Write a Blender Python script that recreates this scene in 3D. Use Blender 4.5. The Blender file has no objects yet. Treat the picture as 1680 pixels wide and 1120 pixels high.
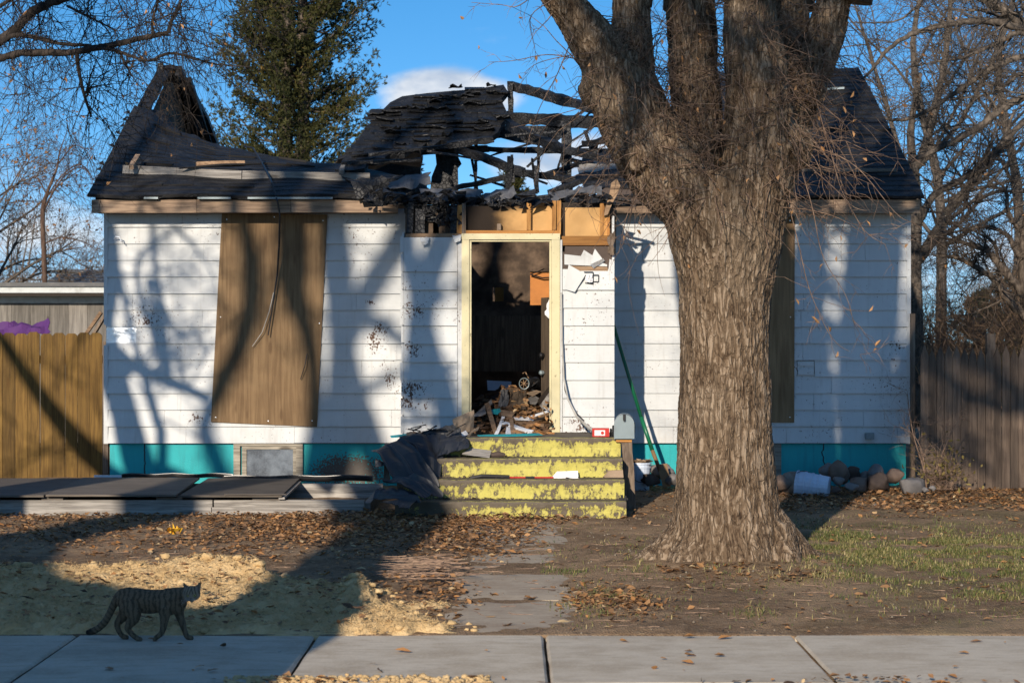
import bpy, bmesh, math, random
import numpy as np
from mathutils import Vector, Matrix, Quaternion
R = random.Random(7)
NR = np.random.RandomState(11)
SC = bpy.context.scene
COL = SC.collection
F = 3150.0; CX = 840.0; CY = 560.0; EYE = 1.6          # focal length and centre in photo pixels, eye height in metres

# ---------------------------------------------------------------- camera, light, exposure
cam = bpy.data.cameras.new('camera'); cam_o = bpy.data.objects.new('camera', cam); COL.objects.link(cam_o)
cam_o.location = (0, 0, EYE); cam_o.rotation_euler = (math.radians(90), 0, 0)
cam.sensor_width = 36.0; cam.lens = F / 1680.0 * 36.0; cam.clip_start = 0.1; cam.clip_end = 3000
cam.dof.use_dof = True; cam.dof.focus_distance = 16.0; cam.dof.aperture_fstop = 5.0
SC.camera = cam_o
SLX = 0.285; EL = math.radians(20.0)                      # sun runs +0.31 m in X for each metre in Y
LZ = -math.tan(EL) * math.sqrt(1 + SLX * SLX)
LDIR = Vector((SLX, 1.0, LZ)).normalized()
sun = bpy.data.lights.new('sun', 'SUN'); sun.energy = 5.0; sun.angle = math.radians(0.6); sun.color = (1.0, 0.88, 0.73)
sun_o = bpy.data.objects.new('sun', sun); COL.objects.link(sun_o)
sun_o.rotation_euler = LDIR.to_track_quat('-Z', 'Y').to_euler(); sun_o.location = (-8, -20, 12)
SC.view_settings.view_transform = 'Standard'; SC.view_settings.look = 'None'
SC.view_settings.gamma = 1.0; SC.view_settings.use_curve_mapping = False; SC.view_settings.exposure = 0.30

# ---------------------------------------------------------------- node helper
class G:
    def __init__(s, nt): s.nt = nt; s.L = nt.links
    def n(s, t, **kw):
        nd = s.nt.nodes.new(t)
        for k, v in kw.items(): setattr(nd, k, v)
        return nd
    def put(s, sock, v):
        if isinstance(v, bpy.types.NodeSocket): s.L.new(v, sock)
        elif isinstance(v, (int, float)):
            try: sock.default_value = v
            except (TypeError, ValueError): sock.default_value = (v,) * len(sock.default_value)
        else:
            v = tuple(v)
            if len(sock.default_value) == 4 and len(v) == 3: v = v + (1,)
            sock.default_value = v
    def pos(s): return s.n('ShaderNodeNewGeometry').outputs['Position']
    def obj(s): return s.n('ShaderNodeTexCoord').outputs['Object']
    def attr(s, name, out='Vector'):
        nd = s.n('ShaderNodeAttribute'); nd.attribute_name = name; return nd.outputs[out]
    def rnd(s): return s.n('ShaderNodeObjectInfo').outputs['Random']
    def math(s, op, a, b=0.0, c=None, clamp=False):
        nd = s.n('ShaderNodeMath', operation=op); nd.use_clamp = clamp
        s.put(nd.inputs[0], a); s.put(nd.inputs[1], b)
        if c is not None: s.put(nd.inputs[2], c)
        return nd.outputs[0]
    def vmath(s, op, a, b=None, scale=None):
        nd = s.n('ShaderNodeVectorMath', operation=op)
        s.put(nd.inputs[0], a)
        if b is not None: s.put(nd.inputs[1], b)
        if scale is not None: s.put(nd.inputs[3], scale)
        return nd.outputs['Value'] if op in ('DISTANCE', 'LENGTH', 'DOT_PRODUCT') else nd.outputs[0]
    def scl(s, v, sc):
        return s.vmath('MULTIPLY', v, sc)
    def sep(s, v):
        nd = s.n('ShaderNodeSeparateXYZ'); s.put(nd.inputs[0], v); return nd.outputs
    def comb(s, x, y, z):
        nd = s.n('ShaderNodeCombineXYZ'); s.put(nd.inputs[0], x); s.put(nd.inputs[1], y); s.put(nd.inputs[2], z); return nd.outputs[0]
    def noise(s, v, scale=5.0, detail=4.0, rough=0.55, dist=0.0):
        nd = s.n('ShaderNodeTexNoise'); s.put(nd.inputs['Vector'], v)
        nd.inputs['Scale'].default_value = scale; nd.inputs['Detail'].default_value = detail
        nd.inputs['Roughness'].default_value = rough; nd.inputs['Distortion'].default_value = dist
        return nd.outputs[0]
    def voro(s, v, scale=5.0, feature='F1', out='Distance', rand=1.0):
        nd = s.n('ShaderNodeTexVoronoi', feature=feature); s.put(nd.inputs['Vector'], v)
        nd.inputs['Scale'].default_value = scale; nd.inputs['Randomness'].default_value = rand
        return nd.outputs[out]
    def ramp(s, f, stops, interp='LINEAR'):
        nd = s.n('ShaderNodeValToRGB'); s.put(nd.inputs[0], f); cr = nd.color_ramp; cr.interpolation = interp
        while len(cr.elements) < len(stops): cr.elements.new(0.5)
        for e, (p, c) in zip(cr.elements, stops):
            e.position = p; e.color = (c, c, c, 1) if isinstance(c, (int, float)) else tuple(c) + (1,)
        return nd.outputs[0]
    def step(s, f, a, b):
        nd = s.n('ShaderNodeMapRange'); nd.clamp = True; nd.interpolation_type = 'SMOOTHSTEP'
        s.put(nd.inputs[0], f); nd.inputs[1].default_value = a; nd.inputs[2].default_value = b
        return nd.outputs[0]
    def mix(s, f, a, b, mode='MIX'):
        nd = s.n('ShaderNodeMix', data_type='RGBA', blend_type=mode)
        s.put(nd.inputs[0], f); s.put(nd.inputs[6], a); s.put(nd.inputs[7], b)
        return nd.outputs[2]
    def bump(s, h, strength=0.5, dist=0.01, normal=None):
        nd = s.n('ShaderNodeBump'); nd.inputs['Strength'].default_value = strength; nd.inputs['Distance'].default_value = dist
        s.put(nd.inputs['Height'], h)
        if normal is not None: s.put(nd.inputs['Normal'], normal)
        return nd.outputs[0]
    def spot(s, p, c, r, squash=(1, 1, 1)):
        q = s.vmath('MULTIPLY', s.vmath('SUBTRACT', p, c), squash)
        return s.step(s.vmath('LENGTH', q), r, r * 0.15)

def material(name, fn, rough=0.8, spec=0.3, metallic=0.0):
    m = bpy.data.materials.new(name); m.use_nodes = True
    nt = m.node_tree; g = G(nt); b = nt.nodes['Principled BSDF']
    b.inputs['Roughness'].default_value = rough; b.inputs['Specular IOR Level'].default_value = spec
    b.inputs['Metallic'].default_value = metallic
    r = fn(g)
    if not isinstance(r, dict): r = {'color': r}
    g.put(b.inputs['Base Color'], r['color'])
    if 'normal' in r: g.put(b.inputs['Normal'], r['normal'])
    if 'rough' in r: g.put(b.inputs['Roughness'], r['rough'])
    if 'trans' in r:
        tr = g.n('ShaderNodeBsdfTranslucent'); g.put(tr.inputs[0], r['color'])
        ms = g.n('ShaderNodeMixShader'); ms.inputs[0].default_value = r['trans']
        g.L.new(b.outputs[0], ms.inputs[1]); g.L.new(tr.outputs[0], ms.inputs[2])
        g.L.new(ms.outputs[0], nt.nodes['Material Output'].inputs[0])
    return m

# ---------------------------------------------------------------- world: clear blue sky with cumulus
def make_world():
    w = bpy.data.worlds.new('World'); SC.world = w; w.use_nodes = True
    nt = w.node_tree; g = G(nt); bg = nt.nodes['Background']
    gen = g.n('ShaderNodeTexCoord').outputs['Generated']
    d = g.vmath('NORMALIZE', gen)
    x, y, z = g.sep(d)
    zz = g.math('ADD', g.math('MULTIPLY', g.math('MAXIMUM', z, 0.0), 1.35), 0.10)   # the dry, clear air of the photo: little horizon whitening
    dv = g.vmath('NORMALIZE', g.comb(x, y, zz))
    sky = g.n('ShaderNodeTexSky', sky_type='NISHITA'); sky.sun_disc = False
    sky.sun_elevation = EL; sky.sun_rotation = math.radians(180) + math.atan(SLX)
    sky.air_density = 1.0; sky.dust_density = 0.15; sky.ozone_density = 2.0; sky.altitude = 500
    g.L.new(dv, sky.inputs[0])
    hs = g.n('ShaderNodeHueSaturation'); hs.inputs['Saturation'].default_value = 1.38; hs.inputs['Value'].default_value = 1.0
    g.L.new(sky.outputs[0], hs.inputs['Color'])
    # clouds by direction
    sv = g.comb(g.math('MULTIPLY', x, 1.0), y, g.math('MULTIPLY', z, 1.9))
    n1 = g.noise(sv, 14.0, 9, 0.56, 0.2); n2 = g.noise(sv, 3.2, 3, 0.5)
    dens = g.math('ADD', g.math('MULTIPLY', g.math('SUBTRACT', n1, 0.5), 1.1), g.math('MULTIPLY', g.math('SUBTRACT', n2, g.math('SUBTRACT', 0.58, g.math('MULTIPLY', g.step(z, 0.20, 0.45), 0.20))), 1.4))  # thicker cumulus above the view, added to whiten the fill light
    for (cx, cz, rx, rz, a) in ((-0.036, 0.126, 0.042, 0.022, 0.85), (0.018, 0.112, 0.055, 0.030, 0.40), (0.035, 0.083, 0.10, 0.024, 0.36),
                                (0.235, 0.052, 0.075, 0.060, 0.5), (-0.245, 0.040, 0.09, 0.030, 0.45), (-0.09, 0.085, 0.06, 0.02, 0.4), (-0.017, 0.156, 0.034, 0.012, 0.42),
                                (0.12, 0.10, 0.06, 0.03, 0.25), (-0.10, 0.106, 0.03, 0.012, 0.4)):
        q = g.vmath('LENGTH', g.comb(g.math('DIVIDE', g.math('SUBTRACT', x, cx), rx), g.math('MULTIPLY', g.math('SUBTRACT', 1.0, g.step(y, 0.0, 0.6)), 9.0),
                                     g.math('DIVIDE', g.math('SUBTRACT', z, cz), rz)))
        dens = g.math('ADD', dens, g.math('MULTIPLY', g.step(q, 1.25, 0.35), a))
    cov = g.step(dens, 0.18, 0.62)
    ctop = g.noise(g.vmath('ADD', sv, (0.0, 0.0, -0.016)), 14.0, 6, 0.56, 0.2)
    shade = g.step(g.math('SUBTRACT', n1, ctop), -0.12, 0.14)
    ccol = g.mix(shade, (3.0, 3.5, 4.3), (5.6, 5.7, 5.8))
    out = g.mix(g.math('MULTIPLY', cov, 0.93), hs.outputs[0], ccol)
    g.L.new(out, bg.inputs[0]); bg.inputs[1].default_value = 0.135
make_world()

# ---------------------------------------------------------------- geometry helpers
def at(px, py, Y):
    """world point at depth Y that the photograph shows at pixel (px, py)"""
    return Vector(((px - CX) * Y / F, Y, EYE + (CY - py) * Y / F))
def ground_at(px, py, z=0.0):
    D = (EYE - z) * F / (py - CY); return Vector(((px - CX) * D / F, D, z))

_perm = np.random.RandomState(3).permutation(256); _perm = np.concatenate([_perm, _perm, _perm])
_grad = np.random.RandomState(4).normal(size=(256, 3)); _grad /= np.linalg.norm(_grad, axis=1)[:, None]
def gnoise(p):
    p = np.asarray(p, float); i = np.floor(p).astype(int); f = p - i; u = f * f * f * (f * (f * 6 - 15) + 10)
    r = 0
    for dx in (0, 1):
        wx = u[:, 0] if dx else 1 - u[:, 0]
        for dy in (0, 1):
            wy = u[:, 1] if dy else 1 - u[:, 1]
            for dz in (0, 1):
                wz = u[:, 2] if dz else 1 - u[:, 2]
                h = _perm[_perm[_perm[(i[:, 0] + dx) & 255] + ((i[:, 1] + dy) & 255)] + ((i[:, 2] + dz) & 255)]
                gv = _grad[h]
                r = r + wx * wy * wz * (gv[:, 0] * (f[:, 0] - dx) + gv[:, 1] * (f[:, 1] - dy) + gv[:, 2] * (f[:, 2] - dz))
    return r * 1.5
def fbm(p, octs=4, gain=0.5):
    a = 1.0; s = 0; p = np.asarray(p, float)
    for k in range(octs): s = s + a * gnoise(p * (2 ** k) + 17.3 * k); a *= gain
    return s
def n2(x, y, sc, seed=0.0):
    x = np.atleast_1d(x).astype(float); y = np.atleast_1d(y).astype(float)
    return np.stack([x * sc, y * sc, np.full(x.shape, seed)], 1)
def sst(a, b, x):
    t = np.clip((np.asarray(x, float) - a) / (b - a), 0, 1); return t * t * (3 - 2 * t)

WORLD = {}
def wloc(o): return WORLD.get(o.name, Vector((0, 0, 0)))
def props(o, label=None, cat=None, group=None, kind=None):
    if label: o['label'] = label
    if cat: o['category'] = cat
    if group: o['group'] = group
    if kind: o['kind'] = kind
    return o
def thing(name, label, cat, loc, group=None):
    o = bpy.data.objects.new(name, None); COL.objects.link(o); o.location = loc; o.empty_display_size = 0.1
    WORLD[o.name] = Vector(loc)
    return props(o, label, cat, group)
def link(name, me, loc, parent=None, scale=None, rot=None):
    o = bpy.data.objects.new(name, me); COL.objects.link(o)
    loc = Vector(loc); WORLD[o.name] = loc.copy()
    if parent is not None: o.parent = parent; loc = loc - wloc(parent)
    o.location = loc
    if scale is not None: o.scale = scale
    if rot is not None: o.rotation_euler = rot
    return o

class MB:
    """collects boxes, tubes and patches in world coordinates; build() links them as ONE mesh object"""
    def __init__(s): s.V = []; s.Fc = []; s.nv = 0; s.A = []; s.MI = []
    def add(s, verts, faces, a=0.0, mi=0):
        verts = np.asarray(verts, float).reshape(-1, 3); b = s.nv
        s.V.append(verts); s.nv += len(verts)
        s.Fc.extend([tuple(int(i) + b for i in f) for f in faces]); s.MI.extend([mi] * len(faces))
        s.A.append(np.full(len(verts), a) if np.isscalar(a) else np.asarray(a, float))
        return s
    BF = [(0, 3, 2, 1), (4, 5, 6, 7), (0, 1, 5, 4), (1, 2, 6, 5), (2, 3, 7, 6), (3, 0, 4, 7)]
    def box(s, lo, hi, a=0.0, mi=0, jit=0.0):
        x0, y0, z0 = lo; x1, y1, z1 = hi
        v = np.array([(x0, y0, z0), (x1, y0, z0), (x1, y1, z0), (x0, y1, z0), (x0, y0, z1), (x1, y0, z1), (x1, y1, z1), (x0, y1, z1)], float)
        if jit: v += NR.uniform(-jit, jit, v.shape)
        return s.add(v, s.BF, a, mi)
    def bar(s, p, q, w, h, up=(0, 0, 1), a=0.0, mi=0, jit=0.0, seg=1):
        """a rectangular beam from p to q, w across, h along up"""
        p = Vector(p); q = Vector(q); d = (q - p).normalized(); u = Vector(up)
        sd = d.cross(u)
        if sd.length < 1e-4: u = Vector((0, 1, 0)); sd = d.cross(u)
        sd.normalize(); u = sd.cross(d).normalized()
        V = []; Fs = []
        for k in range(seg + 1):
            c = p.lerp(q, k / seg)
            for (i, j) in ((-1, -1), (1, -1), (1, 1), (-1, 1)):
                e = c + sd * (i * w / 2) + u * (j * h / 2)
                if jit: e = e + Vector((R.uniform(-jit, jit), R.uniform(-jit, jit), R.uniform(-jit, jit)))
                V.append(e)
        for k in range(seg):
            b = 4 * k
            for i in range(4): Fs.append((b + i, b + (i + 1) % 4, b + 4 + (i + 1) % 4, b + 4 + i))
        Fs.append((3, 2, 1, 0)); e = 4 * seg; Fs.append((e, e + 1, e + 2, e + 3))
        return s.add([tuple(v) for v in V], Fs, a, mi)
    def tube(s, pts, rad, n=8, cap=True, a=0.0, mi=0, round_cap=False):
        P = np.asarray([tuple(p) for p in pts], float); m = len(P)
        rad = np.full(m, rad, float) if np.isscalar(rad) else np.asarray(rad, float)
        if round_cap:
            d0 = P[0] - P[1]; d0 /= max(np.linalg.norm(d0), 1e-9); d1 = P[-1] - P[-2]; d1 /= max(np.linalg.norm(d1), 1e-9)
            P = np.concatenate([[P[0] + d0 * rad[0] * .9, P[0] + d0 * rad[0] * .6], P, [P[-1] + d1 * rad[-1] * .6, P[-1] + d1 * rad[-1] * .9]])
            rad = np.concatenate([[rad[0] * .35, rad[0] * .8], rad, [rad[-1] * .8, rad[-1] * .35]]); m = len(P)
        T = np.gradient(P, axis=0); T /= np.maximum(np.linalg.norm(T, axis=1), 1e-9)[:, None]
        ref = np.array([0, 0, 1.0]) if abs(T[0, 2]) < .9 else np.array([1.0, 0, 0])
        u = ref - T[0] * ref.dot(T[0]); u /= np.linalg.norm(u); U = [u]
        for k in range(1, m):
            u = u - T[k] * u.dot(T[k]); l = np.linalg.norm(u)
            u = u / l if l > 1e-6 else U[-1]; U.append(u)
        U = np.array(U); W = np.cross(T, U)
        th = np.arange(n) * 2 * math.pi / n; c = np.cos(th); sn = np.sin(th)
        V = P[:, None] + rad[:, None, None] * (U[:, None] * c[None, :, None] + W[:, None] * sn[None, :, None])
        Fs = []
        for k in range(m - 1):
            b = k * n
            for i in range(n):
                j = (i + 1) % n; Fs.append((b + i, b + j, b + n + j, b + n + i))
        if cap: Fs.append(tuple(range(n - 1, -1, -1))); Fs.append(tuple((m - 1) * n + i for i in range(n)))
        return s.add(V.reshape(-1, 3), Fs, a, mi)
    def prism(s, pts, off, a=0.0, mi=0):
        """outline polygon pts, given the thickness vector off"""
        off = np.asarray(off, float)
        if np.isscalar(off) or off.ndim == 0: off = np.array([0, float(off), 0])
        P = np.asarray([tuple(p) for p in pts], float); n = len(P)
        V = np.concatenate([P, P + off]); Fs = [tuple(range(n)), tuple(range(2 * n - 1, n - 1, -1))]
        for i in range(n): j = (i + 1) % n; Fs.append((i, i + n, j + n, j))
        return s.add(V, Fs, a, mi)
    def grid(s, P, th=0.0, a=0.0, mi=0):
        """P: (m, n, 3) surface points, with a thickness along the mean normal"""
        P = np.asarray(P, float); m, n = P.shape[:2]
        du = np.gradient(P, axis=0); dv = np.gradient(P, axis=1); N = np.cross(du, dv); N /= np.maximum(np.linalg.norm(N, axis=2), 1e-9)[..., None]
        Fs = [(i * n + j, (i + 1) * n + j, (i + 1) * n + j + 1, i * n + j + 1) for i in range(m - 1) for j in range(n - 1)]
        V = P.reshape(-1, 3)
        if th:
            k = m * n; V = np.concatenate([V, (P - N * th).reshape(-1, 3)])
            Fs = Fs + [tuple(q + k for q in reversed(f)) for f in Fs]
            rim = [i * n for i in range(m)] + [(m - 1) * n + j for j in range(1, n)] + [i * n + n - 1 for i in range(m - 2, -1, -1)] + [j for j in range(n - 2, 0, -1)]
            for q in range(len(rim)):
                x, y = rim[q], rim[(q + 1) % len(rim)]; Fs.append((y, x, x + k, y + k))
        return s.add(V, Fs, a, mi)
    def build(s, name, mat, parent=None, smooth=False, loc=None, attr=None, recenter=True):
        V = np.concatenate(s.V) if s.V else np.zeros((0, 3))
        c = Vector(loc) if loc is not None else (Vector(((V[:, 0].min() + V[:, 0].max()) / 2, (V[:, 1].min() + V[:, 1].max()) / 2, V[:, 2].min())) if recenter and len(V) else Vector((0, 0, 0)))
        me = bpy.data.meshes.new(name)
        me.from_pydata((V - np.array(c)).tolist(), [], s.Fc)
        if attr:
            at_ = me.attributes.new(attr, 'FLOAT', 'POINT'); at_.data.foreach_set('value', np.concatenate(s.A).astype(np.float32))
        for m in (mat if isinstance(mat, (list, tuple)) else [mat]): me.materials.append(m)
        if isinstance(mat, (list, tuple)): me.polygons.foreach_set('material_index', s.MI)
        if smooth: me.polygons.foreach_set('use_smooth', [True] * len(me.polygons))
        me.update()
        return link(name, me, c, parent)

def fast_mesh(name, V, T, mat, attr=None, smooth=False):
    """big triangle soups: V (n,3), T (m,3)"""
    V = np.asarray(V, np.float32); T = np.asarray(T, np.int32); me = bpy.data.meshes.new(name)
    me.vertices.add(len(V)); me.vertices.foreach_set('co', V.ravel())
    k = T.shape[1]
    me.loops.add(T.size); me.loops.foreach_set('vertex_index', T.ravel())
    me.polygons.add(len(T)); me.polygons.foreach_set('loop_start', np.arange(len(T), dtype=np.int32) * k)
    me.polygons.foreach_set('loop_total', np.full(len(T), k, np.int32))
    if attr is not None:
        for nm, val in attr.items():
            val = np.asarray(val, np.float32)
            t = 'FLOAT' if val.ndim == 1 else 'FLOAT_VECTOR'
            q = me.attributes.new(nm, t, 'POINT'); q.data.foreach_set('value' if t == 'FLOAT' else 'vector', val.ravel())
    me.materials.append(mat)
    if smooth: me.polygons.foreach_set('use_smooth', np.ones(len(T), bool))
    me.update(calc_edges=True); me.validate()
    return me

def remesh(mb, voxel, smooth_it=4):
    """voxel-unite the shapes of mb into one skin; returns a mesh"""
    V = np.concatenate(mb.V); me = bpy.data.meshes.new('tmp'); me.from_pydata(V.tolist(), [], mb.Fc)
    o = bpy.data.objects.new('tmp', me); COL.objects.link(o)
    r = o.modifiers.new('r', 'REMESH'); r.mode = 'VOXEL'; r.voxel_size = voxel; r.adaptivity = 0.0
    if smooth_it:
        q = o.modifiers.new('s', 'SMOOTH'); q.factor = 0.5; q.iterations = smooth_it
    dg = bpy.context.evaluated_depsgraph_get(); ev = o.evaluated_get(dg)
    out = bpy.data.meshes.new_from_object(ev, depsgraph=dg)
    bpy.data.objects.remove(o); bpy.data.meshes.remove(me)
    return out
def mesh_np(me):
    v = np.empty(len(me.vertices) * 3, np.float32); me.vertices.foreach_get('co', v); v = v.reshape(-1, 3).astype(float)
    n = np.empty(len(me.vertices) * 3, np.float32); me.vertices.foreach_get('normal', n); return v, n.reshape(-1, 3).astype(float)
# ---------------------------------------------------------------- materials
def m_white(g):
    p = g.pos(); x, y, z = g.sep(p)
    dens = g.math('MULTIPLY', g.math('SUBTRACT', g.noise(p, 1.3, 3), 0.46), 0.42)
    for (c, r, a, sq) in (((-1.44, 20.6, 1.66), 0.30, 0.20, (1.5, .3, .75)), ((-1.52, 20.6, 2.02), .12, .22, (1, .3, 2.2)), ((-1.33, 20.6, 1.2), .12, .12, (1, .3, 1)),
                          ((-1.0, 19.3, 1.06), 0.34, 0.20, (.8, .3, 1.5)), ((-1.0, 19.3, 2.05), 0.42, 0.13, (1.6, .3, 1)), ((-1.0, 19.3, 1.55), 0.25, 0.15, (1.6, .3, 1)),
                          ((-3.95, 20.6, 1.86), 0.22, 0.18, (1, .3, 1.4)), ((-3.35, 20.6, .77), 0.3, 0.17, (1, .3, 2)), ((-4.0, 20.6, 2.7), .25, .12, (1, .3, 2)),
                          ((.65, 19.3, .75), 0.25, 0.2, (1, .3, 2)), ((4.1, 20.6, 1.5), 0.2, 0.15, (1, .3, 1)), ((3.5, 20.6, .7), 0.5, 0.08, (1, .3, 1)), ((2.9, 20.6, 1.45), 0.3, 0.1, (1, .3, 1))):
        dens = g.math('ADD', dens, g.math('MULTIPLY', g.math('MULTIPLY', g.spot(p, c, r, sq), a), g.math('ADD', .25, g.step(g.noise(p, 6.5, 3), .42, .62))))
    chips = g.noise(g.scl(p, (1, 1, .8)), 52.0, 4, 0.6, 0.4)
    cm = g.step(g.math('ADD', chips, dens), 0.700, 0.722)
    grime = g.noise(g.scl(p, (1, 1, .35)), 2.2, 5, 0.6)
    streak = g.noise(g.scl(p, (9, 9, .5)), 3.0, 3, 0.5)
    col = g.mix(g.step(grime, .35, .75), (.47, .482, .478), (.565, .574, .565))
    col = g.mix(g.math('MULTIPLY', g.step(streak, .52, .78), .34), col, (.33, .31, .28))
    foot = g.math('MULTIPLY', g.step(z, 0.95, 0.5), g.step(g.noise(p, 5, 4), .42, .7))
    col = g.mix(g.math('MULTIPLY', foot, .3), col, (.40, .36, .31))
    col = g.mix(g.math('MULTIPLY', g.rnd(), .10), col, (.55, .55, .54))
    smoke = g.math('MULTIPLY', g.math('MAXIMUM', g.spot(p, (-1.1, 20.0, 3.0), .75, (1, .5, 1.3)), g.math('MAXIMUM', g.spot(p, (.75, 19.3, 2.75), .5, (1, .5, 1)), g.spot(p, (-.52, 19.3, 2.2), .5, (4, .5, .6)))), g.step(g.noise(p, 4, 5, .65), .38, .66))
    col = g.mix(g.math('MULTIPLY', smoke, .5), col, (.13, .11, .09))
    brown = g.mix(g.noise(p, 60, 2), (.060, .034, .024), (.17, .10, .07))
    col = g.mix(cm, col, brown)
    fine = g.noise(g.scl(p, (60, 60, 6)), 3.0, 2)
    h = g.math('ADD', g.math('MULTIPLY', cm, -1.0), g.math('MULTIPLY', fine, .18))
    return {'color': col, 'normal': g.bump(h, .5, .003), 'rough': g.mix(cm, .55, .9)}
MAT = {}
MAT['white'] = material('white_paint', m_white, .55)

def wood(dark, light, axis='z', sc=1.0, knots=True, stain=0.25, rough=.8, stain_col=(.05, .04, .03)):
    def fn(g):
        p = g.pos(); r = g.rnd()
        q = g.vmath('ADD', p, g.comb(g.math('MULTIPLY', r, 13.0), g.math('MULTIPLY', r, 7.0), g.math('MULTIPLY', r, 29.0)))
        st = {'z': (14, 14, .8), 'x': (.8, 14, 14), 'y': (14, .8, 14)}[axis]
        gr = g.noise(g.scl(q, st), 3.0 * sc, 6, .62, .6)
        col = g.mix(g.step(gr, .3, .7), dark, light)
        big = g.noise(q, 1.7, 3)
        col = g.mix(g.math('MULTIPLY', g.step(big, .45, .75), stain), col, stain_col)
        if knots:
            kn = g.voro(g.scl(q, {'z': (6, 6, 1.7), 'x': (1.7, 6, 6), 'y': (6, 1.7, 6)}[axis]), 1.0)
            col = g.mix(g.math('MULTIPLY', g.step(kn, .16, .07), .75), col, stain_col)
        hs = g.n('ShaderNodeHueSaturation'); g.put(hs.inputs['Color'], col)
        g.put(hs.inputs['Value'], g.math('ADD', .68, g.math('MULTIPLY', r, .62)))
        return {'color': hs.outputs[0], 'normal': g.bump(gr, .5, .004)}
    return material('wood', fn, rough)
MAT['fence_l'] = wood((.080, .043, .010), (.165, .094, .022), 'z', stain=.22, stain_col=(.12, .06, .012))
MAT['fence_r'] = wood((.078, .053, .037), (.165, .118, .084), 'z', stain=.3)
MAT['ply'] = wood((.165, .100, .048), (.285, .183, .092), 'z', .6, knots=True, stain=.6, stain_col=(.12, .068, .032))
MAT['fascia'] = wood((.15, .10, .068), (.36, .25, .165), 'x', stain=.35)
MAT['grey_wood_x'] = wood((.15, .135, .12), (.36, .335, .30), 'x', stain=.3)
MAT['grey_wood_z'] = wood((.085, .06, .042), (.20, .15, .11), 'z', stain=.3)
MAT['dark_ply'] = wood((.075, .062, .050), (.165, .138, .112), 'x', stain=.4)
MAT['orange_wood'] = wood((.30, .13, .035), (.56, .29, .09), 'z', stain=.2, stain_col=(.10, .04, .012))
MAT['orange_x'] = wood((.26, .11, .03), (.46, .22, .06), 'x', stain=.3, stain_col=(.10, .04, .012))
MAT['door_brown'] = wood((.07, .05, .034), (.16, .115, .075), 'z', stain=.4)
MAT['scrap_wood'] = wood((.14, .085, .05), (.32, .21, .125), 'x', stain=.3)
def m_tan(g):
    p = g.pos(); n = g.noise(p, 7, 5, .6); soot = g.noise(g.scl(p, (1, 1, 1.2)), 3.2, 4)
    x, y, z = g.sep(p)
    col = g.mix(n, (.42, .235, .085), (.60, .36, .15))
    left = g.step(x, .35, -.45)  # shade on the left of the porch frame put into the colour, besides soot
    top = g.step(z, 2.88, 3.02)
    s = g.math('ADD', g.math('MULTIPLY', left, .95), g.math('MULTIPLY', top, .6))
    col = g.mix(g.step(g.math('ADD', s, g.math('MULTIPLY', soot, .7)), .55, 1.15), col, (.018, .012, .008))
    return {'color': col, 'normal': g.bump(n, .2, .003)}
MAT['fibreboard'] = material('fibreboard', m_tan, .9)
def m_cream(g):
    p = g.pos(); n = g.noise(p, 6, 4); x, y, z = g.sep(p)
    col = g.mix(n, (.47, .41, .235), (.62, .56, .36))
    gr = g.step(g.noise(p, 26, 4), .62, .72)
    col = g.mix(g.math('MULTIPLY', gr, .6), col, (.12, .09, .05))
    return {'color': col, 'normal': g.bump(n, .2, .003)}
MAT['cream'] = material('cream_paint', m_cream, .5)
def m_char(g):
    p = g.pos(); v = g.voro(g.scl(p, (1, 1, 1)), 26, 'DISTANCE_TO_EDGE'); n = g.noise(p, 9, 5, .6)
    col = g.mix(g.step(n, .4, .75), (.006, .006, .007), (.026, .026, .028))
    ash = g.step(g.noise(p, 14, 4, .6), .60, .80)
    col = g.mix(g.math('MULTIPLY', ash, .30), col, (.10, .10, .10))
    h = g.math('ADD', g.step(v, 0, .12), g.math('MULTIPLY', n, 1.3))
    return {'color': col, 'normal': g.bump(h, .6, .012)}
MAT['char'] = material('charred_wood', m_char, .55, .4)
def m_soot(g):
    p = g.pos(); n = g.noise(p, 4, 5, .6); f = g.noise(g.scl(p, (8, 8, .8)), 4, 4, .6)
    col = g.mix(g.step(n, .35, .75), (.045, .031, .022), (.19, .130, .088))
    col = g.mix(g.math('MULTIPLY', g.step(f, .6, .75), .4), col, (.10, .075, .055))
    return {'color': col, 'normal': g.bump(n, .4, .01)}
MAT['soot'] = material('sooted_wall', m_soot, .85)
def m_shingle(g):
    p = g.pos(); r = g.rnd(); a = g.attr('tone', 'Fac')
    gr = g.noise(p, 260, 2, .7); n = g.noise(p, 2.0, 4)
    col = g.mix(g.math('FRACT', g.math('ADD', a, r)), (.0055, .005, .0048), (.030, .028, .027))
    col = g.mix(g.math('MULTIPLY', g.step(gr, .55, .75), .35), col, (.06, .06, .066))
    col = g.mix(g.math('MULTIPLY', g.step(n, .55, .8), .3), col, (.035, .035, .04))
    return {'color': col, 'normal': g.bump(gr, .4, .003)}
MAT['shingle'] = material('asphalt_shingle', m_shingle, .85, .25)
def m_burnshingle(g):
    p = g.pos(); n = g.noise(p, 7, 6, .65); v = g.voro(p, 17, 'DISTANCE_TO_EDGE'); r = g.rnd()
    col = g.mix(g.step(n, .38, .72), (.004, .004, .0045), (.020, .020, .022))
    col = g.mix(g.math('MULTIPLY', g.step(g.noise(p, 16, 5, .7), .62, .74), .3), col, (.08, .08, .083))
    return {'color': col, 'normal': g.bump(g.math('ADD', g.step(v, 0, .1), n), .7, .012), 'rough': g.math('ADD', .45, g.math('MULTIPLY', r, .3))}
MAT['burnt_shingle'] = material('burnt_shingle', m_burnshingle, .6, .4)
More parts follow.
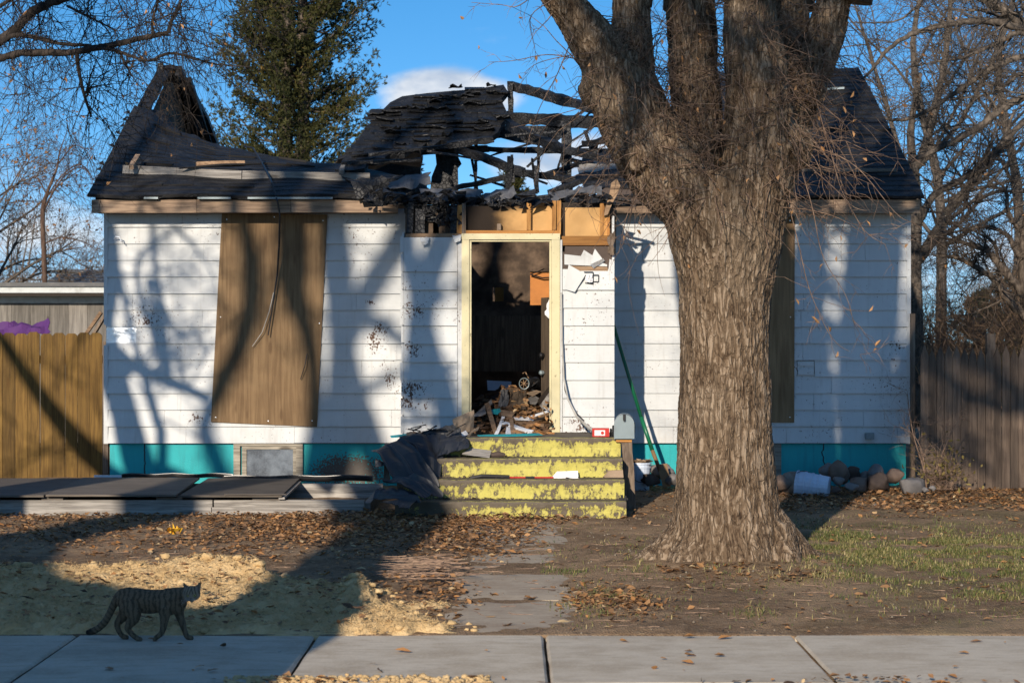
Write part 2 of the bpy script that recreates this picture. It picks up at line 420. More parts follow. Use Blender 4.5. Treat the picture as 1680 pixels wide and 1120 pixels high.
def m_teal(g):
    p = g.pos(); n = g.noise(p, 3, 5, .6); x, y, z = g.sep(p); f = g.noise(p, 46, 4, .65)
    col = g.mix(n, (.012, .275, .29), (.02, .37, .385))
    col = g.mix(g.math('MULTIPLY', g.step(g.noise(g.scl(p, (6, 6, .6)), 3, 3), .5, .75), .35), col, (.02, .16, .17))
    dens = g.math('ADD', g.math('MULTIPLY', g.spot(p, (-1.85, 20.7, .22), .42, (.8, .4, 1.5)), .33), g.math('MULTIPLY', g.step(z, .3, .1), .05))
    dens = g.math('ADD', dens, g.math('MULTIPLY', g.spot(p, (-1.5, 20.7, .2), .35, (1, .4, 1)), .16))
    cm = g.step(g.math('ADD', f, dens), .70, .73)
    col = g.mix(cm, col, (.085, .072, .06))
    ck = g.math('ABSOLUTE', g.math('SUBTRACT', x, g.math('ADD', -3.965, g.math('MULTIPLY', g.math('SUBTRACT', g.noise(g.comb(0, 0, z), 12, 3), .5), .05))))
    ck2 = g.math('ABSOLUTE', g.math('SUBTRACT', x, g.math('ADD', 3.36, g.math('MULTIPLY', g.math('SUBTRACT', g.noise(g.comb(3, 0, z), 9, 3), .5), .12))))
    crack = g.step(g.math('MINIMUM', ck, ck2), .009, .004)
    col = g.mix(crack, col, (.02, .02, .02))
    return {'color': col, 'normal': g.bump(g.math('ADD', g.noise(p, 90, 3), g.math('MULTIPLY', g.math('ADD', cm, crack), -1)), .5, .006)}
MAT['teal'] = material('turquoise_paint', m_teal, .6)
def m_conc(base=(.33, .30, .26), dirt=(.17, .135, .10)):
    def fn(g):
        p = g.pos(); n = g.noise(p, 2.3, 6, .62); f = g.noise(p, 60, 4, .6); m = g.noise(g.scl(p, (1, 2.6, 1)), 6, 5, .6); r = g.rnd()
        col = g.mix(g.step(n, .38, .72), base, dirt)
        col = g.mix(g.math('MULTIPLY', g.step(m, .48, .68), .6), col, dirt)
        m2 = g.noise(g.scl(p, (.5, 3.5, 1)), 9, 4, .6); col = g.mix(g.math('MULTIPLY', g.step(m2, .54, .72), .4), col, tuple(c * .6 for c in dirt))
        col = g.mix(g.math('MULTIPLY', g.step(f, .45, .8), .4), col, tuple(min(1, c * 1.35) for c in base))
        col = g.mix(g.math('MULTIPLY', r, .22), col, tuple(c * .7 for c in base))
        vv = g.voro(g.vmath('ADD', p, g.scl(g.comb(n, f, 0), .35)), .8, 'DISTANCE_TO_EDGE')
        return {'color': col, 'normal': g.bump(g.math('ADD', f, g.math('MULTIPLY', n, 2)), .35, .006)}
    return fn
MAT['concrete'] = material('sidewalk_concrete', m_conc((.52, .455, .36), (.36, .295, .215)), .85)
MAT['path'] = material('path_concrete', m_conc((.38, .315, .235), (.27, .205, .145)), .9)
def m_step(g):
    p = g.pos(); h = g.attr('rise', 'Fac')                        # 0 at the foot of a riser, 1 at its nosing, -1 on treads
    x, y, z = g.sep(p)
    f = g.noise(g.scl(p, (1, 1, .55)), 21, 7, .72, .5); b = g.noise(p, 2.6, 4, .6); f2 = g.noise(p, 90, 4, .7); rub = g.noise(g.scl(p, (1, 1, 3.0)), 6, 5, .65)
    edge = g.math('MAXIMUM', g.step(h, .62, 1.0), g.math('MULTIPLY', g.step(h, .26, .0), .85))
    left = g.step(x, -.15, -.7)
    wear = g.math('ADD', g.math('MULTIPLY', edge, .26), g.math('MULTIPLY', left, .13))
    wear = g.math('ADD', wear, g.math('MULTIPLY', g.math('SUBTRACT', b, .5), .55))
    wear = g.math('ADD', wear, g.math('MULTIPLY', g.math('SUBTRACT', f2, .5), .35))
    wear = g.math('ADD', wear, g.math('MULTIPLY', g.math('SUBTRACT', rub, .5), .30))
    wear = g.math('ADD', wear, g.math('MULTIPLY', g.step(z, .20, .06), .08))
    t = g.math('ADD', f, wear)
    cm = g.math('MAXIMUM', g.step(t, .60, .65), g.step(h, -.2, -.5))
    thin = g.step(t, .44, .63)
    yel = g.mix(g.noise(p, 8, 5), (.43, .375, .07), (.56, .505, .145))
    yel = g.mix(g.math('MULTIPLY', thin, .55), yel, (.24, .205, .07))
    con = g.mix(g.noise(p, 14, 6, .65), (.055, .044, .032), (.17, .138, .10))
    return {'color': g.mix(cm, yel, con), 'normal': g.bump(g.math('ADD', g.math('MULTIPLY', cm, -.8), f2), .6, .008)}
MAT['steps'] = material('yellow_step_paint', m_step, .75)
def m_bark(g):
    p = g.pos(); h = g.attr('ridge', 'Fac')
    f = g.noise(p, 75, 5, .7); big = g.noise(p, 1.7, 4); f2 = g.noise(g.scl(p, (1, 1, .2)), 42, 5, .65, .6)
    def lines(sc, st, w, dist):                                    # narrow cracks running along the grain
        n = g.noise(g.scl(p, (1, 1, st)), sc, 3, .5, dist); return g.step(g.math('ABSOLUTE', g.math('SUBTRACT', n, .5)), 0, w)
    l1 = lines(13, .14, .075, .9); l2 = lines(27, .17, .085, .6); l3 = lines(9, .5, .03, .5)
    ln = g.math('MULTIPLY', g.math('MULTIPLY', g.math('ADD', .52, g.math('MULTIPLY', l1, .48)), g.math('ADD', .55, g.math('MULTIPLY', l2, .45))), g.math('ADD', .6, g.math('MULTIPLY', l3, .4)))
    hh = g.math('ADD', g.math('MULTIPLY', g.math('ADD', g.math('MULTIPLY', h, .33), .73), ln), g.math('MULTIPLY', g.math('SUBTRACT', f2, .5), .50))
    col = g.ramp(hh, [(.12, (.020, .012, .007)), (.32, (.072, .046, .027)), (.55, (.140, .095, .058)), (.80, (.190, .134, .086)), (1.0, (.28, .21, .145))])
    col = g.mix(g.math('MULTIPLY', g.step(big, .48, .70), .30), col, g.mix(.5, col, (.36, .29, .21)))
    col = g.mix(g.math('MULTIPLY', g.step(f, .54, .80), .25), col, (.38, .29, .20))
    hgt = g.math('ADD', g.math('MULTIPLY', ln, 1.3), g.math('ADD', g.math('MULTIPLY', f2, .7), g.math('MULTIPLY', f, .35)))
    return {'color': col, 'normal': g.bump(hgt, .9, .016)}
MAT['bark'] = material('elm_bark', m_bark, .9, .2)
def m_twig(c0, c1):
    def fn(g):
        p = g.pos(); n = g.noise(g.scl(p, (1, 1, .4)), 22, 4, .6)
        return {'color': g.mix(g.step(n, .35, .7), c0, c1), 'normal': g.bump(n, .5, .01)}
    return fn
MAT['twig'] = material('twig_bark', m_twig((.13, .082, .056), (.30, .20, .135)), .8)
MAT['limb'] = material('limb_bark', m_twig((.035, .026, .02), (.14, .11, .085)), .9)
MAT['grey_limb'] = material('grey_limb_bark', m_twig((.055, .045, .037), (.155, .125, .098)), .9)
MAT['birch_limb'] = material('sapling_bark', m_twig((.06, .035, .025), (.13, .085, .06)), .9)
def m_leaf(g):
    a = g.attr('tone', 'Fac'); p = g.pos(); n = g.noise(p, 40, 3)
    col = g.ramp(a, [(.0, (.075, .042, .024)), (.25, (.18, .10, .052)), (.5, (.34, .18, .080)), (.72, (.48, .26, .11)), (.88, (.48, .21, .06)), (1, (.66, .48, .26))])
    return {'color': g.mix(g.math('MULTIPLY', n, .5), col, (.10, .06, .035)), 'trans': .15}
MAT['leaf'] = material('dead_leaf', m_leaf, .7, .3)
def m_grass(g):
    a = g.attr('tone', 'Fac')
    return {'color': g.ramp(a, [(0, (.055, .080, .018)), (.40, (.13, .145, .042)), (.66, (.29, .235, .095)), (1, (.50, .40, .20))]), 'trans': .2}
MAT['grass'] = material('grass_blade', m_grass, .6)
def m_dirt(g):
    p = g.pos(); n = g.noise(p, 1.2, 5, .6); f = g.noise(p, 22, 6, .68); v = g.voro(p, 75)
    x, y, z = g.sep(p)
    col = g.mix(g.step(n, .38, .66), (.155, .098, .056), (.295, .198, .118))
    col = g.mix(g.step(f, .45, .75), col, (.31, .22, .135))
    col = g.mix(g.math('MULTIPLY', g.step(v, .22, .05), .55), col, (.36, .31, .25))
    col = g.mix(g.math('MULTIPLY', g.step(g.noise(p, 9, 4), .56, .7), .55), col, (.05, .035, .024))
    gm = g.math('MULTIPLY', g.step(x, 1.2, 2.6), g.step(g.noise(p, 1.9, 4), .42, .6))
    col = g.mix(g.math('MULTIPLY', gm, .35), col, (.11, .105, .045))
    return {'color': col, 'normal': g.bump(g.math('ADD', f, g.math('MULTIPLY', v, -.6)), .8, .02)}
MAT['dirt'] = material('bare_dirt', m_dirt, .95, .15)
def m_far(g):
    p = g.pos(); n = g.noise(p, .3, 5); return g.mix(n, (.10, .085, .05), (.17, .14, .09))
MAT['far'] = material('far_ground', m_far, .95)
def m_fluff(g):
    p = g.pos(); n = g.noise(p, 5, 5, .6); f = g.noise(p, 55, 5, .7)
    col = g.mix(g.step(n, .35, .7), (.58, .395, .19), (.72, .52, .275))
    col = g.mix(g.math('MULTIPLY', g.step(f, .5, .8), .5), col, (.78, .62, .40))
    col = g.mix(g.math('MULTIPLY', g.step(g.noise(p, 13, 5, .65), .58, .7), .7), col, (.14, .09, .05))
    return {'color': col, 'normal': g.bump(g.math('ADD', f, n), .9, .02)}
MAT['fluff'] = material('blown_insulation', m_fluff, .95, .1)
def plain(name, c, rough=.6, spec=.3, met=0.0, var=.25, sc=9.0, dirt=None, bump=.15):
    def fn(g):
        p = g.pos(); n = g.noise(p, sc, 5, .6)
        col = g.mix(n, tuple(v * (1 - var) for v in c), tuple(min(1, v * (1 + var)) for v in c))
        if dirt: col = g.mix(g.math('MULTIPLY', g.step(g.noise(p, sc * .6, 5, .65), .5, .7), .6), col, dirt)
        return {'color': col, 'normal': g.bump(n, bump, .006)}
    return material(name, fn, rough, spec, met)
MAT['black'] = plain('black_plastic', (.012, .012, .013), .45)
MAT['gutter'] = plain('black_gutter', (.02, .02, .022), .35, .5, dirt=(.10, .09, .08))
MAT['metal'] = plain('mailbox_metal', (.19, .235, .25), .45, .5, .2, .12, dirt=(.13, .15, .15))
MAT['sheet'] = plain('rubber_sheet', (.028, .029, .033), .5, .45, 0, .35, 6, dirt=(.07, .065, .06), bump=.3)
MAT['sheet_blue'] = plain('blue_black_sheet', (.016, .019, .027), .5, .4, 0, .35, 6, dirt=(.03, .032, .036), bump=.3)
MAT['white_plastic'] = plain('white_plastic', (.62, .65, .70), .4, .4, dirt=(.35, .33, .30))
MAT['bucket'] = plain('bucket_plastic', (.50, .56, .66), .4, .4, dirt=(.34, .33, .31))
MAT['white_card'] = plain('white_board', (.72, .72, .72), .7, .2, dirt=(.45, .42, .38))
MAT['red'] = plain('red_paint', (.42, .022, .015), .45)
MAT['green'] = plain('green_handle', (.008, .12, .055), .35, .5, dirt=(.006, .05, .03))
MAT['handle_wood'] = plain('handle_wood', (.19, .115, .055), .7, dirt=(.08, .05, .03))
MAT['cardboard'] = plain('cardboard', (.33, .24, .16), .9, .1, dirt=(.20, .14, .09))
MAT['orange_box'] = plain('orange_panel', (.42, .155, .03), .6, dirt=(.28, .10, .02))
MAT['teal_scrap'] = plain('teal_scrap', (.02, .34, .36), .6, dirt=(.02, .15, .16))
MAT['cable'] = plain('black_cable', (.014, .014, .015), .4, .5)
MAT['grey_cable'] = plain('grey_cable', (.40, .38, .34), .5, dirt=(.20, .18, .16))
MAT['foil'] = plain('foil', (.72, .74, .76), .28, .5, .75, .15, 30, bump=.9)
MAT['ash'] = plain('ash_sheet', (.11, .11, .115), .8, .2, 0, .6, 12, dirt=(.02, .02, .02), bump=.8)
MAT['tarp'] = plain('purple_tarp', (.085, .028, .125), .6, dirt=(.09, .03, .13), bump=.6)
MAT['purple'] = MAT['tarp']
MAT['yellow'] = plain('yellow_scrap', (.70, .38, .03), .6)
MAT['roof_grey'] = plain('grey_shingle', (.20, .21, .22), .9, .2, 0, .3, 25)
MAT['shed_wall'] = wood((.11, .10, .088), (.22, .20, .175), 'z', .7, stain=.3)
MAT['shed_trim'] = plain('pale_trim', (.48, .50, .49), .7, dirt=(.30, .30, .28))
MAT['brown_dark'] = plain('dark_brown_board', (.03, .022, .016), .8)
MAT['felt'] = plain('brown_felt', (.085, .065, .055), .9, .1)
MAT['rock_a'] = plain('brown_rock', (.17, .12, .092), .85, .2, 0, .4, 12, dirt=(.08, .06, .05), bump=.5)
MAT['rock_b'] = plain('grey_rock', (.17, .155, .145), .85, .2, 0, .35, 14, dirt=(.09, .08, .07), bump=.5)
MAT['rock_c'] = plain('dark_rock', (.075, .055, .045), .85, .2, 0, .4, 12, bump=.5)
MAT['cement'] = plain('cement_plug', (.24, .20, .16), .95, .1, 0, .35, 10, dirt=(.12, .09, .07), bump=.6)
MAT['flag'] = MAT['red']
def m_glass(g):
    p = g.pos(); n = g.noise(p, 5, 5, .65); f = g.noise(p, 70, 3)
    col = g.mix(g.step(n, .35, .7), (.035, .045, .06), (.13, .155, .185))
    return {'color': g.mix(g.math('MULTIPLY', g.step(f, .5, .7), .3), col, (.20, .22, .24)), 'rough': .35}
MAT['glass'] = material('dusty_glass', m_glass, .35, .5)
MAT['win_frame'] = wood((.17, .145, .11), (.38, .34, .27), 'x', stain=.35)
def m_fol(c):
    def fn(g):
        a = g.attr('tone', 'Fac'); return {'color': g.ramp(a, c), 'trans': .25}
    return fn
MAT['conifer'] = material('conifer_spray', m_fol([(0, (.018, .025, .010)), (.5, (.048, .052, .017)), (.85, (.10, .090, .027)), (1, (.19, .12, .035))]), .7, .2)
MAT['olive'] = material('olive_foliage', m_fol([(0, (.09, .09, .034)), (.6, (.19, .17, .065)), (1, (.30, .23, .09))]), .7, .2)
MAT['brush'] = material('brush_twigs', m_fol([(0, (.13, .085, .058)), (.6, (.25, .17, .115)), (1, (.36, .23, .13))]), .8, .2)
MAT['drybush'] = material('dry_plant_leaf', m_fol([(0, (.09, .07, .02)), (.6, (.20, .16, .05)), (1, (.30, .22, .08))]), .8, .2)

MAT['grit'] = plain('grit_stone', (.20, .165, .125), .9, .1)

MAT['shade_limb'] = material('shade_limb_bark', m_twig((.014, .011, .009), (.055, .042, .034)), .9)  # limb bark darkened so the upper left branches read as shaded silhouettes
# ================================================================ THE HOUSE
YW, YP, YB = 20.7, 19.3, 27.7                           # main front wall, porch front wall, back wall
house = thing('burnt_house', 'white sided house with burnt-out roof, boarded windows and turquoise foundation', 'house', (0, YW, 0))
def part(mb, name, mat, parent=house, **k): return mb.build(name, mat, parent, **k)

wall_l = part(MB().box((-4.37, YW, .50), (-1.12, YW + .12, 3.03)), 'wall', MAT['grey_wood_z'])
wall_r = part(MB().box((1.06, YW, .50), (4.27, YW + .12, 3.03)), 'wall', MAT['grey_wood_z'])
part(MB().box((-4.37, YW + .122, .0), (-4.25, YB, 3.0)), 'side_wall', MAT['soot'])
part(MB().box((4.15, YW + .122, .0), (4.27, YB, 3.0)), 'side_wall', MAT['soot'])
part(MB().box((-4.25, YB - .12, .0), (4.15, YB, 3.0)), 'back_wall', MAT['soot'])
part(MB().box((-1.08, YP + .12, .0), (-.98, YW + .3, 2.95)), 'porch_side_wall', MAT['soot'])
part(MB().box((.93, YP + .12, .0), (1.02, YW + .3, 2.95)), 'porch_side_wall', MAT['grey_wood_z'])
# gable ends
for x0 in (-4.37, 4.17):
    part(MB().prism([(x0, YW + .1, 3.02), (x0, YB, 3.02), (x0, 24.2, 4.86)], (.1, 0, 0)), 'gable_wall', MAT['soot'])
# foundation
part(MB().box((-4.34, YW + .02, -.05), (-1.1, YW + .2, .498)), 'foundation', MAT['teal'])
part(MB().box((1.03, YW + .02, -.05), (4.25, YW + .2, .498)), 'foundation', MAT['teal'])

# siding planks: wedge shaped, the lower edge proud of the plank below
pv = [(0, 0, 0), (1, 0, 0), (1, -.028, 0), (0, -.028, 0), (0, 0, 1), (1, 0, 1), (1, -.006, 1), (0, -.006, 1)]
plank_me = bpy.data.meshes.new('siding_plank')
plank_me.from_pydata(pv, [], [(0, 3, 2, 1)[::-1], (4, 5, 6, 7), (3, 2, 6, 7), (0, 4, 7, 3), (1, 2, 6, 5), (0, 1, 5, 4)])
plank_me.materials.append(MAT['white']); plank_me.update()
def siding(wall, X0, X1, Y, z0, expo, rows, skip=(), pieces=1.2, cut=None):
    for k in range(rows):
        z = z0 + expo * k; xa = X0; first = True
        if k in skip: continue
        spans = cut.get(k, [(X0, X1)]) if cut else [(X0, X1)]
        for (sa, sb) in spans:
            xa = sa - (R.uniform(0, .8) * pieces if pieces < 3 else 0)
            while xa < sb - .01:
                ln = pieces * R.uniform(.97, 1.03); xb = min(sb, xa + ln)
                if sb - xb < .12: xb = sb
                a = max(sa, xa)
                if xb - a > .02:
                    h = min(expo + .028, 3.03 - z if z + expo + .03 > 3.03 else 9)
                    o = link('siding_plank', plank_me, (a, Y + R.uniform(-.0035, .001), z + R.uniform(-.0025, .0025)), wall,
                             scale=(xb - a - .0022, R.uniform(.9, 1.15), h), rot=(0, math.radians(R.uniform(-.07, .07)), 0))
                xa += ln if xb < sb else 9
siding(wall_l, -4.375, -1.10, YW, .507, .1787, 14, cut={6: [(-4.05, -1.10)], 13: [(-4.375, -1.10)]})
siding(wall_r, 1.05, 4.275, YW, .507, .1787, 14, cut={4: [(1.05, 3.07), (3.26, 4.275)], 5: [(1.05, 4.275)]})
part(MB().box((-4.372, YW - .008, 1.585), (-4.05, YW - .001, 1.78)), 'foil_patch', MAT['foil'], wall_l)
fb = MB().box((-4.397, YW - .028, .50), (-4.352, YW + .03, 1.56)).box((-4.395, YW - .027, 1.78), (-4.355, YW + .03, 3.0))
part(fb, 'corner_trim', MAT['white'], wall_l)
part(MB().box((4.25, YW - .028, .50), (4.295, YW + .03, 3.0)), 'corner_trim', MAT['white'], wall_r)
part(MB().box((3.075, YW - .01, 1.235), (3.255, YW - .002, 1.39)).box((3.08, YW - .03, 1.24), (3.25, YW - .012, 1.30)).box((3.08, YW - .024, 1.335), (3.25, YW - .011, 1.375)), 'patch_board', MAT['white'], wall_r)
part(MB().box((3.80, YW - .085, .55), (3.89, YW - .02, .62)).tube([(3.845, YW - .09, .585), (3.845, YW - .06, .585)], .038, 10), 'outlet_box', MAT['metal'], wall_r)

# plywood over the windows
def board(corners, Y, name, mat):
    P = [at(x, y, Y) for x, y in corners]
    return part(MB().prism(P, (0, .016, 0)), name, mat)
bl = board([(364, 349), (537, 352), (520, 700), (346, 692)], YW - .042, 'window_board', MAT['ply'])
br = board([(1118, 355), (1304, 355), (1303, 693), (1118, 693)], YW - .042, 'window_board', MAT['ply'])
br['label'] = 'darker plywood board half hidden behind the trunk'
for o_, cs in ((bl, [(372, 360), (530, 362), (512, 690), (354, 684), (450, 356), (440, 690), (362, 520), (524, 530)]), (br, [(1296, 362), (1296, 684), (1297, 520)])):
    for cxy in cs:
        c = at(cxy[0], cxy[1], YW - .043)
        part(MB().tube([c + Vector((0, .004, 0)), c + Vector((0, -.004, 0))], .006, 6), 'nail', MAT['foil'], o_)

# basement windows
def bwin(xa, xb, pa, pb, label=None):
    y = YW - .02
    f = MB().box((xa, y, .10), (xa + .07, YW + .1, .475)).box((xb - .07, y, .10), (xb, YW + .1, .475)).box((xa, y - .003, .477), (xb, YW + .1, .498))
    o = part(f, 'basement_window', MAT['win_frame'])
    s = MB().box((pa - .05, y + .006, .44), (pb + .05, y + .03, .473)).box((pa - .05, y + .006, .10), (pa, y + .03, .438)).box((pb, y + .006, .10), (pb + .05, y + .03, .438))
    part(s, 'sash', MAT['win_frame'], o)
    part(MB().box((pa + .001, y + .018, .1), (pb - .001, y + .025, .437)), 'pane', MAT['glass'], o)
bwin(-3.0, -2.255, -2.86, -2.36)
bwin(2.02, 2.90, 2.16, 2.82)

# ---------------------------------------------------------------- eaves
def eave(xa, xb, joints):
    xs = [xa] + joints + [xb]
    for a, b in zip(xs[:-1], xs[1:]):
        part(MB().box((a + .002, 20.40, 2.965 + R.uniform(-.004, .004)), (b - .002, 20.44, 3.105)), 'fascia_board', MAT['fascia'])
    part(MB().box((xa + .03, 20.455, 3.002), (xb - .03, 20.50, 3.165)), 'rafter_tail_board', MAT['brown_dark'])
    part(MB().box((xa + .02, 20.442, 2.975), (xb - .02, YW - .001, 3.0)), 'soffit', MAT['brown_dark'])
eave(-4.47, -1.21, [-3.35, -2.9 + .55])
eave(1.07, 4.34, [2.3, 3.42])

# ---------------------------------------------------------------- roof slopes
SL = 4.302; SY, SZ = 3.85 / SL, 1.92 / SL               # slope direction per metre
NRM = np.array([0, -SZ, SY])
tab = []
for (px, py, t) in ((232, 177, .66), (278, 209, .62), (322, 225, .60), (353, 239, .58), (420, 255, .55), (500, 266, .52), (560, 272, .5), (610, 283, .45), (660, 292, .38)):
    D = 20.35 + 3.85 * t; tab.append(((px - CX) * D / F, t * SL, 3.13 + 1.92 * t - (EYE + (CY - py) * D / F)))
tab = np.array(tab)
def left_surf(X, d):
    dm = np.interp(X, tab[:, 0], tab[:, 1]); sg = np.interp(X, tab[:, 0], tab[:, 2])
    z = 3.13 + SZ * d - sg * np.power(np.clip(d / dm, 0, 1.15), 1.5) + .012 * math.sin(X * 5.1 + d * 2)
    return np.array([X, 20.35 + SY * d, z])
def left_max(X): return float(np.interp(X, tab[:, 0], tab[:, 1])) + .05 * math.sin(X * 23) + .03 * math.sin(X * 61)
RT = np.array([(1.0, .22), (1.5, .36), (1.9, .5), (2.3, .72), (2.75, 1.0), (4.4, 1.0)])
def right_surf(X, d): return np.array([X, 20.35 + SY * d, 3.13 + SZ * d - .03 * math.sin(X * 2.1) * d / SL + .008 * math.sin(X * 4 + d * 3)])
def right_max(X): return float(np.interp(X, RT[:, 0], RT[:, 1])) * SL - (.06 * math.sin(X * 19) + .05 * math.sin(X * 43) if X < 2.75 else 0)

def slope(surf, dmax, xa, xb, name, nx=60):
    rows = 18; P = np.zeros((nx, rows, 3))
    for i in range(nx):
        X = xa + (xb - xa) * i / (nx - 1); dm = dmax(X)
        for j in range(rows): P[i, j] = surf(X, dm * j / (rows - 1)) - NRM * .012
    return part(MB().grid(P[:, ::1], -.03), name, MAT['char'])
def shingles(roof, surf, dmax, xa, xb, expo=.142, strip=.98, miss=.02):
    k = 0; cnt = 0
    while k * expo < SL:
        d = k * expo; x = xa - (k % 2) * .16 - R.uniform(0, .3)
        while x < xb:
            mb = MB(); any_ = False
            for q in range(3):
                a = max(xa, x + q * strip / 3 + .0035); b = min(xb, x + (q + 1) * strip / 3 - .0035)
                if b - a < .03: continue
                mid = (a + b) / 2
                if d + expo * .7 > dmax(mid) or R.random() < miss: continue
                up = expo * 1.25
                lift = .010 + (R.random() < .10) * R.uniform(0, .025); n0 = NRM * (.012 + lift); n1 = NRM * .003
                j0, j1 = R.uniform(-.006, .006), R.uniform(-.006, .006)
                v = [surf(a, d + j0) + n0, surf(b, d + j1) + n0, surf(b, d + up) + n1, surf(a, d + up) + n1,
                     surf(a, d + j0) - NRM * .004, surf(b, d + j1) - NRM * .004, (surf(mid, d + (j0 + j1) / 2) + n0 + NRM * .001)]
                mb.add(v, [(0, 6, 2, 3), (6, 1, 2), (4, 5, 1, 6, 0), (0, 3, 4), (1, 5, 2)], R.random()); any_ = True
            if any_: part(mb, 'shingle', MAT['shingle'], roof, attr='tone'); cnt += 1
            x += strip
        k += 1
    return cnt
roof_l = slope(left_surf, left_max, -4.5, -1.16, 'roof'); shingles(roof_l, left_surf, left_max, -4.5, -1.2)
roof_l['label'] = 'sagging left roof slope, its upper edge burnt away'
roof_r = slope(right_surf, right_max, 1.04, 4.37, 'roof'); shingles(roof_r, right_surf, right_max, 1.07, 4.37)
roof_r['label'] = 'right roof slope still reaching the ridge'
# metal drip edge, battens left lying on the slopes
def batten(pts, surf, w=.04, h=.09, name='batten', mat='grey_wood_x', lift=.055):
    P = [Vector(surf(x, d) + NRM * lift) for x, d in pts]
    mb = MB()
    for a, b in zip(P[:-1], P[1:]): mb.bar(a, b, w, h, up=(0, 0, 1), jit=.003, seg=3)
    return part(mb, name, MAT[mat])
batten([(-4.25, 0.72), (-2.95, .70)], left_surf); batten([(-2.94, .70), (-1.55, .71)], left_surf)
batten([(-4.13, .60), (-4.12, .95)], left_surf, .05, .05, 'cleat', 'fascia', .13); batten([(-1.85, .58), (-1.86, .95)], left_surf, .05, .05, 'cleat', 'grey_wood_x', .13)
batten([(-3.45, .79), (-2.95, 1.0)], left_surf, .05, .06, 'loose_board', 'scrap_wood', .12)
ls = [left_surf(x, d) + NRM * l for x, d, l in ((-3.62, .62, .10), (-3.15, .74, .15), (-2.7, 1.02, .10), (-3.2, .93, .12))]
part(MB().prism(ls, NRM * .012), 'loose_shingle_sheet', MAT['shingle'])
batten([(1.9, .70), (4.2, .70)], right_surf, .03, .04, mat='dark_ply', lift=.03); batten([(3.4, 3.45), (4.05, 3.45)], right_surf, .05, .03, 'ridge_flashing', 'metal', .03)
for (xa, xb) in ((-3.33, -2.98), (-2.8, -1.9), (-3.9, -3.75)):
    part(MB().box((xa, 20.335, 3.108), (xb, 20.40, 3.128)), 'drip_edge', MAT['metal'])
# ragged ends of the shingles hanging at the rake
for k in range(9):
    d = R.uniform(.6, 2.7); c = Vector(left_surf(-4.5, d)); s_ = R.uniform(.03, .08)
    part(MB().prism([c, c + Vector((-s_, .02, s_ * R.uniform(-.2, .6))), c + Vector((-s_ * .3, .05, s_ * .8))], (0, .01, 0)), 'torn_felt', MAT['burnt_shingle'], roof_l)

# left gable peak: the rake board, ridge stub and what remains of the back slope
gp = lambda px, py, D: at(px, py, D)
pk = MB().bar(gp(236, 178, 22.95), gp(268, 118, 24.1), .15, .05, up=(0, -SZ, SY), jit=.01, seg=6)
pk.bar(gp(228, 176, 22.9), gp(247, 140, 23.7), .03, .04, jit=.006, seg=3)
part(pk, 'rake_rafter', MAT['char'])
part(MB().prism([gp(237, 178, 23.0), gp(252, 180, 23.1), gp(258, 184, 23.2), gp(268, 183, 23.2), gp(276, 196, 23.3), gp(292, 214, 23.0), gp(240, 190, 22.95)], (0, .04, 0)), 'gable_board', MAT['char'])
def back_pt(px, py):
    kz = (CY - py) / F; D = (5.05 - 1.6 + .5486 * 24.2) / (kz + .5486); return at(px, py, D)
bs = [(263, 113), (274, 112), (296, 114), (301, 124), (310, 142), (322, 160), (330, 176), (341, 196), (350, 220), (358, 240), (368, 262), (372, 330), (330, 330), (290, 300), (283, 200), (275, 172), (269, 150)]
roof_g = part(MB().prism([back_pt(x, y) for x, y in bs], (0, .06, .05)), 'roof', MAT['char']); roof_g['label'] = 'charred remnant of the back slope at the left gable peak'
st = MB()
for (x0, y0, x1, y1) in ((292, 118, 302, 205), (303, 140, 316, 220), (312, 130, 345, 230), (280, 120, 284, 190)):
    st.bar(back_pt(x0, y0) + Vector((0, -.05, -.02)), back_pt(x1, y1) + Vector((0, -.05, -.02)), .05, .09, up=(0, 1, 0), jit=.008, seg=5)
part(st, 'rafter', MAT['char'], roof_g)
part(MB().bar(gp(262, 118, 24.2), gp(264, 104, 24.2), .07, .07, jit=.01), 'ridge_stub', MAT['char'])
part(MB().bar(gp(322, 180, 25.0), gp(332, 222, 25.1), .10, .05, jit=.02, seg=4), 'peeling_board', MAT['burnt_shingle'])

# middle slab: what is left of the front slope under the ridge
def front_pt(px, py):
    kz = (CY - py) / F; D = (3.13 - .4987 * 20.35 - 1.6) / (kz - .4987); return at(px, py, D)
slab_px = [(552, 284), (562, 262), (580, 240), (597, 214), (618, 190), (640, 168), (660, 158), (700, 153), (732, 150), (770, 147), (800, 143), (826, 139), (833, 150), (822, 163), (829, 178), (834, 190),
           (822, 204), (818, 216), (804, 226), (786, 222), (770, 232), (752, 228), (735, 234), (724, 229), (712, 238), (700, 234), (690, 243), (678, 240), (664, 250), (640, 252), (625, 262), (605, 262), (598, 276), (575, 280)]
roof_m = part(MB().prism([front_pt(x, y) for x, y in slab_px], NRM * -.07), 'roof', MAT['burnt_shingle'])
roof_m['label'] = 'charred slab of roofing hanging under the ridge'
def inside(poly, x, y):
    c = False; j = len(poly) - 1
    for i in range(len(poly)):
        (xi, yi), (xj, yj) = poly[i], poly[j]
        if (yi > y) != (yj > y) and x < (xj - xi) * (y - yi) / (yj - yi) + xi: c = not c
        j = i
    return c
poly_sl = [front_pt(x, y) for x, y in slab_px]
poly_xy = [(v.x, v.y) for v in poly_sl]
nt = 0
